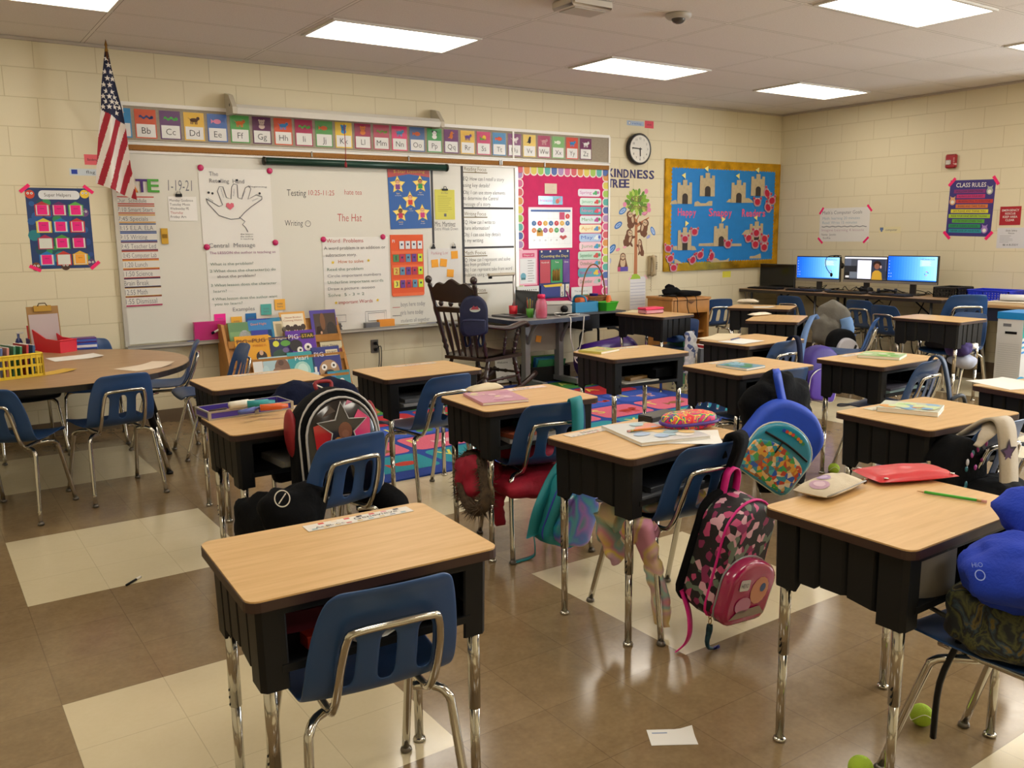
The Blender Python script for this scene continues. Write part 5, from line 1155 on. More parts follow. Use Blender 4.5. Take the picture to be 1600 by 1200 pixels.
for k, (c, lb) in enumerate((('#2f5a8a', 'blue'), ('#b52f35', 'red'), ('#3f8a5a', 'green'), ('#3f7f5f', 'dark green'), ('#c9857a', 'pink'), ('#5a6fa0', 'slate blue'), ('#4f9a6a', 'light green'))):
    m = MB(); hh = .165 + .008*rr.random(); m.box((0, 0, hh/2), (.012, .17, hh), mat(c, .5)); m.box((.0, .004, hh/2 + .002), (.009, .17, hh), WHITE); m.solo('thin_book', lb + ' covered thin book standing in the yellow crate', 'book', YT @ TR(.11 - .035*k, .0, .008, 90 if False else 0, 0, 6), 'crate books')
m = MB()
for k in range(12): m.cyl((.06 + .004*k, -.06 + .01*k, .08), (.04 + .01*k, -.05 + .01*k, .19 + .003*k), .003, mat('#c87f7a', .6), 6)
# red bin with clipboard
x, y = onlevel(88, 552, rh); RT = TR(x, y + .14, rh, -58)
t = thing('bin', 'bright red plastic magazine bin on the round table by the wall', 'bin', RT); RD = mat('#d3152f', .35, coat=.3); m = MB()
w, d, h1, h2 = .30, .13, .085, .18
m.box((0, 0, .004), (w, d, .008), RD)
for s in (-1, 1): m.prism([(-w/2, 0), (w/2, 0), (w/2 + .006, h1), (.02, h1 + .01), (-w/2 - .006, h2)], -.003, .003, RD, T=Matrix(((1,0,0,0),(0,0,1,s*d/2),(0,1,0,0),(0,0,0,1))))
m.box((w/2, 0, h1/2), (.006, d, h1), RD); m.box((-w/2 - .002, 0, h2/2), (.006, d, h2), RD); m.part('bin_body', t)
m = MB(); m.tube([(w/2 + .004, -d/2 - .003, h1), (w/2 + .004, d/2 + .003, h1)], .006, RD, 8); m.part('rim', t)
t = thing('clipboard', 'wooden clipboard with a grey page standing in the red bin', 'clipboard', RT @ TR(-.06, 0, .012, -28, 0, -6))
MB().box((0, 0, .15), (.006, .20, .30), mat('#9a7440', .6)).part('board', t); MB().box((.005, 0, .125), (.003, .185, .24), mat('#b5a7a8', .6)).part('page', t); m = MB(); m.box((.008, 0, .285), (.012, .11, .04), mat('#b08a3a', .35, .6)); m.tube([(.012, -.03, .30), (.014, -.02, .32), (.014, .02, .32), (.012, .03, .30)], .004, mat('#5a4a30', .4, .6), 6); m.part('clip', t)
m = MB(); m.box((0, 0, .12), (.012, .15, .24), DARK); m.box((.001, .003, .12), (.009, .148, .235), WHITE); m.solo('notebook', 'black covered notebook standing behind the clipboard in the red bin', 'book', RT @ TR(-.115, .035, .012, -28, 0, -6))
def boxed(name, lb, cat, T, d, c, c2=None, txt=None, group=None):
    m = MB(); m.box((0, 0, d[2]/2), d, c, bev=.003)
    if c2: m.box((0, -d[1]/2, d[2]*.5), (d[0]*.96, .002, d[2]*.4), c2)
    if txt: m.text(txt, 0, -d[2]*.14, d[2]*.3, WHITE, .0012, al='C', wmax=d[0]*.8, T=Matrix(((1,0,0,0),(0,0,-1,-d[1]/2 - .001),(0,1,0,d[2]*.5),(0,0,0,1))))
    return m.solo(name, lb, cat, T, group)
x, y = onlevel(130, 546, rh)
boxed('marker_box', 'blue and white marker box, lower of the two right of the red bin', 'box', TR(x, y + .05, rh, -6), (.20, .10, .045), mat('#2f4fb0', .4), mat('#dfe3ea', .4))
boxed('marker_box', 'purple marker box stacked on the blue one right of the red bin', 'box', TR(x, y + .05, rh + .0455, -2), (.19, .10, .035), mat('#5a2f7a', .4), mat('#3a5fb8', .4))
x, y = onlevel(64, 548, rh); boxed('marker_box', 'purple and white box between the yellow crate and the red bin', 'box', TR(x - .03, y + .03, rh, 10), (.09, .08, .09), mat('#4a3a8a', .4), mat('#dfe3ea', .4))
m = MB(); m.lathe([(.022, 0), (.024, .06), (.016, .085), (.008, .09), (.008, .12)], (0,0,0), mat('#1f2a6a', .3), 14); m.box((.012, 0, .125), (.045, .014, .012), WHITE); m.solo('pump_bottle', 'small blue pump bottle behind the yellow crate', 'bottle', TR(x - .12, y + .10, rh))
# ================================================================== picture book display
ax0, az0 = onback(349, 512, -.16); ax1, _ = onback(522, 500, -.16); sw = ax1 - ax0
t = thing('book_display', 'oak front-facing picture book display against the wall under the whiteboard', 'bookshelf', TR(ax0, 0, 0)); OAK = mat('#b07a35', .5, var=.12, scale=14)
HS = .76
for xx in (-.012, sw + .012):
    m = MB(); m.prism([(-.06, 0), (-.50, 0), (-.50, .10), (-.17, HS), (-.06, HS)], -.011, .011, OAK, T=Matrix(((0,0,1,xx),(1,0,0,0),(0,1,0,0),(0,0,0,1)))); m.part('side_panel', t)
TIERS = [(.10, -.455), (.265, -.375), (.43, -.295), (.58, -.215)]; lean = 15
for z, y in TIERS:
    m = MB(); m.box((sw/2, y, z), (sw, .075, .014), OAK); m.box((sw/2, y - .04, z + .022), (sw, .012, .058), OAK); m.part('shelf_ledge', t)
    m = MB(); m.box((0, 0, .085), (sw, .01, .19), OAK, T=Matrix.Translation((sw/2, y + .02, z)) @ Matrix.Rotation(R(-lean), 4, 'X')); m.part('back_slat', t)
MB().box((sw/2, -.075, HS/2), (sw, .012, HS), OAK).part('back_panel', t)
def book_on(tier, fx, w, h, c, label, draw, name='picture_book'):
    z, y = TIERS[tier]; T = Matrix.Translation((ax0 + fx*sw, y - .012, z + .0075)) @ Matrix.Rotation(R(90 - lean), 4, 'X')
    T = T @ Matrix.Translation((0, 0, 0)); m = MB(); m.box((w/2, h/2, 0), (w, h, .008), c); m.box((w/2 + .002, h/2, 0), (w*.99, h*.985, .006), WHITE); draw(m, w, h, .0048); m.solo(name, label, 'book', T, 'display books')
def blob(*L):
    def f(m, w, h, z):
        for k, (x, y, rx, ry, c) in enumerate(L): m.disc(w*x, h*y, w*rx, z + .0004*k, mat(c, .5), ry=h*ry)
    return f
def both(*fs):
    def f(m, w, h, z):
        for g in fs: g(m, w, h, z)
    return f
def tt(s, x, y, hh, c, ww=None, al='L', th=0): return lambda m, w, h, z: m.text(s, w*x, h*y, h*hh, mat(c, .5), z + .003, w*ww if ww else None, al=al, thin=th)
def bx(x0, y0, x1, y1, c): return lambda m, w, h, z: m.rect(w*x0, h*y0, w*x1, h*y1, z, mat(c, .5))
book_on(3, .03, .18, .19, mat('#5f8a5a', .4), 'green picture book at the top left of the display', both(bx(.05,.05,.95,.6,'#7aa06a'), blob((.7,.35,.28,.3,'#c9c9cc'), (.75,.2,.2,.12,'#6a4a3a'))))
book_on(3, .20, .19, .21, mat('#1f2f9a', .4), 'deep blue picture book second on the top row of the display', both(bx(.0,.55,1,.95,'#2a7fc0'), tt('Good Night', .1,.75,.09,'#e89a7a',.7), blob((.8,.2,.15,.12,'#e8c02a'), (.3,.25,.1,.1,'#dfe3ea'))))
book_on(3, .365, .15, .21, mat('#1f7fa8', .4), 'teal picture book behind the Pig books on the top row', both(bx(.35,.05,.9,.85,'#d8c8a0'), bx(.45,.15,.8,.75,'#e8dcb8')))
book_on(3, .485, .22, .25, mat('#d9a04a', .4), 'cream picture book with a row of dark heads on the top row', both(bx(.07,.05,.93,.93,'#e6dcc4'), tt('House Brother', .2,.78,.06,'#b0602a',.65,th=-.01), tt('Coming Home', .12,.68,.06,'#b0602a',.75,th=-.01), blob(*[(.12 + .15*k, .42 + .05*(k % 2), .10, .10, '#3a261c') for k in range(6)]), blob(*[(.12 + .15*k, .24, .10, .14, ('#b0402f', '#d8a02a', '#3a6a4a')[k % 3]) for k in range(6)])))
book_on(3, .765, .23, .25, mat('#4a3a9a', .4), 'purple bordered dark picture book at the top right of the display', both(bx(.12,.03,.97,.88,'#4a382c'), blob((.3,.25,.15,.2,'#5a3f2a'), (.45,.6,.1,.3,'#7a4f2a'), (.75,.3,.18,.28,'#2f2622'), (.35,.22,.04,.05,'#d0a080'))))
book_on(2, .055, .28, .235, mat('#e0a010', .4), 'yellow PIG THE PUG picture book on the second row', both(tt('PIG', .05,.74,.14,'#5a2a10',.30), tt('the', .38,.77,.07,'#5a2a10',.1), tt('PUG', .50,.75,.14,'#5a2a10',.38), tt('FIBBER', .5,.60,.08,'#c87a10',.4), blob((.72,.25,.16,.2,'#2a1c16'), (.72,.38,.06,.09,'#c9a080'))))
book_on(2, .345, .19, .21, mat('#1b2350', .4), 'dark blue night scene picture book beside the yellow Pig book', both(blob((.3,.72,.14,.12,'#d8d83a'), (.72,.72,.22,.12,'#5a9a3a'), (.5,.3,.4,.2,'#2a4a3a'), (.7,.45,.15,.1,'#6a5a8a')), tt('Night', .3,.88,.06,'#dfe3ea',.5)))
book_on(2, .50, .255, .25, mat('#5a1f9a', .4), 'purple PIG THE STAR picture book on the second row', both(tt('PIG', .08,.72,.15,'#e8e2ee',.33), bx(.50,.70,.95,.90,'#2a2418'), tt('STAR', .54,.745,.11,'#d8b83a',.38), blob((.3,.5,.22,.2,'#241c20'), (.7,.42,.13,.13,'#e8e2da'), (.42,.34,.10,.11,'#e8e2da'), (.7,.42,.05,.05,'#241c20'), (.43,.34,.04,.04,'#241c20'))))
book_on(2, .80, .20, .14, mat('#6f5a3a', .4), 'low brown picture book on the right of the second row', both(bx(.02,.5,.98,.95,'#cfc4a0'), tt('How Things', .1,.65,.14,'#3a2f5a',.7), blob((.9,.35,.08,.2,'#7a2a3a'))))
book_on(1, .165, .085, .21, mat('#c98a2f', .4), 'narrow white and orange picture book on the third row', both(bx(.05,.45,.95,.97,'#dcdcd8'), blob((.5,.2,.3,.15,'#b0302a'))))
book_on(1, .225, .235, .225, mat('#a9c6cc', .4), 'pale blue picture book with a brown bear on the third row', blob((.78,.5,.28,.42,'#7a5a48'), (.6,.35,.2,.25,'#8a6a55'), (.2,.5,.12,.2,'#b8d2d4'), (.75,.75,.1,.1,'#5a4034')))
book_on(1, .475, .225, .245, mat('#2f9aa0', .4), 'teal Pearl picture book on the third row', both(blob((.5,.35,.32,.33,'#9fd0c4'), (.52,.38,.2,.22,'#c4e2d4')), tt('Pearl', .27,.72,.15,'#e6f0ec',.5)))
book_on(1, .695, .25, .27, mat('#1f2a7a', .4), 'navy PIG THE TOURIST picture book on the third row', both(tt('PIG', .08,.70,.14,'#e8e2ee',.33), bx(.5,.71,.93,.9,'#d8ceb0'), tt('TOURIST', .53,.76,.09,'#4a3a2a',.36), blob((.55,.25,.36,.34,'#a9855f'), (.55,.14,.2,.14,'#2a2020'), (.38,.36,.10,.10,'#e8e4dc'), (.72,.40,.10,.10,'#e8e4dc'), (.38,.36,.04,.04,'#201818'), (.72,.40,.04,.04,'#201818')), bx(.04,.15,.12,.4,'#dcdcd8')))
book_on(0, .80, .20, .235, mat('#1f7f8a', .4), 'teal picture book with a red and white figure on the lowest row', both(bx(.02,.3,.35,.95,'#2a8ac8'), blob((.62,.4,.2,.28,'#b0302a'), (.6,.62,.12,.1,'#e6e0da'), (.62,.35,.12,.12,'#e0c84a'))))
book_on(0, .45, .26, .24, mat('#c9d4d8', .4), 'white and red sketched picture book on the lowest row', blob((.6,.6,.25,.2,'#c9a090'), (.8,.5,.12,.15,'#d06a48'), (.5,.15,.25,.08,'#4a1f2a')))
# the grey-brown sign box on the display's corner and things on the tray
def ontray(px, py, d, lb, name, cat, c, rz=0, bev=.002, extra=None):
    x, z = onback(px, py, -.075); m = MB(); m.box((0, 0, d[2]/2), d, c, bev=bev)
    if extra: extra(m, d)
    return m.solo(name, lb, cat, TR(x, -.062, .625 + .0008, rz))
TRAYZ = .622
def ex_mk(m, d): m.cyl((d[0]*.1, -d[1]/2 - .012, d[2]*.45), (d[0]*.45, -d[1]/2 - .012, d[2]*.7), .009, WHITE, 10); m.cyl((d[0]*.02, -d[1]/2 - .012, d[2]*.40), (d[0]*.1, -d[1]/2 - .012, d[2]*.45), .010, FNAVY, 10)
ontray(330, 537, (.25, .04, .16), 'magenta plastic marker holder standing in the whiteboard tray', 'marker_holder', 'marker holder', mat('#c01f78', .3, coat=.4), extra=ex_mk)
ontray(306, 538, (.12, .02, .014), 'blue marker lying in the tray left of the magenta holder', 'marker', 'marker', mat('#4a5aa8', .4))
ontray(528, 517, (.06, .05, .07), 'small grey eraser beside the Word Problems paper', 'eraser', 'eraser', mat('#5d5c5a', .7))
ontray(582, 513, (.14, .05, .055), 'grey felt board eraser in the tray', 'eraser', 'eraser', mat('#6f7074', .7))
ontray(604, 511, (.16, .045, .075), 'orange pack of sticky notes in the marker tray', 'note_pack', 'note pack', mat('#e5932a', .6))
ontray(680, 507, (.16, .03, .012), 'long blue marker lying in the tray behind the rocking chair', 'marker', 'marker', mat('#2f4aa0', .4))
ontray(648, 508, (.10, .03, .014), 'white marker lying in the tray left of the blue one', 'marker', 'marker', WHITE)
# ================================================================== rocking chair
RW = mat('#2c1b13', .3, var=.15, scale=12, coat=.4, name='dark_walnut'); GOLDP = mat('#8a6f2f', .4)
bl = onback(657, 436, -1.02); br = onback(735, 438, -.72)
t = thing('rocking_chair', 'dark wood rocking chair with turned spindles in front of the whiteboard', 'rocking chair', TR(-4.862, -.70, .011, -72) @ Matrix.Scale(.93, 4))
# local: faces +y; back posts at y=-.25
def turned(p0, p1, r, knots=(.25, .5, .75), n=26):
    p0, p1 = Vector(p0), Vector(p1); pts = []; rs = []
    for k in range(n + 1):
        f = k/n; q = r*(.75 + .35*math.sin(PI*f))
        for kn in knots: q += r*.45*math.exp(-((f - kn)/.022)**2) - r*.25*math.exp(-((f - kn - .05)/.025)**2)
        pts.append(p0.lerp(p1, f)); rs.append(max(q, r*.4))
    return pts, rs
def spin(nm, p0, p1, r, kn=(.25, .5, .75)):
    m = MB(); a, b = turned(p0, p1, r, kn); m.tube(a, b, RW, 12); return m.part(nm, t)
m = MB(); m.grid(lambda u, v: ((u - .5)*(.50 + .06*v), -.25 + .52*v, .42 + .012*math.cos(PI*(u - .5)*2) * -1 + .02*v), 12, 8, RW); m.prism([( -.25,-.25),(.25,-.25),(.28,.27),(-.28,.27)], .385, .415, RW); m.part('seat', t)
for s in (-1, 1):
    spin('back_post', (s*.235, -.22, .42), (s*.27, -.42, 1.12), .021, (.12, .2, .6, .66, .95)); k = t.children[-1] if t.children else None
    MB().ball((s*.272, -.427, 1.142), (.034, .034, .036), RW, 14, 10).part('finial', t)
    spin('leg', (s*.22, -.17, .40), (s*.25, -.30, .075), .022); spin('leg', (s*.23, .20, .40), (s*.26, .27, .075), .022)
    m = MB(); m.tube([(s*.255, -.62 + 1.15*k/24, .034 + .13*((k/24 - .46)/.5)**2) for k in range(25)], .026, RW, 10, flat=1.1); m.part('rocker', t)
    spin('arm_post', (s*.25, .17, .42), (s*.29, .20, .66), .020, (.2, .45, .8)); spin('arm_post', (s*.25, .02, .42), (s*.285, .02, .655), .013, (.3, .5, .7))
    m = MB(); P = smooth_path([(s*.255, -.33, .735), (s*.275, -.16, .70), (s*.29, .04, .675), (s*.30, .18, .695), (s*.305, .27, .705), (s*.305, .32, .68)], 5); m.tube(P, [.02 + .022*min(1, k/12) for k in range(len(P))], RW, 12, flat=.6); m.part('armrest', t)
for s in (-1, 1): spin('stretcher', (s*.245, -.24, .20), (s*.255, .24, .20), .013, (.5,))
spin('stretcher', (-.245, .25, .23), (.245, .25, .23), .013, (.3, .5, .7))
bp = lambda f: (-.22 - .20*f, .42 + .70*f)
y0, z0 = bp(.60)
m = MB(); m.prism([(-.245, 0), (.245, 0), (.245, .05), (-.245, .05)], -.012, .012, RW, T=Matrix(((1,0,0,0),(0,-.27,-1,y0),(0,.96,-.27,z0),(0,0,0,1)))); m.part('lower_rail', t)
y0, z0 = bp(.76)
top = [(.255 - .51*k/28, .13 + .075*math.exp(-((k - 14)/5.)**2) + .05*math.exp(-((k - 5)/3.)**2) + .05*math.exp(-((k - 23)/3.)**2) - .02*abs(k - 14)/14) for k in range(29)]
m = MB(); m.prism([(-.255, 0), (0, -.02), (.255, 0)] + top, -.012, .012, RW, T=Matrix(((1,0,0,0),(0,-.27,-1,y0),(0,.96,-.27,z0),(0,0,0,1)))); m.part('crest_rail', t)
y1, z1 = bp(.715)
for k in range(4): MB().ball((-.18 + .12*k, y1, z1), (.024, .024, .03), RW, 12, 8).part('ball_spindle', t)
for k in range(5):
    x = -.17 + .085*k; m = MB(); a, b = Vector((x*.85, -.235, .42)), Vector((x, *bp(.60))); P = [a.lerp(b, i/14) for i in range(15)]; m.tube(P, [.011 + .017*math.sin(PI*min(1, i/14*1.05)) for i in range(15)], RW, 10, flat=.45); m.part('spindle', t)
# ================================================================== teacher's table
tx, ty, tz = -4.03, -.44, .675
t = thing('teacher_table', 'grey adjustable table with a dark blue edge beside the rocking chair', 'table', TR(tx, ty, 0, 0)); LG = mat('#8f9093', .4, .4); TTOP = mat('#8b8a88', .4)
out = rrect(-.52, -.38, .39, .34, .14, 6)
MB().prism(out, tz - .004, tz, TTOP).part('table_top', t); MB().prism([(x*1.006, y*1.008) for x, y in out], tz - .04, tz - .003, mat('#1f2a44', .35)).part('edge_band', t)
for s in (-1, 1):
    m = MB(); x = s*.20; m.box((x, -.05, .33), (.055, .075, .56), LG); m.box((x*1.0, -.05, .5), (.04, .06, .3), LG); m.part('leg_column', t)
    m = MB(); m.box((x, -.05, .055), (.06, .62, .05), LG, bev=.004)
    for yy in (-.32, .22): m.cyl((x, yy, .03), (x, yy, 0), .016, DARK, 10)
    m.part('foot_bar', t)
    for q in (-1, 1):
        m = MB(); m.tube(smooth_path([(x, -.05 + q*.03, .42), (x, -.05 + q*.11, .55), (x, -.05 + q*.19, .625), (x, -.05 + q*.26, .635)], 4), .017, LG, 8); m.part('brace', t)
m = MB(); m.box((0, -.03, .47), (.36, .012, .28), mat('#8d877c', .6)); m.part('modesty_panel', t)
def onT(px, py): return (*onlevel(px, py, tz), tz + .0006)
x, y, z = onT(765, 482); t = thing('laptop', 'open black laptop on the teacher table facing the whiteboard', 'laptop', TR(-4.33, -.42, tz + .0006, -84)); 
m = MB(); m.box((0, 0, .009), (.34, .24, .018), mat('#4a4a4c', .4), bev=.004); m.part('base', t); m = MB()
for r_ in range(4):
    for c in range(12): m.box((-.13 + .0235*c, -.02 + .024*r_, .0195), (.019, .019, .003), DARK)
m.part('keyboard', t)
m = MB(); M_ = Matrix.Translation((0, .12, .018)) @ Matrix.Rotation(R(-18), 4, 'X'); m.box((0, 0, .115), (.34, .008, .23), mat('#222326', .35), M_, bev=.003); m.box((0, -.0045, .118), (.31, .001, .19), mat('#33383a', .12), M_); m.part('screen_lid', t)
x, y, z = onT(734 + 68, 488); 
def mug(px, py, lb, c, r, h, name='cup', grp=None):
    x, y, z = onT(px, py); m = MB(); m.lathe([(r*.9, 0), (r, h), (r*.9, h), (r*.82, .006)], (0,0,0), c, 20); return m.solo(name, lb, 'cup', TR(x, y, z), grp), (x, y, z)
mug(802, 494, 'bright red plastic cup on the teacher table', mat('#cf2032', .35), .042, .10)
_, p = mug(828, 496, 'green pencil cup on the teacher table', mat('#4f9a2f', .35), .036, .085, 'pencil_cup')
for k in range(9): 
    a = k*.7; MB().cyl((0, 0, 0), (.018*math.cos(a), .018*math.sin(a), .15 + .01*(k % 4)), .0035, mat(['#6a8a2f', '#a8922f', '#2f3a6a', '#8a5a2a', '#b03a3a'][k % 5], .6), 7).solo('pencil', '%s pencil standing in the green cup on the teacher table' % ['olive', 'mustard', 'navy', 'brown', 'red', 'tall olive', 'tall mustard', 'short navy', 'slanting brown'][k], 'pencil', TR(p[0] + .01*math.cos(a), p[1] + .01*math.sin(a), p[2] + .008), 'cup pencils')
x, y, z = onT(846, 497); t = thing('jar', 'clear pink lidded jar of red sweets on the teacher table', 'jar', TR(x, y, z))
MB().lathe([(.05, 0), (.055, .02), (.055, .12), (.045, .16), (.033, .175), (.033, .185)], (0,0,0), mat('#e0708f', .1, alpha=.55), 20).part('jar_body', t); MB().lathe([(.036, .182), (.036, .215), (.03, .22)], (0,0,0), mat('#e01f5a', .3), 20).part('lid', t)
m = MB(); rr = random.Random(6)
for k in range(34): a = rr.uniform(0, 6.28); q = rr.uniform(0, .034); m.ball((q*math.cos(a), q*math.sin(a), .014 + .08*rr.random()), (.012, .012, .010), mat(rr.choice(['#c9303a', '#d8584a', '#b0202f']), .3), 8, 6)
o = m.part('sweets', t); o['kind'] = 'stuff'
x, y, z = onT(872, 492); t = thing('projector', 'white and grey projector on the teacher table', 'projector', TR(x + .02, y + .05, z, -30)); m = MB(); m.box((0, 0, .055), (.27, .22, .10), mat('#a9a8a4', .45), bev=.012); m.part('housing', t); m = MB(); m.prism(rrect(-.14, -.115, .14, .115, .03), .105, .122, mat('#d8d6d0', .4)); m.part('top_cover', t); m = MB(); m.cyl((.06, -.10, .06), (.06, -.125, .06), .035, DARK, 18); m.part('lens', t)
x, y, z = onT(884, 494); m = MB()
rr = random.Random(9)
for k in range(5): m.tube(smooth_path([(rr.uniform(-.14, .14), rr.uniform(-.06, .04), .006 + .03*rr.random()) for _ in range(6)], 6), .004, DARK if k % 2 else mat('#c8c6c2', .5), 6)
m.solo('cable_bundle', 'tangled black and white cables in front of the projector', 'cable', TR(x, y, z, -20))
m = MB(); P = [(x - .10, y - .16, tz + .012), (x - .13, y - .24, tz - .0), (x - .14, y - .25, tz - .16), (x - .06, y - .22, tz - .35), (x - .02, y - .2, tz - .36), (x + .04, y - .2, tz - .18), (x + .06, y - .2, tz + .01)]
m.tube(smooth_path(P, 6), .005, mat('#d8d6d0', .5), 8); m.tube([(x - .02 + .04*math.cos(a), y - .21, tz - .36 + .06*math.sin(a)) for a in [k*.4 for k in range(33)]], .006, mat('#d8d6d0', .5), 8); m.solo('extension_cord', 'white cord looped over the edge of the teacher table', 'cable')
bx_, bz_ = onback(757, 428, -.30); x, y, z = onT(757, 487)
cx_, cz_ = onback(803, 428, -.35)
t = thing('document_camera', 'silver arm document camera on a pole behind the red cup', 'document camera', TR(cx_, -.35, tz)); m = MB(); m.box((0, 0, .012), (.16, .12, .022), mat('#a8a49c', .4, .4), bev=.006); m.part('base', t); m = MB(); m.cyl((0, 0, .02), (0, 0, cz_ - tz + .01), .013, mat('#c8c8c8', .3, .6), 12); m.part('pole', t); m = MB(); m.box((-.145, 0, cz_ - tz), (.30, .035, .03), mat('#b5ab96', .45), bev=.008); m.cyl((-.27, 0, cz_ - tz - .01), (-.27, 0, cz_ - tz - .035), .018, DARK, 12); m.part('camera_arm', t)
# sticky note on the modesty panel, tub, and box below
x, z = onback(829, 543, -.62); m = MB(); m.box((0, 0, 0), (.062, .003, .062), mat('#f0a038', .7), Matrix.Rotation(R(12), 4, 'Y')); m.solo('sticky_note', 'orange sticky note on the panel under the teacher table', 'sticky note', TR(tx - .04, ty - .040, .45, 0))
# ================================================================== under and beside the teacher table
x, y = onlevel(915, 560, .10); t = thing('tub', 'large purple plastic tub lying on its side by the teacher table', 'tub', TR(-3.46, -.765, .012, 10)); PU = mat('#3f1c7c', .35, coat=.2)
m = MB(); m.tube([(-.28, 0, .215), (.20, 0, .215), (.26, 0, .215)], [.18, .205, .205], PU, 28); m.part('tub_body', t); m = MB(); m.tube([(.255, 0, .215), (.285, 0, .215)], .213, PU, 28); m.tube([(.284, 0, .215), (.287, 0, .215)], .16, mat('#4d2a90', .3), 28); m.part('lid', t)
MB().box((0, 0, .02), (.34, .2, .03), DARK).part('rest_block', t)
x, y = -3.72, -.50
t = thing('storage_crate', 'low black crate of blue and green folders under the teacher table', 'crate', TR(-3.86, -.30, .011, -10)); m = MB(); m.box((0, 0, .01), (.42, .26, .02), DARK)
for s in (-1, 1): m.box((0, s*.13, .08), (.42, .012, .14), DARK); m.box((s*.21, 0, .08), (.012, .26, .14), DARK)
m.part('crate_body', t)
for k, (c, lb) in enumerate((('#3f8a5a', 'green'), ('#3f9ac0', 'light blue'), ('#2f6fb0', 'blue'), ('#58a84a', 'bright green'))):
    MB().box((0, 0, .11), (.30, .012, .20), mat(c, .4)).solo('folder', '%s folder leaning in the black crate under the teacher table' % lb, 'folder', TR(-3.86 + .02*k, -.36 + .05*k, .033, -10, 22 - 6*k), 'crate folders')
m = MB(); m.box((0, 0, .13), (.24, .006, .26), WHITE); m.text('Welcome', -.1, .19, .02, INK, .0036, T=Matrix.Rotation(R(90), 4, 'X')); m.solo('sign', 'white printed card leaning under the teacher table left of the folders', 'sign', TR(-4.25, -.22, .011, -12, -14))
# low desk of black metal on bent legs, with caddy
T17 = TR(-3.30, -.32, 0, -3)
t = thing('open_front_desk', 'older black open front desk on bent tube legs behind the teacher table', 'desk', T17); zt = .67
m = MB(); m.box((0, 0, zt - .012), (.60, .44, .024), mat('#3c3f42', .4), bev=.006); m.part('desk_top', t)
m = MB(); m.box((-.24, 0, zt - .09), (.012, .40, .14), DARK); m.box((.24, 0, zt - .09), (.012, .40, .14), DARK); m.box((0, .2, zt - .09), (.5, .012, .14), DARK); m.box((0, 0, zt - .16), (.5, .40, .008), DARK); m.box((-.14, -.2, zt - .09), (.22, .008, .14), DARK); m.part('book_box', t)
for s in (-1, 1):
    for q in (-1, 1):
        m = MB(); m.tube(smooth_path([(s*.10, q*.17, zt - .175), (s*.19, q*.18, zt - .18), (s*.25, q*.19, zt - .22), (s*.265, q*.20, zt - .32), (s*.275, q*.21, .012)], 5), .013, DARK, 10); m.lathe([(.013, .014), (.018, .006), (.016, 0)], (s*.275, q*.21, 0), DARK, 10); m.part('leg', t)
O = lambda px, py: (*onlevel(px, py, zt), zt + .0006)
def onD17(dx, dy): p = T17 @ Vector((dx, dy, 0)); return p.x, p.y, zt + .0006
t = thing('caddy', 'turquoise plastic handle caddy on the black open front desk', 'caddy', TR(*onD17(-.14, -.02), 0)); TQ = mat('#1783b5', .35); m = MB()
m.box((0, 0, .004), (.28, .22, .008), TQ)
for s in (-1, 1): m.box((0, s*.11, .05), (.29, .007, .10), TQ); m.box((s*.142, 0, .05), (.007, .22, .10), TQ)
m.box((-.03, 0, .045), (.006, .21, .085), TQ); m.part('caddy_body', t)
m = MB(); m.tube(smooth_path([(0, -.10, .09), (0, -.09, .13), (0, -.05, .15), (0, .05, .15), (0, .09, .13), (0, .10, .09)], 4), .011, TQ, 10); m.part('handle', t)
p = onD17(-.22, -.04); m = MB(); m.cyl((0, 0, .01), (-.10, 0, .20), .010, mat('#8a1f6a', .4), 10); m.cyl((-.10, 0, .20), (-.108, 0, .215), .006, mat('#8a1f6a', .4), 8); m.solo('marker', 'purple marker leaning out of the turquoise caddy', 'marker', TR(*p))
p = onD17(-.10, .02); m = MB(); m.ball((0, 0, .09), (.06, .04, .035), mat('#d8641f', .5), 12, 8, .5, .5); m.ball((.06, .01, .10), (.04, .03, .03), mat('#c93a2f', .5), 12, 8); m.solo('scissors_pouch', 'orange and red pouch inside the turquoise caddy', 'pouch', TR(p[0], p[1], p[2] + .01))
t = thing('bin', 'lime green tapered plastic bin right of the turquoise caddy', 'bin', TR(*onD17(.13, -.12), 10)); LM = mat('#3fae2a', .35); m = MB()
m.prism(rrect(-.075, -.055, .075, .055, .012), 0, .006, LM)
rim = rrect(-.10, -.075, .10, .075, .015); bot = rrect(-.075, -.055, .075, .055, .012); n = len(rim)
m.add([(*p_, .006) for p_ in bot] + [(*p_, .085) for p_ in rim] + [(p_[0]*.95, p_[1]*.95, .085) for p_ in rim] + [(p_[0]*.95, p_[1]*.95, .01) for p_ in bot], [(i, (i+1) % n, n+(i+1) % n, n+i) for i in range(n)] + [(n+i, n+(i+1) % n, 2*n+(i+1) % n, 2*n+i) for i in range(n)] + [(2*n+i, 2*n+(i+1) % n, 3*n+(i+1) % n, 3*n+i) for i in range(n)], LM); m.part('bin_body', t)
m = MB(); m.tube([(*p_, .085) for p_ in rim], .005, LM, 6, closed=True); m.part('rim', t)
t = thing('basket', 'woven brown basket with a tall hoop handle by the pink board', 'basket', TR(*onD17(.13, .11), 0)); WK = mat('#8a5c2e', .7, var=.3, scale=70); m = MB(); bz = .14
for k in range(9): m.tube([((.12 + .004*k)*math.cos(a), (.09 + .003*k)*math.sin(a), .008 + .0155*k) for a in [2*PI*j/28 for j in range(28)]], .0085, WK, 7, closed=True)
m.prism([(.12*math.cos(2*PI*j/24), .09*math.sin(2*PI*j/24)) for j in range(24)], 0, .006, WK); m.part('basket_body', t)
m = MB(); m.tube([(.155*math.cos(a), 0, .13 + .33*math.sin(a)) for a in [PI*j/24 for j in range(25)]], .007, WK, 8); m.part('handle', t)
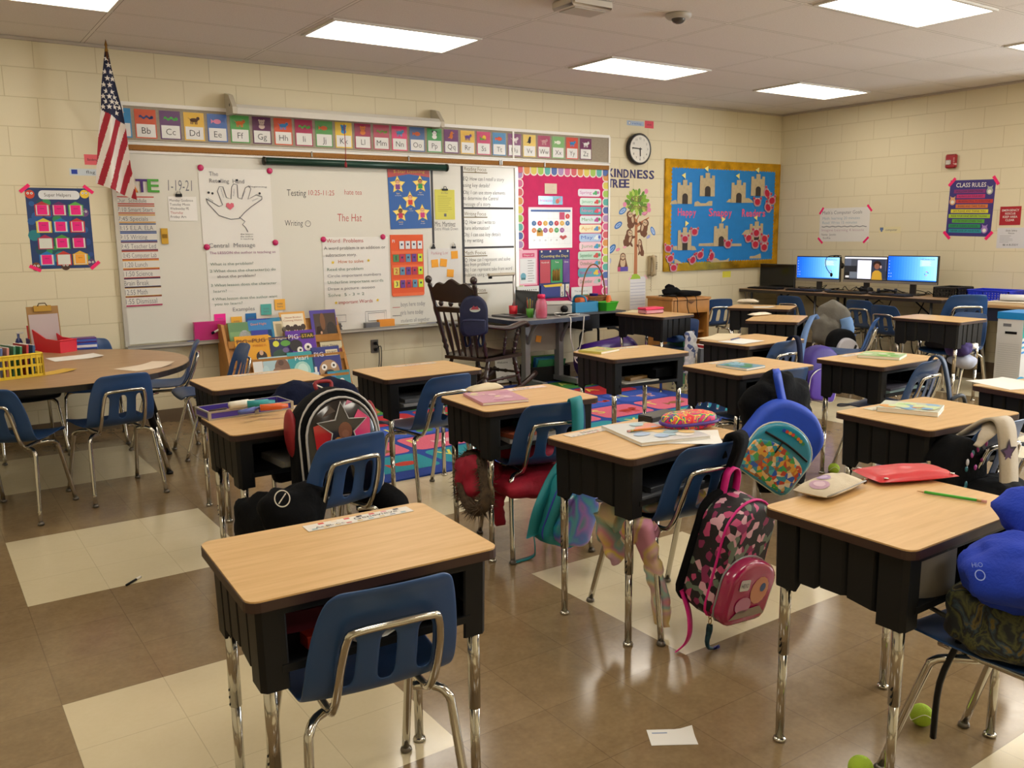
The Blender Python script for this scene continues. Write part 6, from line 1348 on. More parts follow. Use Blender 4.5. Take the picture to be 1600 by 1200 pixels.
p = onD17(.11, .08); m = MB(); m.lathe([(.04, 0), (.045, .06), (.047, .062)], (0,0,0), mat('#3a2f8a', .4), 16); m.solo('container', 'dark blue tub standing in the basket', 'container', TR(p[0], p[1] - .0, p[2] + .10))
p = onD17(.22, -.03); m = MB(); m.lathe([(.05, 0), (.046, .01), (.022, .10), (.018, .115)], (0,0,0), mat('#e0702a', .4), 18); m.solo('paper_cone', 'orange paper cone beside the basket', 'paper cone', TR(p[0], p[1], p[2] + .03))
m = MB(); m.ball((0, 0, .03), (.055, .04, .03), mat('#d3404f', .5), 12, 8, jit=.25, seed=2, jscale=30); m.solo('bow', 'red ribbon bow under the orange cone', 'bow', TR(p[0], p[1] - .01, p[2]))
# ================================================================== wooden cart with black equipment
W1 = -1.92; T = TR(-2.24, -.52, 0, -9); t = thing('wooden_cart', 'light wooden cart with a drawer beside the wall telephone', 'cart', T); WD = mat('#b9803c', .45, var=.12, scale=10); ht = .77
m = MB(); m.box((0, 0, ht - .012), (.50, .48, .024), WD, bev=.003); m.part('top', t)
for s in (-1, 1): MB().box((s*.23, 0, (ht - .02)/2 + .02), (.024, .44, ht - .06), WD).part('side_panel', t)
MB().box((0, .20, .40), (.44, .016, .70), WD).part('back_panel', t); MB().box((0, 0, .10), (.44, .42, .02), WD).part('shelf', t); MB().box((0, .02, .40), (.44, .38, .02), WD).part('shelf', t)
m = MB(); m.box((0, -.215, ht - .095), (.43, .02, .13), WD); m.prism([(-.05, 0), (.05, 0), (.0, -.03)], 0, .004, mat('#6d4418', .6), T=Matrix(((1,0,0,0),(0,0,-1,-.226),(0,1,0,ht - .036),(0,0,0,1)))); m.part('drawer', t)
m = MB(); m.ball((0, 0, .028), (.16, .15, .028), FBLACK, 18, 8, .4, .4); m.solo('laptop_bag', 'flat black laptop bag lying on the wooden cart', 'bag', T @ TR(.08, .02, ht + .0006, 8))
m = MB(); m.ball((0, 0, .05), (.12, .08, .05), FBLACK, 16, 10, jit=.3, seed=4, jscale=14); m.ball((.02, .02, .09), (.06, .05, .04), FBLACK, 12, 8, jit=.3, seed=8, jscale=20); m.solo('cable_bag', 'crumpled black cable pouch left of the laptop bag', 'bag', T @ TR(-.09, .02, ht + .0006, 20))
m = MB()
for P in ([(-.20, -.15, .01), (-.22, -.275, .005), (-.22, -.29, -.1), (-.20, -.28, -.35), (-.21, -.27, -.7)], [(-.12, -.12, .012), (-.10, -.275, .004), (-.09, -.285, -.1), (-.02, -.28, -.3), (.0, -.275, -.5)], [(.05, -.15, .01), (.02, -.28, .004), (.03, -.285, -.12), (.07, -.28, -.22)]): m.tube(smooth_path(P, 6), .0045, DARK, 6)
m.tube(smooth_path([(-.25, -.05, .012), (-.2, -.12, .02), (-.1, -.1, .015), (-.15, -.02, .02), (-.24, .02, .012)], 5), .006, DARK, 6)
m.solo('cable_bundle', 'black cables hanging over the front of the wooden cart', 'cable', T @ TR(0, 0, ht + .004))
m = MB(); m.box((0, 0, .15), (.20, .22, .29), mat('#3f4348', .5), bev=.006); m.solo('machine_box', 'dark grey box on the middle shelf of the wooden cart', 'box', T @ TR(-.05, -.03, .411))
# books on the floor beside it
BK0 = onback(1074, 500, -1.31)[0]
rr = random.Random(12)
for k, (w_, h_, c, lb) in enumerate(((.05, .44, '#2f7a4f', 'green'), (.06, .46, '#23395a', 'dark blue'), (.035, .34, '#d8cfc0', 'cream'), (.05, .33, '#5a5f66', 'grey'), (.035, .30, '#7a5a4a', 'brown'), (.055, .34, '#b9202f', 'red'))):
    m = MB(); m.box((0, 0, h_/2), (w_, .26, h_), mat(c, .5), bev=.003); m.box((0, .004, h_/2 + .002), (w_*.8, .26, h_), WHITE); m.solo('binder', 'tall %s book spine standing between the wooden cart and the desks' % lb, 'book', TR(BK0 + .062*k, -1.18 - .012*k, 0, -9, 0, 3 if k > 2 else 0), 'floor standing books')
# ================================================================== computers along the right wall
CTH = .765; TFX = -.70
def ctable(y0, y1, label):
    L_ = y0 - y1; t = thing('computer_table', label, 'table', TR((TFX - .02)/2, (y0 + y1)/2, 0), 'computer tables')
    d = -TFX - .03; m = MB(); m.box((0, 0, CTH - .006), (d, L_, .012), LAM2); m.part('table_top', t); m = MB()
    m.box((0, 0, CTH - .022), (d + .004, L_ + .004, .032), mat('#241d19', .45)); m.part('edge_band', t)
    for s in (-1, 1):
        for q in (-1, 1):
            m = MB(); m.cyl((q*(d/2 - .06), s*(L_/2 - .14), .0), (q*(d/2 - .06), s*(L_/2 - .14), CTH - .03), .014, mat('#6a6a6c', .3, .8), 10); m.part('leg', t)
        m = MB(); m.cyl((0, s*(L_/2 - .14), .45), (0, s*(L_/2 - .5), CTH - .04), .008, mat('#3a3a3c', .4, .6), 8); m.cyl((-(d/2 - .06), s*(L_/2 - .14), .3), (d/2 - .06, s*(L_/2 - .14), .3), .009, mat('#6a6a6c', .3, .8), 8); m.part('brace', t)
    return t
ctable(-.02, -1.20, 'dark edged folding computer table in the back right corner'); ctable(-1.21, -2.56, 'dark edged folding computer table under the two rightmost monitors')
# monitors facing -x
def monitor(ym, zm, w, h, label, screen, xm=-.36, rz=0, kind='a', base_label=None):
    T = TR(xm, ym, CTH + .0006, -90 + rz); t = thing('computer_monitor', label, 'monitor', T, 'computer monitors')   # local: faces -y
    zc = zm - CTH; m = MB(); m.box((0, .012, zc), (w, .03, h), mat('#1a1a1c', .35), bev=.004); m.box((0, -.005, zc - h/2 + .012), (w, .01, .026), mat('#8f8a86' if kind != 'k' else '#6d6862', .35, .4)); m.part('casing', t)
    sw, sh = w - .02, h - .045; S = Matrix(((1,0,0,-sw/2),(0,0,-1,-.0055),(0,1,0,zc - sh/2 + .012),(0,0,0,1))); m = MB(S); screen(m, sw, sh); m.part('screen', t)
    m = MB(); m.box((0, .04, (zc - h/2)/2 + .03), (.06, .025, zc - h/2 + .08), mat('#2a2a2d', .4)); m.part('stand_neck', t); m = MB(); m.prism(rrect(-.12, -.08, .12, .10, .03), 0, .014, mat('#202022', .4)); m.part('stand_base', t)
    return T
E_ = lambda c, k=1.: mat(c, .3, emit=k)
def s_off(m, w, h): m.rect(0, 0, w, h, 0, mat('#0c0d0f', .12))
def s_desktop(m, w, h):
    n = 18; A, B = (10, 90, 240), (150, 220, 255)
    for k in range(n):
        f = k/(n - 1); c = '#%02x%02x%02x' % tuple(int(A[i] + (B[i] - A[i])*f) for i in range(3)); m.rect(w*k/n, 0, w*(k + 1)/n + .0005, h, 0, E_(c, 1.15))
    m.rect(0, 0, w, h*.04, .0006, E_('#1f6fd8', .8)); m.rect(w*.66, h*.60, w*.96, h*.90, .0006, E_('#9fd4f4', .9)); m.text('INFORMATION', w*.67, h*.87, h*.05, mat('#12304a', .5), .0012, w*.28)
    for k in range(4): m.rect(w*.70, h*(.80 - .05*k), w*(.86 + .02*(k % 2)), h*(.815 - .05*k), .0012, E_('#e8f6ff', .9))
    for i in range(6):
        for j in range(2 if i < 2 else 1): m.rect(w*(.02 + .045*j), h*(.15 + .13*i), w*(.035 + .045*j), h*(.175 + .13*i), .0008, E_('#d8e8ff', .9))
    for k in range(6):
        a = 2*PI*k/6; m.flat([(w*.80 + h*.10*math.cos(a + e)*q, h*.32 + h*.10*math.sin(a + e)*q) for e, q in ((0, 1), (.85, 1), (.85, .62), (0, .62))], .001, E_(['#2f5a7a', '#c85a8a', '#7fc8d8', '#3f8ab0', '#d87aa8', '#a8dce8'][k], .8))
    m.rect(w*.76, h*.14, w*.85, h*.16, .001, E_('#8fc4ec', .8))
def s_call(m, w, h):
    m.rect(0, 0, w, h, 0, E_('#454b58', .55)); m.rect(0, h*.93, w, h, .0006, E_('#dfe3ee', .9)); m.rect(0, h*.56, w*.16, h*.93, .0006, E_('#5a6478', .5)); m.rect(0, h*.3, w*.3, h*.6, .0008, E_('#22262e', .4)); m.rect(w*.13, h*.05, w*.31, h*.33, .001, E_('#6f7a8a', .5)); m.rect(0, 0, w*.13, h*.3, .001, E_('#14161a', .4)); m.rect(w*.03, h*.06, w*.12, h*.15, .0014, E_('#d8d8de', .7))
    m.rect(w*.32, h*.03, w*.645, h*.86, .0012, E_('#e2e6f6', .95)); m.rect(w*.65, h*.05, w, h*.9, .001, E_('#2f3a52', .45))
    for k in range(5): m.rect(w*.36, h*(.25 + .1*k), w*.58, h*(.257 + .1*k), .0016, E_('#b5bccc', .7))
    m.disc(w*.78, h*.68, w*.10, .0014, E_('#2a1a18', .4), ry=h*.17); m.disc(w*.78, h*.60, w*.062, .0018, E_('#8a5a48', .6), ry=h*.13); m.flat([(w*.66, 0), (w*.91, 0), (w*.89, h*.32), (w*.82, h*.42), (w*.74, h*.42), (w*.68, h*.32)], .0016, E_('#b8902f', .7)); m.disc(w*.87, h*.58, w*.02, .002, E_('#c8a8a0', .6), ry=h*.07); m.rect(w*.97, h*.4, w, h*.9, .0014, E_('#4a4f6a', .5))
MX = -.36
def mon(x0, y0, x1, y1, label, scr, kind='a', X=MX):
    a = onright(x0, y0, X); b = onright(x1, y1, X); return monitor((a[0] + b[0])/2, (a[1] + b[1])/2, a[0] - b[0] - .006, a[1] - b[1], label, scr, X, kind=kind)
M1 = mon(1188, 412, 1241, 453, 'switched off black monitor in the back right corner', s_off, 'k'); M2 = mon(1245.5, 400, 1312, 441, 'lit blue monitor left of the others with a headset in front of it', s_desktop)
M3 = mon(1319.5, 400, 1386, 443, 'monitor showing a video call with a person in a yellow top', s_call); M4 = mon(1387.5, 399, 1464.5, 446, 'rightmost and widest lit blue monitor', s_desktop)
def keyb(T, lb):
    t = thing('keyboard', lb, 'keyboard', T, 'keyboards'); m = MB(); m.box((0, 0, .008), (.42, .14, .016), DARK, bev=.004); m.part('base', t); m = MB()
    for r_ in range(4):
        for c in range(13): m.box((-.18 + .03*c, -.045 + .03*r_, .0175), (.025, .024, .005), BRACK)
    m.part('keys', t)
for (yy, xx, rz, lb) in ((-.30, -.56, 4, 'black keyboard in front of the switched off monitor'), (-.86, -.58, -4, 'black keyboard below the leftmost lit monitor'), (-1.42, -.57, 2, 'black keyboard below the video call monitor'), (-1.95, -.58, -6, 'black keyboard below the rightmost monitor')): keyb(TR(xx, yy, CTH + .0006, -90 + rz), lb)
m = MB()
for (yy, lb) in ((-1.16, 'dark mouse at the join of the two computer tables'), (-1.70, 'dark mouse between the two rightmost keyboards')):
    m = MB(); m.ball((0, 0, .016), (.032, .052, .018), mat('#2a2226', .3), 14, 8, .8); m.box((0, .022, .033), (.004, .02, .004), BRACK); m.solo('computer_mouse', lb, 'mouse', TR(-.55, yy, CTH + .0006, -90), 'computer mice')
def headset(T, lb):
    t = thing('headset', lb, 'headset', T, 'headsets'); m = MB(); m.tube([(.085*math.cos(a), 0, .09 + .085*math.sin(a)) for a in [PI*k/16 for k in range(17)]], .007, DARK, 8); m.part('headband', t)
    for s in (-1, 1): MB().tube([(s*.07, 0, .08), (s*.098, 0, .08)], .034, BRACK, 14).part('ear_cup', t)
    MB().tube(smooth_path([(-.09, -.02, .06), (-.08, -.08, .03), (-.03, -.12, .03)], 5), .004, DARK, 6).part('microphone', t)
a = onright(1300, 402, MX - .03); 
t = thing('headset', 'black headset hung over the leftmost lit monitor', 'headset', TR(MX - .01, a[0], a[1] + .004, -90), 'headsets')
m = MB(); m.tube([(.075*math.cos(a_), .06 + .0*a_, -.09 + .09*math.sin(a_) + .012) for a_ in [PI*k/16 for k in range(17)]], .006, DARK, 8); m.part('headband', t)
for s in (-1, 1): MB().tube([(s*.06, .06, -.10), (s*.085, .06, -.10)], .033, BRACK, 14).part('ear_cup', t)
m = MB(); m.tube(smooth_path([(.07, .05, .012), (.03, -.018, .016), (-.05, -.03, .0), (-.075, -.03, -.06), (-.055, -.03, -.13), (.0, -.03, -.19)], 6), .004, DARK, 7); m.ball((.01, -.03, -.20), (.016, .012, .024), DARK, 10, 8); m.part('microphone', t)
headset(TR(-.42, -1.80, CTH + .018, -60, 78), 'black headset lying by the rightmost monitor stand'); headset(TR(-.30, -1.55, CTH + .018, -120, 78), 'black headset lying behind the keyboard of the video call monitor')
m = MB(); rr = random.Random(31)
for k in range(14):
    yb = -.55 - .13*k; m.tube(smooth_path([(-.10 + rr.uniform(-.05, .05), yb + rr.uniform(-.1, .1), CTH + .006), (-.18 + rr.uniform(-.08, .05), yb + rr.uniform(-.12, .12), CTH + .01 + .05*rr.random()), (-.25 + rr.uniform(-.05, .05), yb + rr.uniform(-.12, .12), CTH + .006), (-.15, yb - .15, CTH + .008)], 6), .004, DARK, 6)
m.solo('cable_bundle', 'tangle of black cables along the wall behind the monitors', 'cable')
for k, yy in enumerate((-1.62, -2.0, -2.28)):
    m = MB(); m.tube(smooth_path([(-.028, yy, CTH + .01), (-.018, yy + .02, CTH - .1), (-.10, yy + .06, .45), (-.06, yy + .1, .2), (-.10, yy, .02)], 6), .006, DARK, 7); m.solo('power_cable', '%s black cable hanging below the computer table' % ('left', 'middle', 'right')[k], 'cable', None, 'hanging cables')
# ---- end table with baskets, papers
t = thing('supply_table', 'black legged table with baskets and paper in the right part of the right wall', 'table', TR(-.36, -3.16, 0)); sth = .74
MB().box((0, 0, sth - .012), (.66, 1.06, .024), mat('#b08a5c', .5)).part('table_top', t)
m = MB(); m.box((-.29, .50, sth/2 - .02), (.06, .05, sth - .05), DARK); m.part('leg', t)
for q in ((.29, .50), (-.29, -.5), (.29, -.5)): MB().box((q[0], q[1], sth/2 - .02), (.06, .05, sth - .05), DARK).part('leg', t)
MB().box((0, 0, sth - .09), (.58, .98, .12), mat('#20223a', .5)).part('apron', t)
def y_on(px, py, X): return onright(px, py, X)
crate('basket', 'black slotted plastic basket right of the rightmost monitor', 'basket', TR(-.28, -2.44, CTH + .001, 90), .24, .30, .10, mat('#161616', .4))
crate('basket', 'bright blue slotted plastic basket against the right wall', 'basket', TR(-.24, -2.84, sth + .001, 90), .40, .30, .11, mat('#1530c8', .35))
m = MB()
for k in range(4): m.box((.004*k, .006*k, .003 + .0065*k), (.30 - .01*k, .46, .006), mat(['#c8b48f', '#d8cdb5', '#b59a6a', '#cfc4b0'][k], .7))
m.solo('paper_stack', 'stack of tan papers on the supply table in front of the blue basket', 'paper stack', TR(-.46, -3.18, sth + .001, 8))
m = MB(); m.box((0, 0, .003), (.20, .14, .005), mat('#c9b48c', .7)); m.solo('paper', 'tan sheet at the left end of the supply table', 'paper', TR(-.55, -2.76, sth + .001, 4))
m = MB(); m.tube([(0, -.20, .032), (0, .20, .032)], .03, mat('#dfe0e2', .5), 18); m.tube([(0, .198, .032), (0, .204, .032)], .026, DARK, 18); m.box((.10, 0, .004), (.18, .38, .003), mat('#d8d9dc', .5)); m.solo('paper_roll', 'white rolled poster lying on the supply table', 'paper roll', TR(-.42, -3.20, sth + .03, 20))
# ---- white and blue water dispenser box
t = thing('storage_box', 'tall white floor box with blue lid and blue rings at the right', 'box', TR(-.90, -3.41, 0, 0)); bw_, bd_, bh_ = .22, .36, .66
m = MB(); m.box((0, 0, bh_/2), (bd_, bw_, bh_), mat('#d9dbdc', .45)); m.part('carton', t)
MB().box((0, 0, bh_ + .03), (bd_ + .01, bw_ + .01, .06), mat('#1a86cf', .4)).part('lid', t)
m = MB(); Fm = Matrix(((0,0,-1,-bd_/2 - .001),(-1,0,0,bw_/2),(0,1,0,0),(0,0,0,1)))
for k in range(22): m.rect(.02, .04 + .019*k, bw_ - .02, .043 + .019*k, 0, mat('#b9bdc0', .5), T=Fm)
m.box((bw_*.55, bh_*.82, .0), (.10, .022, .004), DARK, T=Fm); m.rect(.05, bh_*.90, .12, bh_*.94, .0004, INKGREY, T=Fm); m.part('front_print', t)
m = MB(); Sm = Matrix(((1,0,0,-bd_/2),(0,0,-1,-bw_/2 - .001),(0,1,0,0),(0,0,0,1)))
def ring(cx, cz, r0, r1, c, z, a0, a1): m.flat([(cx + r1*math.cos(R(a)), cz + r1*math.sin(R(a))) for a in range(a0, a1 + 1, 10)] + [(cx + r0*math.cos(R(a)), cz + r0*math.sin(R(a))) for a in range(a1, a0 - 1, -10)], z, mat(c, .5), Sm)
m.flat([(0, bh_*.75), (0, bh_), (.16, bh_)] + [(.16*math.cos(R(a)), bh_ + .16*math.sin(R(a))) for a in range(-10, -81, -10)], 0, mat('#1f9f9a', .5), Sm)
for r_, c in ((.19, '#1f6fb8'), (.235, '#2fa0c8'), (.28, '#3f8fd8')): ring(0, bh_, r_, r_ + .018, c, .0004, -90, 0)
for r_, c in ((.08, '#4fb0d8'), (.13, '#3f9fd0')): ring(.02, 0, r_, r_ + .03, c, .0004, 0, 110)
m.part('side_print', t, 'blue and teal ring pattern')
# ================================================================== things on and in the desks
def ramp_mat(name, cols, scale=8, kind='noise', rough=.8, dist=1.5, detail=3, stretch=(1,1,1), const=False, coat=0):
    m = bpy.data.materials.new(name); nt, N, L = nodes(m); b = N['Principled BSDF']; tc = N.new('ShaderNodeTexCoord'); mp = N.new('ShaderNodeMapping'); mp.inputs['Scale'].default_value = stretch; L.new(tc.outputs['Object'], mp.inputs[0])
    if kind == 'noise':
        n = N.new('ShaderNodeTexNoise'); n.inputs['Scale'].default_value = scale; n.inputs['Detail'].default_value = detail; n.inputs['Distortion'].default_value = dist; o = n.outputs['Fac']; lo, hi = .32, .68
    elif kind == 'cells':
        n = N.new('ShaderNodeTexVoronoi'); n.inputs['Scale'].default_value = scale; sp = N.new('ShaderNodeSeparateColor'); L.new(n.outputs['Color'], sp.inputs[0]); o = sp.outputs[0]; lo, hi = 0, 1
    else:
        n = N.new('ShaderNodeTexWave'); n.inputs['Scale'].default_value = scale; n.inputs['Distortion'].default_value = dist; n.inputs['Detail'].default_value = detail; n.wave_profile = 'SAW'; o = n.outputs['Fac']; lo, hi = 0, 1
    L.new(mp.outputs[0], n.inputs['Vector'])
    r = N.new('ShaderNodeValToRGB'); r.color_ramp.interpolation = 'CONSTANT' if const else 'LINEAR'; e = r.color_ramp.elements
    for k, c in enumerate(cols):
        p = lo + (hi - lo)*k/max(len(cols) - (0 if const else 1), 1)
        if k < 2: e[k].position = p; e[k].color = lin(c)
        else: q = e.new(p); q.color = lin(c)
    L.new(o, r.inputs[0]); L.new(r.outputs[0], b.inputs['Base Color']); b.inputs['Roughness'].default_value = rough
    if coat: b.inputs['Coat Weight'].default_value = coat
    bp_ = N.new('ShaderNodeBump'); bp_.inputs['Strength'].default_value = .15; bp_.inputs['Distance'].default_value = .004; n2 = N.new('ShaderNodeTexNoise'); n2.inputs['Scale'].default_value = 120; L.new(tc.outputs['Object'], n2.inputs['Vector']); L.new(n2.outputs['Fac'], bp_.inputs['Height']); L.new(bp_.outputs['Normal'], b.inputs['Normal'])
    return m
ND = {'D1': 'nearest left desk', 'D2': 'middle desk with the zip pouch', 'D4': 'desk with the silver pencil box', 'D5': 'desk before the picture book display', 'D6': 'empty topped desk', 'D7': 'cream pouch desk', 'D8': 'desk on the rug', 'D9': 'blue backpack desk', 'D10': 'desk with the green edged book', 'D11': 'desk with the red spined book'}
rr = random.Random(21)
def nametag(k, dx, w=.27, c='#ddd5c8', dy=.165, rz=0, full=False):
    m = MB(); h = .05; m.box((0, 0, .0006), (w, h, .0012), mat(c, .4, coat=.3))
    for j in range(9): m.rect(-w/2 + w*(.04 + .105*j), -h*.42, -w/2 + w*(.09 + .105*j), -h*.25, .0018, mat(rr.choice(['#c9a0b4', '#8fb0b8', '#c96a5a', '#d8c08a', '#9aa0b0']), .5))
    if full:
        for j in range(7): m.box((-w/2 + w*(.16 + .12*j), h*.34, .0016), (w*.05, h*.2, .0004), mat(['#d83a2f', '#e8d8c0', '#d85a5a', '#3a3a48', '#c8505a', '#d8a0a8', '#3f3a4a'][j], .5))
        m.text('Genevieve', -w*.05, -h*.12, h*.34, INK, .002, w*.42, thin=-.01); m.text('Aa Bb Cc', -w*.42, -h*.3, h*.26, INK, .002, w*.26, thin=-.01)
    else: m.text('Name', -w*.2, -h*.1, h*.36, INK, .002, w*.35, thin=-.01)
    m.solo('name_strip', ('crumpled ' if full else '') + 'laminated name strip along the far edge of the ' + ND[k], 'name strip', DM[k] @ TR(dx, dy, DH + .0008, rz), 'desk name strips')
nametag('D1', .10, .30, '#e3ded6', .17, 1, True); nametag('D2', -.12, .24, dy=.17); nametag('D4', .12); nametag('D5', .05, .26, '#e2d3be'); nametag('D6', .07, .28, '#e2d0be'); nametag('D7', .12, .26, '#e8d2ca'); nametag('D8', .05, .26, '#e6dccb'); nametag('D9', .0, .26, '#ddd6c4'); nametag('D10', -.02, .2, '#e2d6c8'); nametag('D11', -.05, .22, '#d9d6c2')
def ondesk(px, py, z=DH): return (*onlevel(px, py, z), z + .0008)
def flatbook(q, h, cov, label, draw=None, spine=None, name='book', cat='book', dz=0):
    L_, F_, R_ = [Vector(onlevel(*a, DH)) for a in q]; w = (F_ - L_).length; d = (R_ - F_).length; x, y = (L_ + R_)/2; z = DH + .0008; v = F_ - L_; T = TR(x, y, z + dz, math.degrees(math.atan2(v.y, v.x))); t = thing(name, label, cat, T)
    m = MB(); m.box((0, 0, h/2), (w*.985, d*.985, h - .002), mat('#e6e2d8', .7)); m.part('pages', t)
    m = MB(); m.box((0, 0, h), (w, d, .0016), cov, bev=.0007); m.box((0, 0, .0008), (w, d, .0016), cov, bev=.0007); m.box((-w/2 if spine != 'front' else 0, 0 if spine != 'front' else -d/2, h/2), ((.002, d, h) if spine != 'front' else (w, .002, h)), cov)
    if draw: draw(m, w, d, h + .0012)
    m.part('cover', t); return t
def dab(cols, n, seed, s=.03):
    def f(m, w, d, z):
        q = random.Random(seed)
        for k in range(n): m.disc(q.uniform(-.36, .36)*w, q.uniform(-.34, .34)*d, q.uniform(.5, 1)*s, z + .0001*k, mat(q.choice(cols), .4), ry=q.uniform(.5, 1)*s, rot=q.uniform(0, 3), n=9)
    return f
flatbook(((942,671),(1005,699),(1108,685)), .012, mat('#d6dadb', .3, coat=.4), 'white workbook with pastel swirls under the orange pencil on the middle desk', dab(['#a9c6d2', '#e8c88a', '#e89a8a', '#c9d8a8', '#9fb8d8', '#e6e2da'], 26, 3, .04))
paper(1083, 686, .16, .2, 50, 'loose white sheet sticking out under the workbook on the middle desk', z=DH, curl=.02)
def pencil(px, py, rz, c, lb, L_=.18, z=DH, dz=.0):
    x, y, zz = ondesk(px, py, z); t = thing('pencil', lb, 'pencil', TR(x, y, zz + .0045 + dz, rz)); m = MB(); m.tube([(-L_/2 + .02, 0, 0), (L_/2 - .025, 0, 0)], .0042, mat(c, .4), 6); m.part('shaft', t)
    m = MB(); m.tube([(-L_/2, 0, 0), (-L_/2 + .02, 0, 0)], [.0008, .0042], mat('#d8b58a', .7), 6); m.part('tip', t); m = MB(); m.tube([(L_/2 - .025, 0, 0), (L_/2 - .013, 0, 0)], .0044, mat('#b8a060', .3, .8), 8); m.tube([(L_/2 - .013, 0, 0), (L_/2, 0, 0)], .0042, mat('#d09a90', .8), 8); m.part('eraser_end', t); return t
pencil(1012, 678, 180 - 10, '#d8822f', 'orange pencil lying on the workbook of the middle desk', dz=.0145)
x, y, z = ondesk(1023, 660); t = thing('pencil_box', 'flat black rectangular pencil case on the middle desk', 'pencil case', TR(x + .02, y, z, 6)); MB().box((0, 0, .018), (.17, .075, .036), mat('#14120f', .35), bev=.005).part('case_body', t); MB().box((0, -.038, .026), (.165, .002, .003), BRACK).part('lid_seam', t)
x, y, z = ondesk(1076, 670); t = thing('zip_pouch', 'rainbow scribbled oval zip pouch on the middle desk', 'pencil case', TR(x, y, z, -8)); RAIN = ramp_mat('rainbow_scribble', ['#e01f3a', '#f07020', '#c01f7a', '#f0d020', '#20a050', '#4a1a90', '#e0204a', '#d81f6a'], 20, 'noise', .5, 1.6, 1, const=True)
m = MB(); m.ball((0, 0, .034), (.115, .062, .034), RAIN, 32, 14, .55, .7); m.part('pouch_body', t); m = MB(); m.tube([(.117*math.copysign(abs(math.cos(a))**.7, math.cos(a)), .064*math.copysign(abs(math.sin(a))**.7, math.sin(a)), .030) for a in [2*PI*k/40 for k in range(40)]], .007, mat('#4a2a8a', .5), 6, closed=True); m.part('zipper', t, 'purple zip band')
m = MB(); q = random.Random(2)
for k in range(40): a = q.uniform(0, 6.28); r_ = q.uniform(.02, .075); m.tube([(r_*math.cos(a), r_*.5*math.sin(a), .0685 - .25*(r_)**2*8), (r_*1.3*math.cos(a + .15), r_*.62*math.sin(a + .15), .0695 - .25*(r_*1.25)**2*8)], .0022, mat(q.choice(['#d8243a', '#f0ece4', '#e8c83a', '#e8702a']), .5), 5)
o = m.part('fringe', t); o['kind'] = 'stuff'
# ---- nearest right desk
def pouch(px, py, w, d, h, rz, c, label, draw=None, z=DH, zip_end=1, name='pencil_pouch', fringe=None, px2=None, e=.35, sag=0, extra=None):
    x, y, zz = ondesk(px, py, z); t = thing(name, label, 'pencil pouch', TR(x, y, zz, rz)); N_ = 24
    def f(u, v, s):
        a = (u - .5)*2; b = (v - .5)*2; th = (max(0, 1 - abs(a)**3.2)*max(0, 1 - abs(b)**2.6))**.6
        wv = 1 + .25*noise.noise(Vector((a*2.2, b*2.4, h*90)))
        base = sag*max(0, abs(a) - .55)*.0
        return (a*w/2*(1 - .04*b*b), b*d/2*(1 - .06*a*a), h*.42 + s*(h*.5*th*wv if s > 0 else h*.40*th) - (0 if s > 0 else 0) - h*.05*(1 - th))
    m = MB(); m.grid(lambda u, v: f(u, v, 1), N_, N_, c); m.grid(lambda u, v: f(1 - u, v, -1), N_, N_, c)
    if draw: draw(m, lambda a, b: f((a + 1)/2, (b + 1)/2, 1))
    m.part('pouch_body', t)
    m = MB(); m.tube([(w/2*.96*k, d/2*.93*zip_end, h*.43) for k in (-1, -.5, 0, .5, 1)], .003, mat('#8a8478', .5), 6); m.box((w*.49, d*.45*zip_end, h*.40), (.012, .006, .018), CHROME); m.part('zipper', t)
    if extra: extra(t, f)
    return t
def d_uni(m, P):
    def pol(pts, c, dz=.0015): m.add([Vector(P(a, b)) + Vector((0, 0, dz)) for a, b in pts], [tuple(range(len(pts)))], c)
    for cx, cy, rx, ry, c in ((-.62, -.1, .26, .5, '#b493a8'), (-.1, .25, .2, .34, '#a993b8'), (-.62, -.1, .14, .3, '#cdb2c0'), (-.1, .25, .11, .2, '#c2b0cf')):
        for k in range(12):
            a0, a1 = 2*PI*k/12, 2*PI*(k + 1)/12; pol([(cx, cy), (cx + rx*math.cos(a0), cy + ry*math.sin(a0)), (cx + rx*math.cos(a1), cy + ry*math.sin(a1))], mat(c, .8), .0016 if rx > .15 else .0022)
pouch(1296, 768, .235, .115, .045, 8, mat('#c9bda6', .9, var=.08, bump=.2), 'cream cloth pencil pouch with lilac print on the nearest right desk', d_uni, zip_end=-1)
def ey(t, f):
    for a, b in ((.1, .08), (.93, .08), (.08, .93)):
        p = f(a, b, 1); m = MB(); m.lathe([(.007, 0), (.007, .002), (.003, .003)], (p[0], p[1], p[2] + .001), CHROME, 12); m.part('grommet', t)
pouch(1413, 746, .28, .155, .035, -22, mat('#c8101f', .45, coat=.2), 'bright red vinyl pouch with metal grommets on the nearest right desk', zip_end=1, extra=ey)
pencil(1486, 778, -72, '#3fae2f', 'bright green pencil on the nearest right desk', .18)
# ---- pencil box desk
x, y, z = ondesk(366, 650); SIL = mat('#b5b2ac', .3, .7); t = thing('pencil_box', 'open silver framed pencil box with purple sides on the second desk from the left', 'pencil case', TR(*ondesk(354, 648)[:2], z, 4))
for k, (xx, ww) in enumerate(((0, .20), (.185, .16))):
    m = MB(); m.box((xx, 0, .004), (ww, .15, .006), DARK)
    for s in (-1, 1): m.box((xx, s*.075, .018), (ww, .006, .034), mat('#4a3a9a', .35)); m.box((xx + s*ww/2, 0, .018), (.006, .15, .034), mat('#4a3a9a', .35))
    for s in (-1, 1):
        for q in (.003, .033): m.box((xx, s*.077, q), (ww + .006, .007, .007), SIL); m.box((xx + s*(ww/2 + .001), 0, q), (.007, .155, .007), SIL)
        for s2 in (-1, 1): m.box((xx + s*ww/2, s2*.076, .018), (.012, .012, .036), SIL)
    m.part('box_half', t)
q = random.Random(14); bx0, by0 = onlevel(354, 648, DH)
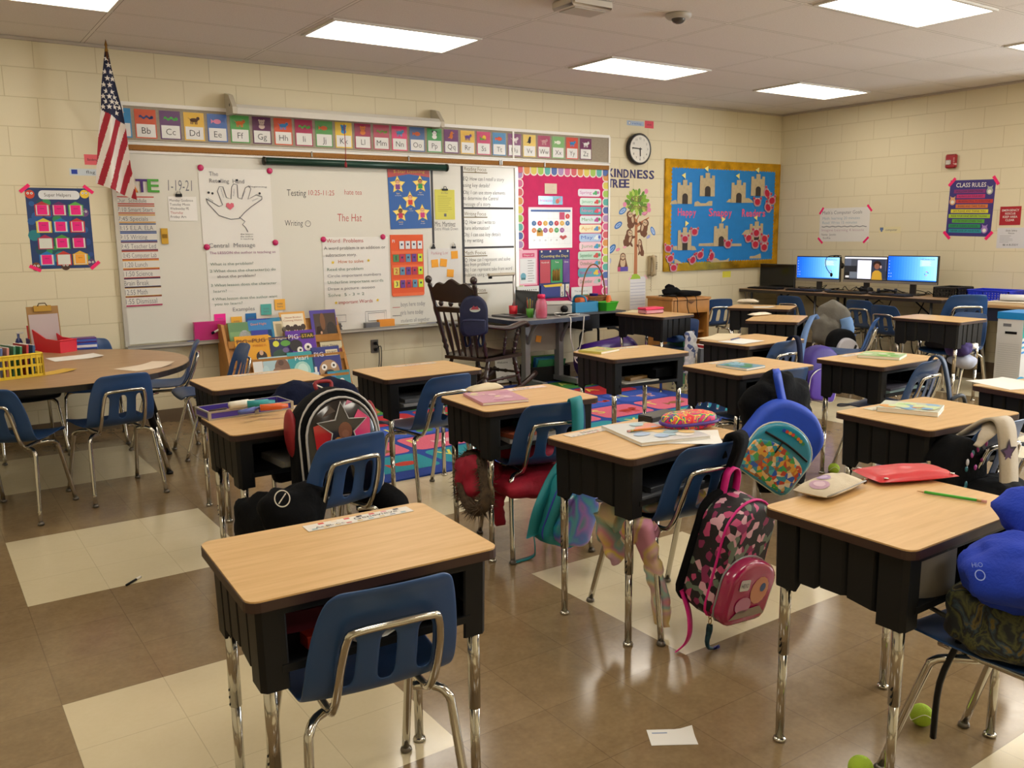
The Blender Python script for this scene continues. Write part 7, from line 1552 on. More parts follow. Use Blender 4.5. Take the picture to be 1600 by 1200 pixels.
for k in range(9):
    cl = ['#b5302a', '#2a2422', '#c8602a', '#4a2a1a', '#d84a3a', '#2f2a28', '#8a3a2a', '#c9a090', '#3a2a22'][k]; nm = ['red', 'black', 'orange', 'dark brown', 'bright red', 'charcoal', 'rust', 'pink', 'cocoa'][k]
    m = MB(); m.tube([(-.04, 0, 0), (.03, 0, 0), (.042, 0, 0)], [.0055, .0055, .002], mat(cl, .6), 8); m.solo('crayon', '%s crayon in the left half of the silver pencil box' % nm, 'crayon', TR(bx0 + q.uniform(-.05, .05), by0 + q.uniform(-.05, .05), DH + .015 + .007*(k // 4), q.uniform(0, 180)), 'box crayons')
for px, py, rz, c, lb, r_ in ((378, 634, 10, '#e2ded2', 'white glue stick lying across the silver pencil box', .016), (408, 634, -10, '#1f8a90', 'teal capped marker on the silver pencil box', .017), (428, 638, -14, '#d8622a', 'orange capped marker at the right end of the silver pencil box', .014), (390, 642, 25, '#4a5aa0', 'blue marker inside the right half of the silver pencil box', .010)):
    x, y = onlevel(px, py, DH + .045); m = MB(); m.tube([(-.055, 0, 0), (.03, 0, 0), (.032, 0, 0), (.058, 0, 0)], [r_, r_, r_*.8, r_*.6], mat(c, .4), 12); m.solo('marker' if 'marker' in lb else 'glue_stick', lb, 'marker' if 'marker' in lb else 'glue stick', TR(x, y, DH + .038 + r_, rz))
# ---- others
pouch(757, 612, .19, .075, .042, 2, mat('#cfc3a6', .85), 'cream pencil pouch with a small red mark on the desk before the rocking chair rug', lambda m, P: m.add([Vector(P(a, b)) + Vector((0, 0, .002)) for a, b in ((.0, .0), (.25, .5), (.1, .1), (.3, .2))], [(0, 1, 2, 3)], mat('#a04a40', .7)))
flatbook(((725,619),(756,635),(825,627.5)), .012, mat('#c08aa0', .4), 'pink covered book with cream flowers beside the cream pouch', dab(['#d8b0bc', '#d8c8a0', '#cfa0b0', '#b87a98'], 14, 5, .03), 'front')
flatbook(((912,551),(948,554.5),(960,548)), .014, mat('#c2bb62', .4), 'small pale yellow book on the desk on the rug', dab(['#d8d494', '#8fae7a', '#d8a08a'], 10, 6, .025), 'front')
flatbook(((1117.5,573),(1165,579.5),(1198,575)), .012, mat('#5f93b0', .35), 'blue and green paperback on the desk with the blue backpack', dab(['#9fc4d4', '#3f8a5a', '#7fb0c8', '#4a8a70'], 14, 8, .035))
flatbook(((1340,559),(1406,563.5),(1417,557)), .016, mat('#9fc08a', .35), 'green and blue edged workbook on the desk before the grey jacket', dab(['#6fae4a', '#d8d8c8', '#5a9ad0', '#8fc46a'], 14, 9, .035))
flatbook(((1369,643),(1465,652),(1476,640)), .018, mat('#c9cfc0', .35, coat=.3), 'picture book with red spine ends and animal colours at the right', dab(['#8fc47a', '#7fb0d8', '#d89a4a', '#c8d8a8', '#6aa0cf', '#b8703a'], 22, 10, .04))
x, y, z = ondesk(1422, 645); 
paper(1572, 600, .22, .28, -20, 'white sheets on the desk at the right edge of the photo', z=DH, curl=.015); paper(1585, 604, .22, .27, 8, 'tan sheet under the white ones on the desk at the right edge', mat('#c8ab80', .7), z=DH, curl=.0, zoff=.0001)
pouch(1168, 474, .22, .09, .05, -55, mat('#d8cbb5', .85), 'white pencil pouch with dark pens poking up on the farthest desk', extra=lambda t, f: [MB().tube([(-.02 + .025*k, 0, .04), (-.03 + .035*k, .01, .115)], .003, BRACK, 6).part('pen', t) for k in range(3)])
paper(1193, 480, .20, .14, -40, 'white sheet beside the pouch on the farthest desk', z=DH); paper(1206, 479, .12, .08, -50, 'tan card on the farthest desk', mat('#c8a870', .7), z=DH)
pouch(1187, 493, .24, .09, .03, 0, mat('#ddd0bb', .85), 'white flat pencil pouch on the angled desk')
paper(1123, 528, .28, .20, 10, 'open cream notebook on the desk with papers and a pencil', mat('#d8c9a8', .7), z=DH, curl=.03, name='notebook', cat='notebook'); paper(1158, 534, .26, .20, 6, 'white worksheet on the desk with papers and a pencil', z=DH, curl=0, zoff=.003)
pencil(1148, 532, 15, '#3a4a7a', 'dark blue pencil on the white worksheet', dz=.006)
x, y, z = ondesk(1019, 490); t = thing('pencil_box', 'hot pink lidded pencil box on the sideways desk near the wooden cart', 'pencil case', TR(x, y + .02, z, -6)); MB().box((0, 0, .02), (.21, .13, .038), mat('#c98a9a', .25, coat=.4), bev=.008).part('box_tray', t); MB().box((0, 0, .048), (.215, .135, .022), mat('#e8205f', .35), bev=.008).part('lid', t)
paper(990, 487, .20, .14, 20, 'cream sheet left of the hot pink pencil box', mat('#d8cba8', .7), z=DH)
# ---- contents showing in the open fronts
TZ = .5225
def indesk(k, dx, dy, dims, c, name, label, cat, rz=0, dz=0, bev=.002):
    m = MB(); m.box((0, 0, dims[2]/2), dims, c, bev=bev); return m.solo(name, label, cat, DM[k] @ TR(dx, dy, TZ + dz + .0006, rz))
indesk('D1', -.11, .02, (.20, .13, .055), mat('#6a1f2a', .5), 'pencil_box', 'dark red pencil box inside the nearest left desk', 'pencil case', -8, .0)
indesk('D1', -.08, -.11, (.16, .04, .03), mat('#b8301f', .5), 'pencil_case', 'orange red case at the front inside the nearest left desk', 'pencil case', 6); indesk('D1', .03, -.10, (.20, .12, .004), WHITE, 'paper', 'white paper sticking out inside the nearest left desk', 'paper', 30, .0)
indesk('D4', .05, -.06, (.30, .24, .03), mat('#b0ada8', .7), 'paper_stack', 'grey stack of papers inside the pencil box desk', 'paper stack', 4); indesk('D6', -.02, -.05, (.34, .26, .022), mat('#8f8f92', .6), 'folder', 'grey folder inside the empty topped desk', 'folder', 2); indesk('D6', .0, -.05, (.30, .24, .02), mat('#6f7276', .6), 'notebook', 'dark grey notebook on the folder inside the empty topped desk', 'notebook', -6, .0226)
indesk('D7', .0, -.05, (.28, .24, .02), mat('#c9c2ba', .7), 'paper_stack', 'white papers inside the cream pouch desk', 'paper stack', -5); indesk('D7', -.05, -.07, (.2, .16, .02), mat('#b05a3a', .6), 'notebook', 'orange notebook on the papers inside the cream pouch desk', 'notebook', 12, .0206); indesk('D7', .05, -.06, (.18, .14, .018), mat('#4a7f4a', .6), 'notebook', 'green notebook topmost inside the cream pouch desk', 'notebook', -8, .0412)
indesk('D8', -.05, -.06, (.30, .22, .012), mat('#cfc8ba', .7), 'paper_stack', 'cream papers inside the desk on the rug', 'paper stack', 8); indesk('D8', .0, -.08, (.22, .05, .02), mat('#8a6a3a', .6), 'ruler_case', 'brown case on the papers inside the desk on the rug', 'case', 14, .0126); indesk('D8', .16, .0, (.2, .28, .09), FBLACK, 'pouch', 'black pouch inside the desk on the rug', 'pouch', 4, bev=.02)
indesk('D2', -.06, -.05, (.36, .28, .02), mat('#4a4d52', .5), 'folder', 'dark grey folder inside the middle desk', 'folder', 0); indesk('D2', -.02, -.04, (.3, .26, .02), mat('#2a2c30', .4), 'notebook', 'black notebook on the folder inside the middle desk', 'notebook', 4, .0206); indesk('D10', .02, -.06, (.34, .26, .014), mat('#a9c4c0', .5), 'folder', 'pale teal folder inside the green edged book desk', 'folder', -3); indesk('D10', .0, -.04, (.3, .24, .014), mat('#4a4550', .6), 'notebook', 'dark notebook on the pale teal folder', 'notebook', 5, .0146)
m = MB(); m.grid(lambda u, v: ((u - .5)*.16, -.02*math.sin(PI*u), .01 + .13*v), 6, 4, mat('#8a8680', .7)); m.grid(lambda u, v: ((.5 - u)*.16, -.02*math.sin(PI*u) + .002, .01 + .13*v), 6, 4, mat('#8a8680', .7)); m.solo('paper', 'bent grey paper standing in the open front of the nearest right desk', 'paper', DM['D3'] @ TR(-.13, -.17, TZ, -18))
# ---- on the floor
x, y = onlevel(1050, 1152, 0); m = MB(); f = lambda u, v: ((u - .5)*.135, (v - .5)*.08, .0012 + .012*max(0, u - .7)*max(0, v - .6)*8); m.grid(f, 8, 6, WHITE); m.grid(lambda u, v: (f(1 - u, v)[0], f(1 - u, v)[1], f(1 - u, v)[2] - .0008), 8, 6, WHITE); m.rect(-.055, .018, -.01, .024, .0018, mat('#8a9ab8', .6)); m.solo('paper_slip', 'small white slip of paper on the brown floor near the camera', 'paper', TR(x, y, 0, -33))
x, y = onlevel(208, 908, .005); t = thing('pen', 'black and white pen lying on the pale floor tiles at the left', 'pen', TR(x, y, .0052, 42)); MB().tube([(-.045, 0, 0), (.02, 0, 0)], .005, DARK, 8).part('barrel', t); MB().tube([(.02, 0, 0), (.05, 0, 0)], .0052, WHITE, 8).part('cap', t)
# ================================================================== bags and clothes
def W_(px, py, Y): x, z = onback(px, py, Y); return Vector((x, Y, z))
def arch(w, h, rb=.05, top=.42, n=10):
    """upright outline with an arched top, origin at the middle of its foot"""
    out = [(-w/2 + rb - rb*math.sin(R(a)), rb - rb*math.cos(R(a))) for a in (0, 30, 60, 90)][::1]
    hy = h*(1 - top); out += [(-w/2*math.cos(R(a)), hy + h*top*math.sin(R(a))) for a in [180*k/(2*n) for k in range(2*n + 1)]]
    return out + [(w/2 - rb + rb*math.sin(R(a)), rb - rb*math.cos(R(a))) for a in (90, 60, 30, 0)]
def arch_solid(m, w, h, d, mt, rb=.05, top=.42, jit=.012, seed=1, T=None, prof=((-.5, .84), (-.46, .93), (-.34, .985), (0, 1), (.34, .985), (.46, .94), (.5, .86))):
    P = arch(w, h, rb, top); n = len(P); c = h*.48; vs = []
    for y, s in prof:
        for (a, b) in P:
            q = Vector((a*s, y*d, c + (b - c)*s)); k = noise.noise(q*9 + Vector((seed, 0, 0))); vs.append(q + Vector((k*jit, noise.noise(q*7 + Vector((0, seed, 3)))*jit, noise.noise(q*8)*jit)))
    fs = [(j*n + i, j*n + (i + 1) % n, (j + 1)*n + (i + 1) % n, (j + 1)*n + i) for j in range(len(prof) - 1) for i in range(n)]
    fs += [tuple(range(n))[::-1], tuple((len(prof) - 1)*n + i for i in range(n))]
    return m.add(vs, fs, mt, True, T)
def outline(m, w, h, y, r, mt, rb=.05, top=.42, s=1., T=None, part=None):
    c = h*.48; m.tube([(a*s, y, c + (b - c)*s) for a, b in arch(w, h, rb, top, 8)], r, mt, 6, closed=True, T=T)
def strap(m, pts, w, mt, th=.004, n=6, side=None):
    """flat webbing along a path"""
    P = smooth_path(pts, n); vs = []; N_ = len(P); sv = Vector(side).normalized() if side else None
    for i in range(N_):
        t = (P[min(i+1, N_-1)] - P[max(i-1, 0)]).normalized(); a = sv if sv else t.cross(Vector((0, 1, 0)))
        if a.length < 1e-4: a = Vector((1, 0, 0))
        a = a.normalized(); nn = a.cross(t).normalized()*th/2; vs += [P[i] - a*w/2 - nn, P[i] + a*w/2 - nn, P[i] + a*w/2 + nn, P[i] - a*w/2 + nn]
    fs = [(4*i + k, 4*i + (k + 1) % 4, 4*i + 4 + (k + 1) % 4, 4*i + 4 + k) for i in range(N_ - 1) for k in range(4)] + [(0, 1, 2, 3), (4*N_ - 1, 4*N_ - 2, 4*N_ - 3, 4*N_ - 4)]
    return m.add(vs, fs, mt, True)
def cloth(m, pts, rad, mt, flat=.6, n=14, jit=.22, seed=1, k=6):
    """limp sleeve or leg of cloth"""
    P = smooth_path(pts, k); N_ = len(P); rs = [rad[min(int(i/(N_ - 1)*(len(rad) - 1)), len(rad) - 2)] for i in range(N_)]
    rs = []
    for i in range(N_):
        f = i/(N_ - 1)*(len(rad) - 1); a = min(int(f), len(rad) - 2); rs.append((rad[a] + (rad[a+1] - rad[a])*(f - a))*(1 + jit*noise.noise(Vector((i*.55, seed*2.7, 0)))))
    k0 = len(m.v); m.tube(P, rs, mt, n, flat=flat)
    for q in range(k0, len(m.v)):
        p = Vector(m.v[q]); m.v[q] = tuple(p + Vector((noise.noise(p*26 + Vector((seed, 0, 0))), noise.noise(p*24 + Vector((0, seed, 5))), noise.noise(p*22 + Vector((7, 0, seed)))))*jit*.06)
    return m
def heap(m, c, d, mt, seed, jit=.22, e=.85, T=None, js=9): return m.ball(c, d, mt, 44, 28, e, e, T=T, jit=jit, seed=seed, jscale=js)
# ---- black and red star backpack on the second chair
T = CT('C4') @ TR(.07, -.03, SH + .012, -14, -9); REDM = mat('#8a1420', .55, var=.15); PIPE = mat('#b9b6b4', .5)
t = thing('backpack', 'black and red backpack with a clear star window standing on a blue chair seat', 'backpack', T); w, h, d = .34, .44, .18
m = MB(); arch_solid(m, w, h, d, FBLACK, seed=3); m.part('body', t)
for s in (-1, 1): MB().ball((s*w*.49, .01, h*.62), (.022, d*.36, h*.22), REDM, 12, 10).part('side_panel', t, 'red side panel')

m = MB(); outline(m, w, h, -d*.46, .005, PIPE, s=.95); m.part('piping', t, 'silver piping')
m = MB(); arch_solid(m, w*.84, h*.87, .05, mat('#1a1416', .12, coat=.6), seed=8, jit=.004, T=Matrix.Translation((0, -d*.5, .015)), prof=((-.5, .92), (-.3, .98), (.5, 1))); 
Z_ = Matrix(((1,0,0,0),(0,0,-1,-d*.5 - .0275),(0,1,0,.075),(0,0,0,1)))
for pl, c in (([(-.11,.13),(-.02,.15),(-.04,.24),(-.115,.22)], '#b8201a'), ([(.05,.15),(.11,.14),(.115,.23),(.07,.27),(.04,.22)], '#d83a78'), ([(.02,.29),(.05,.3),(.03,.31)], '#c87a9a'), ([(-.11,.07),(-.05,.05),(-.04,.11),(-.11,.12)], '#23286a'), ([(-.08,.25),(-.02,.27),(-.04,.29)], '#3a2a2e')): m.flat(pl, 0, mat(c, .15, coat=.6), Z_)
S_ = star(0, .2, .105, .046); m.flat(S_, .0012, mat('#241e22', .15, coat=.6), Z_); m.disc(.01, .19, .028, .0018, mat('#7a4a34', .3), T=Z_, ry=.036); m.disc(.01, .18, .015, .0022, mat('#8a5a44', .3), T=Z_); m.disc(-.02, .15, .02, .0016, mat('#b0702a', .3), T=Z_)
m.part('front_pocket', t, 'clear front pocket with a star')
m = MB(); outline(m, w*.84, h*.87, -d*.5 - .018, .005, PIPE, T=Matrix.Translation((0, 0, .015))); m.tube([(a, -d*.5 - .03, b + .075) for a, b in S_], .003, PIPE, 6, closed=True); m.part('star_piping', t)
m = MB(); m.tube(smooth_path([(-.03, .06, h - .01), (-.03, .07, h + .02), (.03, .07, h + .02), (.03, .06, h - .01)], 4), .008, REDM, 8); m.part('carry_handle', t)
# black jacket bunched round that chair
t = thing('jacket', 'black jacket with a round white emblem bunched around the seat under the star backpack', 'jacket', CT('C4')); m = MB()
heap(m, (-.25, .0, .29), (.085, .17, .19), FBLACK, 3); heap(m, tuple(CT('C4').inverted() @ W_(458, 800, -4.22)), (.13, .09, .11), FBLACK, 6); m.part('body', t); m = MB(); heap(m, (.255, -.06, .33), (.08, .13, .10), FBLACK, 5); m.part('hem', t)
m = MB(); cloth(m, [(-.22, -.12, .40), (-.29, -.18, .30), (-.27, -.20, .16), (-.22, -.17, .10)], [.06, .075, .07, .05], FBLACK, seed=4); m.part('sleeve', t)
m = MB(); E_T = CT('C4').inverted() @ W_(441, 779, -4.315); M_ = Matrix.Translation(E_T) @ Matrix.Rotation(R(-35), 4, 'Z') @ Matrix.Rotation(R(90), 4, 'X')
m.add([(a*math.cos(k*PI/12), a*1.15*math.sin(k*PI/12), .0) for k in range(24) for a in (.024, .028)], [(2*k, 2*k+1, (2*k+3) % 48, (2*k+2) % 48) for k in range(24)], WHITE, T=M_); m.box((0, 0, 0), (.004, .045, .001), WHITE, T=M_ @ Matrix.Rotation(R(-35), 4, 'Z')); m.part('emblem', t)
# black hooded jacket over the chair at the desk behind
c5 = TR(-7.50, -3.03, 0, 4); dup(C0, c5, 'blue school chair under the black hooded jacket behind the star backpack', 'blue plastic school chairs')
t = thing('jacket', 'black hooded jacket with white drawstrings draped over a chair behind the pencil box', 'jacket', c5 @ TR(0, -.045, .055)); m = MB(); heap(m, (.0, -.235, .60), (.225, .085, .125), FNAVY, 6, .2); heap(m, (.04, -.27, .50), (.20, .06, .12), FBLACK, 2, .2); m.part('body', t); m = MB(); cloth(m, [(-.19, -.22, .60), (-.22, -.28, .45), (-.20, -.30, .28)], [.05, .055, .045], FBLACK, seed=9); m.part('sleeve', t)
m = MB()
for P in ([(-.17, -.315, .62), (-.10, -.34, .625), (-.03, -.345, .57), (.0, -.345, .50)], [(-.03, -.29, .715), (.02, -.335, .68), (.08, -.35, .60), (.13, -.345, .50)]): m.tube(smooth_path(P, 5), .0035, WHITE, 6)
m.part('drawstring', t)
# ---- red coat with fur hood, teal mermaid bag on the third chair
Y7 = -4.02; t = thing('coat', 'crimson coat with a brown fur trimmed hood hanging under a blue chair', 'coat', CT('C7')); CI = CT('C7').inverted(); CRIM = mat('#a3122f', .75, var=.2, scale=14, bump=.2, bscale=50)
m = MB(); heap(m, (-.02, -.02, .32), (.22, .20, .065), CRIM, 4, .2); heap(m, (.0, .02, SH + .05), (.17, .13, .05), CRIM, 6, .2); heap(m, (-.25, .05, .34), (.10, .12, .11), CRIM, 7, .25); m.part('body', t)
m = MB(); cloth(m, [(-.17, -.04, .30), (-.21, -.05, .22), (-.19, -.06, .13)], [.05, .048, .03], CRIM, seed=3); m.part('sleeve', t); m = MB(); cloth(m, [(.10, -.10, .30), (.16, -.14, .23), (.24, -.10, .26)], [.06, .05, .03], CRIM, seed=6); m.part('sleeve', t)
m = MB(); q = random.Random(4); FUR = mat('#4a3a28', .9, var=.35, scale=40); ring_ = [Vector((-.30 + .035*math.sin(a), -.02 + .14*math.cos(a), .335 + .10*math.sin(a + .6))) for a in [2*PI*k/40 for k in range(40)]]
m.tube(ring_, .03, FUR, 8, closed=True)
for k in range(900):
    c = q.choice(ring_); dv = Vector((q.gauss(-.35, 1), q.gauss(0, 1), q.gauss(-.1, 1))).normalized(); a = c + dv*.024; e = c + dv*q.uniform(.045, .075) + Vector((0, 0, -.008)); o_ = dv.orthogonal().normalized()*.0028; m.add([a - o_, a + o_, e], [(0, 1, 2)], FUR)
o = m.part('fur_trim', t, 'brown fur hood trim')
TEAL = mat('#0f7f88', .6); MER = ramp_mat('mermaid_print', ['#5a3f9a', '#1f8f9a', '#2f5fb8', '#8a5ab0', '#1a7a7f', '#6a4fb0'], 7, 'noise', .3, .8, 1, coat=.5)
Yb = -4.31; t = thing('backpack', 'teal and purple swirl backpack hanging from a blue chair by its wide strap', 'backpack', Matrix.Translation(W_(862, 848, Yb)) @ Matrix.Rotation(R(26), 4, 'Y') @ Matrix.Rotation(R(8), 4, 'Z'))
m = MB(); arch_solid(m, .24, .33, .13, TEAL, seed=5); m.part('body', t); m = MB(); arch_solid(m, .20, .27, .06, MER, seed=9, T=Matrix.Translation((.01, -.075, .02))); m.part('front_pocket', t); m = MB(); outline(m, .24, .33, -.03, .005, mat('#2f3fa8', .4), s=.99); m.part('zipper', t)
TI = t.matrix_world.inverted(); lw = lambda v: TI @ v
m = MB(); ctop = CT('C7') @ Vector((.085, -.296, .712)); cfr = CT('C7') @ Vector((.085, -.265, .735)); 
strap(m, [lw(CT('C7') @ Vector((.085, -.235, .66))), lw(cfr), lw(ctop), lw(CT('C7') @ Vector((.085, -.285, .56))), lw(W_(865, 740, Yb + .02)), lw(W_(843, 790, Yb - .02)), lw(W_(832, 838, Yb - .02))], .062, TEAL, .008, side=TI.to_3x3() @ Vector((1, .0, .12))); m.part('strap', t)
m = MB(); fp = onlevel(800, 880, .004); fp2 = onlevel(832, 872, .004); strap(m, [lw(W_(834, 835, Yb - .01)), lw(W_(836, 858, Yb - .01)), lw(Vector((*fp2, .012))), lw(Vector((*fp, .006)))], .03, mat('#1a9aa8', .5), .004, side=TI.to_3x3() @ Vector((.5, .8, 0))); m.part('strap_tail', t)
# ---- tie-dye shirt and pink doll-print backpack on the middle chair
TIE = ramp_mat('tie_dye', ['#cf8fa8', '#e0c87a', '#e0b8bc', '#ecdcb4', '#a0ccc4', '#e09ab0', '#ecd460', '#d0a8c0'], 5, 'noise', .9, .4, 1)
t = thing('tie_dye_shirt', 'pastel tie-dyed long sleeved shirt trailing from the middle blue chair to the floor', 'shirt', Matrix()); Ys = -5.03
m = MB(); heap(m, CT('C2') @ Vector((-.02, .02, SH + .045)), (.17, .15, .04), TIE, 3, .2); cloth(m, [CT('C2') @ Vector((-.15, .05, .40)), W_(958, 800, -4.80), W_(950, 840, -4.78)], [.10, .09, .06], TIE, seed=2); m.part('body', t)
m = MB(); cloth(m, [CT('C2') @ Vector((-.20, -.10, .38)), W_(1003, 820, Ys), W_(1016, 870, Ys), W_(1030, 925, Ys - .02), W_(1034, 975, Ys - .02)], [.075, .062, .052, .05, .042], TIE, seed=7, flat=.55); m.part('sleeve', t); m = MB(); cloth(m, [W_(948, 800, -4.80), W_(955, 850, -4.82), W_(968, 875, -4.84)], [.06, .04, .035], TIE, seed=11); m.part('sleeve', t)
PRN = ramp_mat('pink_patch_print', ['#151216', '#151216', '#c04a7a', '#17141a', '#d8a8b8', '#1a161c', '#8a2a5a', '#151216', '#6a7a6a', '#17141a'], 42, 'cells', .6, const=True); MAGE = mat('#a0144f', .2, coat=.7); HOT = mat('#d81f86', .5)
Yp = -5.22; base = W_(1118, 948, Yp); Tp = Matrix.Translation(base) @ Matrix.Rotation(R(13), 4, Vector((.56, .83, 0))) @ Matrix.Rotation(R(4), 4, 'Z')
t = thing('backpack', 'black and magenta patch print backpack hanging at the back of the middle blue chair', 'backpack', Tp); w, h, d = .27, .42, .15
m = MB(); arch_solid(m, w, h, d, PRN, seed=3, top=.3); m.part('body', t); m = MB(); arch_solid(m, w*.99, h*.99, .035, FBLACK, seed=4, top=.3, T=Matrix.Translation((0, d*.5, .002))); m.part('back_panel', t)
m = MB(); arch_solid(m, w*.95, h*.55, .075, MAGE, seed=7, top=.35, jit=.006, T=Matrix.Translation((.0, -d*.58, -.005))); Z_ = Matrix(((1,0,0,0),(0,0,-1,-d*.58 - .0385),(0,1,0,0),(0,0,0,1)))
m.flat(rrect(-.085, .125, -.03, .165, .008), .001, mat('#cfcac8', .4), Z_); m.text('HEYO', -.078, .137, .015, INK, .002, .04, T=Z_); m.disc(.035, .12, .05, .001, mat('#c98a6a', .3), T=Z_); m.disc(.05, .13, .016, .002, mat('#3a5a8a', .3), T=Z_); m.disc(-.04, .07, .045, .001, mat('#b87a94', .2), T=Z_, ry=.03); m.flat([(-.1, .02), (.1, .03), (.06, .06), (-.06, .05)], .001, mat('#8a7a6a', .4), Z_); m.part('front_pocket', t, 'glossy magenta front pocket')
m = MB(); outline(m, w*.95, h*.55, -d*.58 + .01, .004, mat('#8a8a8a', .4), top=.35, T=Matrix.Translation((0, 0, -.005))); outline(m, w, h, -d*.3, .005, HOT, top=.3, s=1.0); m.part('zipper', t, 'pink zip')
m = MB(); strap(m, smooth_path([(-.035, d*.45, h - .02), (-.03, d*.5, h + .05), (.0, d*.5, h + .075), (.03, d*.5, h + .05), (.035, d*.45, h - .02)], 2), .028, HOT, .005, side=(0, 1, 0)); m.part('carry_handle', t, 'hot pink handle')
TI = Tp.inverted()
m = MB(); strap(m, [TI @ (CT('C2') @ Vector((.08, -.235, .66))), TI @ (CT('C2') @ Vector((.08, -.265, .742))), TI @ (CT('C2') @ Vector((.08, -.305, .72))), TI @ W_(1133, 760, Yp + .06), TI @ W_(1108, 830, Yp + .04), (-.06, d*.6, .10)], .075, FBLACK, .02, side=TI.to_3x3() @ Vector((1, .2, 0))); m.part('shoulder_strap', t)
m = MB(); fp = onlevel(1058, 1018, .004); strap(m, [(-w*.5, d*.4, .05), TI @ W_(1076, 955, Yp + .02), TI @ W_(1078, 985, Yp + .0), TI @ Vector((*onlevel(1072, 1008, .02), .03)), TI @ Vector((*fp, .006))], .026, HOT, .004, side=TI.to_3x3() @ Vector((1, .2, .0))); m.part('strap_tail', t)
pk = W_(1110, 950, Yp - .03); t = thing('key_charm', 'blue green fish tail key charm on a gold clip hanging from the patch print backpack', 'key charm', Matrix.Translation(pk)); m = MB()
for k in range(3): m.tube([(.007*math.cos(a), 0, -.012 - .018*k + .011*math.sin(a)) for a in [2*PI*j/12 for j in range(12)]], .0018, mat('#b59a5a', .25, .9), 6, closed=True)
m.part('clip', t); m = MB(); m.tube(smooth_path([(0, 0, -.06), (-.004, 0, -.09), (-.012, 0, -.12), (-.004, 0, -.145), (.018, 0, -.155)], 4), [.010, .011, .012, .012, .011, .010, .010, .009, .009, .008, .008, .007, .007, .006, .006, .005, .005], mat('#123a4a', .3, .3, var=.4, scale=60), 10); m.flat([(.018, -.155), (.05, -.145), (.035, -.16), (.045, -.18)], .003, mat('#3a3f9a', .3, .3), Matrix(((1,0,0,0),(0,0,-1,0),(0,1,0,0),(0,0,0,1)))); m.box((.036, 0, -.160), (.03, .006, .016), mat('#3a3f9a', .3, .3)); m.part('tail_charm', t)
# ---- blue backpack with animal print, black coat behind it
Y9 = -4.44; t = thing('coat', 'black puffer coat hanging behind the blue animal print backpack', 'coat', Matrix.Translation(W_(1212, 660, Y9 + .10))); m = MB(); heap(m, (0, 0, .0), (.24, .10, .27), FBLACK, 4, .16); heap(m, (.13, .0, -.12), (.12, .09, .20), FBLACK, 8, .2); m.part('body', t)
for q_ in (-1, 1): m = MB(); cloth(m, [(q_*.13 + .04, -.02, -.12), (q_*.12 + .03, -.02, -.24), (q_*.10 + .03, -.03, -.34)], [.08, .075, .06], FBLACK, seed=5 + q_); m.part('sleeve', t)
ctr = W_(1222, 684, Y9 - .06); BLU = mat('#1546c0', .6, var=.12); Tq = Matrix.Translation(ctr) @ Matrix.Rotation(R(-32), 4, 'Z') @ Matrix.Rotation(R(36), 4, 'Y') @ Matrix.Translation((0, 0, -.23))
DOGS = ramp_mat('animal_print', ['#2f8a9a', '#c87a2a', '#3a9a4a', '#b8402a', '#d8b070', '#2a5ab0', '#8a5a3a', '#d8a03a', '#4aa8b0', '#e0d0b0'], 48, 'cells', .25, const=True, coat=.6)
t = thing('backpack', 'bright blue backpack with a colourful animal print pocket hanging tilted behind a desk', 'backpack', Tq); w, h, d = .36, .42, .14
m = MB(); arch_solid(m, w, h, d, BLU, seed=2, top=.36); m.part('body', t); m = MB(); arch_solid(m, w*.90, h*.76, .06, mat('#1a8aa8', .3, coat=.5), seed=6, top=.42, jit=.005, T=Matrix.Translation((0, -d*.5, -.012))); m.part('front_pocket', t, 'teal front pocket')
m = MB(); arch_solid(m, w*.84, h*.46, .03, DOGS, seed=5, top=.3, jit=.004, T=Matrix.Translation((0, -d*.5 - .022, .0))); m.part('print_panel', t, 'panel printed with a crowd of small animals')
m = MB(); outline(m, w*.90, h*.76, -d*.5 - .012, .005, mat('#c8cfc0', .4), top=.42, T=Matrix.Translation((0, 0, -.012))); m.part('piping', t); m = MB(); m.tube(smooth_path([(-.13, -d*.5 - .033, .205), (0, -d*.5 - .037, .215), (.13, -d*.5 - .033, .205)], 4), .006, DARK, 6); m.tube([(-.03, -d*.5 - .038, .21), (-.03, -d*.5 - .04, .15)], .004, DARK, 6); m.part('zipper', t)
m = MB(); Z_ = Matrix(((1,0,0,0),(0,0,-1,-d*.5 - .034),(0,1,0,0),(0,0,0,1)))
for k in range(8): m.disc(-.06 + .017*k, .262 + .008*math.sin(k*.45), .009, .0, mat(['#2a4ab8', '#c83a2a', '#d8a02a', '#c83a2a', '#3a9a4a', '#d8702a', '#c8a02a', '#3a8a5a'][k], .4), T=Z_, n=8)
m.part('badge', t, 'row of coloured badge letters'); TI = Tq.inverted()
m = MB(); strap(m, [TI @ W_(1212, 578, Y9 + .06), TI @ W_(1214, 584, Y9 - .02), TI @ W_(1220, 615, Y9 - .03), TI @ W_(1226, 640, Y9 - .03)], .05, BLU, .012, side=TI.to_3x3() @ Vector((1, 0, 0))); m.part('hang_strap', t)
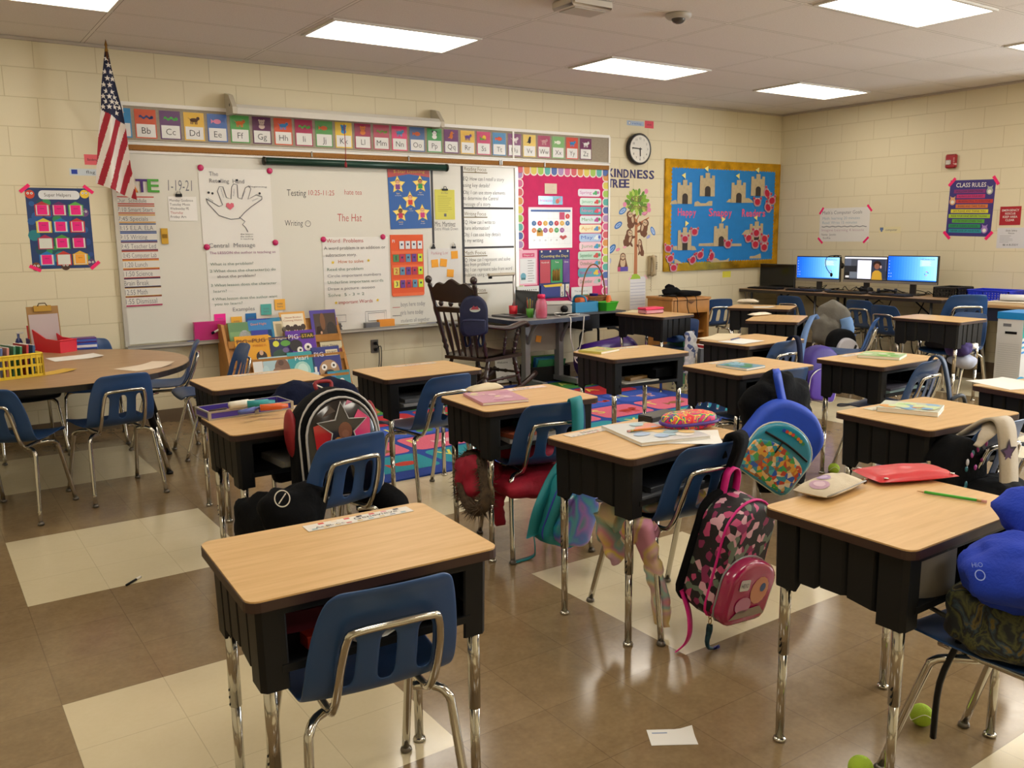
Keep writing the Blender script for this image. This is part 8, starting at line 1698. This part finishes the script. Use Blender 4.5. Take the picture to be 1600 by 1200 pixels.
# ---- purple backpack, grey jacket, pale bag
Y15 = -3.02; PRP = mat('#2f1a7c', .55, var=.15); t = thing('backpack', 'purple backpack with a pale blue strap hanging at the angled desk', 'backpack', Matrix.Translation(W_(1268, 626, Y15)) @ Matrix.Rotation(R(14), 4, 'Y') @ Matrix.Rotation(R(-12), 4, 'Z')); w, h, d = .33, .44, .16
m = MB(); arch_solid(m, w, h, d, PRP, seed=5, top=.4); m.part('body', t); m = MB(); arch_solid(m, w*.8, h*.56, .06, mat('#4a2a9a', .5), seed=3, T=Matrix.Translation((0, -d*.52, .01))); m.part('front_pocket', t); m = MB(); outline(m, w*.8, h*.56, -d*.52 - .01, .006, WHITE, T=Matrix.Translation((0, 0, .01))); m.part('piping', t, 'white piping'); TI = t.matrix_world.inverted()
m = MB(); strap(m, [TI @ W_(1276, 498, Y15 + .1), TI @ W_(1270, 494, Y15 + .02), TI @ W_(1258, 520, Y15), TI @ W_(1250, 560, Y15), TI @ W_(1248, 590, Y15)], .06, mat('#4a6a9a', .6), .01, side=TI.to_3x3() @ Vector((1, -.3, .2))); m.part('strap', t, 'pale blue strap')
GRJ = mat('#6d6a62', .85, var=.12, scale=16, bump=.25, bscale=60); cf = CT('FJ') @ TR(0, -.05, .06); t = thing('jacket', 'grey hooded jacket with pale blue lining draped over a chair near the computers', 'jacket', cf); m = MB(); heap(m, (0, -.235, .60), (.155, .06, .125), GRJ, 5, .2); heap(m, (-.05, -.265, .46), (.13, .05, .16), GRJ, 7, .25); m.part('body', t); m = MB(); cloth(m, [(.12, -.28, .58), (.15, -.31, .46), (.10, -.33, .34)], [.05, .06, .045], mat('#6a8fbf', .7), seed=3); m.part('lining', t, 'pale blue lining')
t = thing('backpack', 'white and black striped backpack hanging below the grey jacket', 'backpack', Matrix.Translation(W_(1308, 575, -2.42)) @ Matrix.Rotation(R(10), 4, 'Y') @ Matrix.Rotation(R(-20), 4, 'Z')); m = MB(); arch_solid(m, .27, .36, .13, FBLACK, seed=5); m.part('body', t); m = MB(); arch_solid(m, .22, .26, .05, mat('#b9b9c4', .6), seed=7, T=Matrix.Translation((.02, -.07, .02))); m.box((.03, -.098, .12), (.02, .012, .24), DARK, Matrix.Rotation(R(14), 4, 'Y')); m.part('front_pocket', t)
# ---- cloth at the sideways empty desk
Yc = -3.43; t = thing('blanket', 'white and purple patterned blanket bundled on the chair of the sideways empty desk', 'blanket', Matrix.Translation(W_(1512, 560, Yc))); m = MB(); heap(m, (.0, .05, -.03), (.08, .11, .06), mat('#a9b0c4', .85, var=.15), 4, .25); m.part('white_bundle', t); m = MB(); heap(m, (-.03, .06, .08), (.09, .10, .07), mat('#33245f', .8, var=.25, scale=30), 7, .3); heap(m, (.10, .03, .10), (.045, .05, .03), WHITE, 3, .3); m.part('purple_bundle', t)
m = MB(); heap(m, (0, 0, .0), (.18, .16, .05), mat('#2e2e3a', .8), 4, .2); m.solo('sweater', 'dark grey sweater lying on the chair seat under the sideways empty desk', 'sweater', CT('C13') @ TR(.02, .02, SH + .055))
# ---- strap and cord at the green edged book chair
c10 = CT('C10') @ TR(0, -.052, .058); t = thing('bag_strap', 'dark blue bag strap looped over the chair at the green edged book desk', 'strap', c10); m = MB(); NV_ = mat('#16304f', .55); strap(m, [(.0, -.17, .55), (.0, -.20, .675), (.02, -.25, .67), (.06, -.27, .55), (.10, -.275, .42)], .045, NV_, .008, side=(1, 0, 0)); m.part('webbing', t); m = MB(); m.tube(smooth_path([(.10, -.275, .43), (.18, -.30, .45), (.26, -.29, .40), (.27, -.28, .30), (.2, -.28, .28), (.12, -.275, .36)], 5), .012, mat('#0f2030', .5), 8); m.part('handle_loop', t)
# ---- white star scarf, black glitter bag and dark jacket on the right chair
c11 = CT('C11') @ TR(.02, -.052, .058); t = thing('scarf', 'cream scarf with a dark purple star hanging over the back of the right chair', 'scarf', c11); SCF = mat('#b9ae9c', .8, var=.06, bump=.2, bscale=60); m = MB(); k11 = [(-.10, -.10, .60), (-.10, -.20, .68), (-.095, -.25, .672), (-.085, -.268, .55), (-.075, -.275, .40), (-.07, -.275, .22)]; strap(m, k11, .105, SCF, .012, side=(1, 0, -.04)); cloth(m, [(-.10, -.20, .665), (-.15, -.22, .64), (-.20, -.21, .59)], [.03, .026, .012], SCF, seed=3, flat=.4, jit=.1); m.part('wrap', t)
m = MB(); m.flat(star(0, 0, .055, .026), 0, mat('#2a1a30', .7), Matrix(((1,0,0,-.098),(0,0,-1,-.274),(0,1,0,.565),(0,0,0,1)))); m.flat(star(0, 0, .034, .017), .001, mat('#4a2a5a', .7), Matrix(((1,0,0,-.098),(0,0,-1,-.274),(0,1,0,.565),(0,0,0,1)))); m.part('star_patch', t)
m = MB()
for k in range(12): m.box((-.045, -.288, .50 - .025*k), (.012, .004, .014), mat('#a59a84', .6))
m.part('buttons', t) if False else None
t = thing('backpack', 'black backpack with pink glitter marks hanging left of the star scarf', 'backpack', Matrix.Translation(W_(1486, 790, -5.50)) @ Matrix.Rotation(R(-10), 4, 'Z')); m = MB(); arch_solid(m, .24, .28, .13, FBLACK, seed=4); m.part('body', t); m = MB(); q = random.Random(3)
for k in range(14): m.ball((q.uniform(-.07, .09), -.078, .10 + q.uniform(-.04, .16)), (.008, .004, .008 + .008*q.random()), mat(q.choice(['#8a1f6a', '#b04a9a', '#c8c8d0', '#2a6a7a']), .3), 8, 6)
o = m.part('glitter_print', t); o['kind'] = 'stuff'
m = MB(); heap(m, (0, 0, 0), (.15, .10, .06), FBLACK, 4, .22); m.solo('jacket', 'black jacket piled below the star scarf beside the red pouch', 'jacket', Matrix.Translation(W_(1548, 768, -5.60)))
# ---- camouflage bag and royal blue jacket on the nearest right chair
c3 = CT('C3'); CAMO = ramp_mat('dark_camouflage', ['#0c0d10', '#0f1418', '#17201f', '#4f5028', '#0d0e12', '#2a3f4a', '#6a5a28', '#0b0c0e'], 16, 'noise', .7, .6, 5)
t = thing('backpack', 'dark camouflage print backpack lying on the nearest right chair', 'backpack', c3); m = MB(); heap(m, (-.03, -.05, SH + .105), (.20, .15, .095), CAMO, 4, .14, .7); m.part('body', t); m = MB(); m.tube(smooth_path([(-.16, -.10, SH + .06), (-.165, .02, SH + .07), (-.14, .14, SH + .075)], 5), .006, mat('#3a3a34', .5), 6); m.tube(smooth_path([(-.15, .05, SH + .02), (-.17, .08, SH - .10), (-.165, .09, SH - .26)], 4), .008, DARK, 6); m.part('zipper', t)
RBL = mat('#0f35b0', .85, var=.14, scale=10, bump=.25, bscale=120, name='royal_blue_fleece'); t = thing('jacket', 'royal blue fleece jacket with a small white emblem heaped on the camouflage bag', 'jacket', c3); m = MB(); heap(m, (-.10, -.10, SH + .245), (.185, .14, .085), RBL, 3, .2, .8, js=12); heap(m, (.08, -.06, SH + .335), (.15, .13, .075), RBL, 8, .2, .8, js=12); m.part('body', t); m = MB(); cloth(m, [(.0, .17, SH + .33), (-.04, .2, SH + .34), (.02, .22, SH + .35)], [.05, .05, .04], RBL, seed=3) if False else None
PE = c3.inverted() @ W_(1530, 892, -6.42); m = MB(); M_ = Matrix.Translation(PE) @ Matrix.Rotation(R(-28), 4, 'Z') @ Matrix.Rotation(R(62), 4, 'X'); JE = mat('#8299d8', .6)
m.text('HiO', -.012, .007, .009, JE, .0, T=M_, thin=-.01); m.add([(a*math.cos(k*PI/8), a*math.sin(k*PI/8) - .008, 0) for k in range(16) for a in (.0085, .0105)], [(2*k, 2*k+1, (2*k+3) % 32, (2*k+2) % 32) for k in range(16)], JE, T=M_); m.part('emblem', t)
# ---- small clothes further back
t = thing('jacket', 'white and blue flecked jacket hanging at the desk with the hot pink pencil box', 'jacket', Matrix.Translation(W_(1077, 545, -1.62))); m = MB(); cloth(m, [(0, 0, .16), (.0, -.02, .03), (-.02, -.02, -.12), (-.02, 0, -.22)], [.05, .07, .06, .045], ramp_mat('flecked', ['#c9cdd6', '#c9cdd6', '#4a5a8a', '#d8dade', '#c0c6d0'], 30, 'cells', .8, const=True), seed=4); m.part('body', t)
m = MB(); heap(m, (0, 0, 0), (.17, .15, .04), mat('#1f4f8a', .7, var=.2), 5, .2); m.solo('sweater', 'blue sweater on the chair seat under the hot pink pencil box desk', 'sweater', CT('C17') @ TR(0, .02, SH + .045))
m = MB(); strap(m, [(.03, -.16, .56), (.03, -.20, .677), (.05, -.25, .67), (.06, -.268, .52), (.06, -.27, .40)], .05, FNAVY, .008, side=(1, 0, 0)); m.solo('bag_strap', 'navy bag strap over the chair at the desk with papers and a pencil', 'strap', CT('C16') @ TR(0, -.052, .058))
# ---- navy backpack on the rocking chair
NB = mat('#12193c', .7, var=.15, scale=18); Yr = -1.02
t = thing('backpack', 'navy backpack with a red and white emblem hanging on the rocking chair back', 'backpack', Matrix.Translation(W_(741, 524, Yr)) @ Matrix.Rotation(R(-32), 4, 'Z')); w, h, d = .235, .335, .11
m = MB(); arch_solid(m, w, h, d, NB, seed=2, top=.4); m.part('body', t); m = MB(); arch_solid(m, w*.84, h*.42, .05, NB, seed=4, top=.12, T=Matrix.Translation((0, -d*.52, .005))); m.part('front_pocket', t); m = MB(); m.tube([(-w*.36, -d*.52 - .03, h*.40), (0, -d*.52 - .034, h*.41), (w*.36, -d*.52 - .03, h*.40)], .004, mat('#3a4266', .5), 6); m.part('zipper', t)
m = MB(); Z_ = Matrix(((1,0,0,0),(0,0,-1,-d*.52),(0,1,0,h*.66),(0,0,0,1))); m.disc(.01, 0, .045, 0, mat('#b8c4bc', .6), T=Z_, ry=.022); m.flat([(-.03, 0), (.045, 0), (.03, .03), (.01, .02), (.0, .035), (-.015, .015)], .001, mat('#a03a48', .6), Z_); m.part('emblem', t)
m = MB(); TI = t.matrix_world.inverted()
for s in (-1, 1): strap(m, [(s*.07, d*.5, .06), (s*.08, d*.45, -.03), (s*.06, d*.3, -.10), (s*.035, d*.3, -.06), (s*.05, d*.4, .02)], .022, FNAVY, .005, side=(.6, .6, .2))
m.part('shoulder_strap', t); m = MB(); m.tube(smooth_path([(-.03, d*.4, h - .01), (-.02, d*.5, h + .03), (.02, d*.5, h + .03), (.03, d*.4, h - .01)], 4), .007, NB, 8); m.part('carry_handle', t)
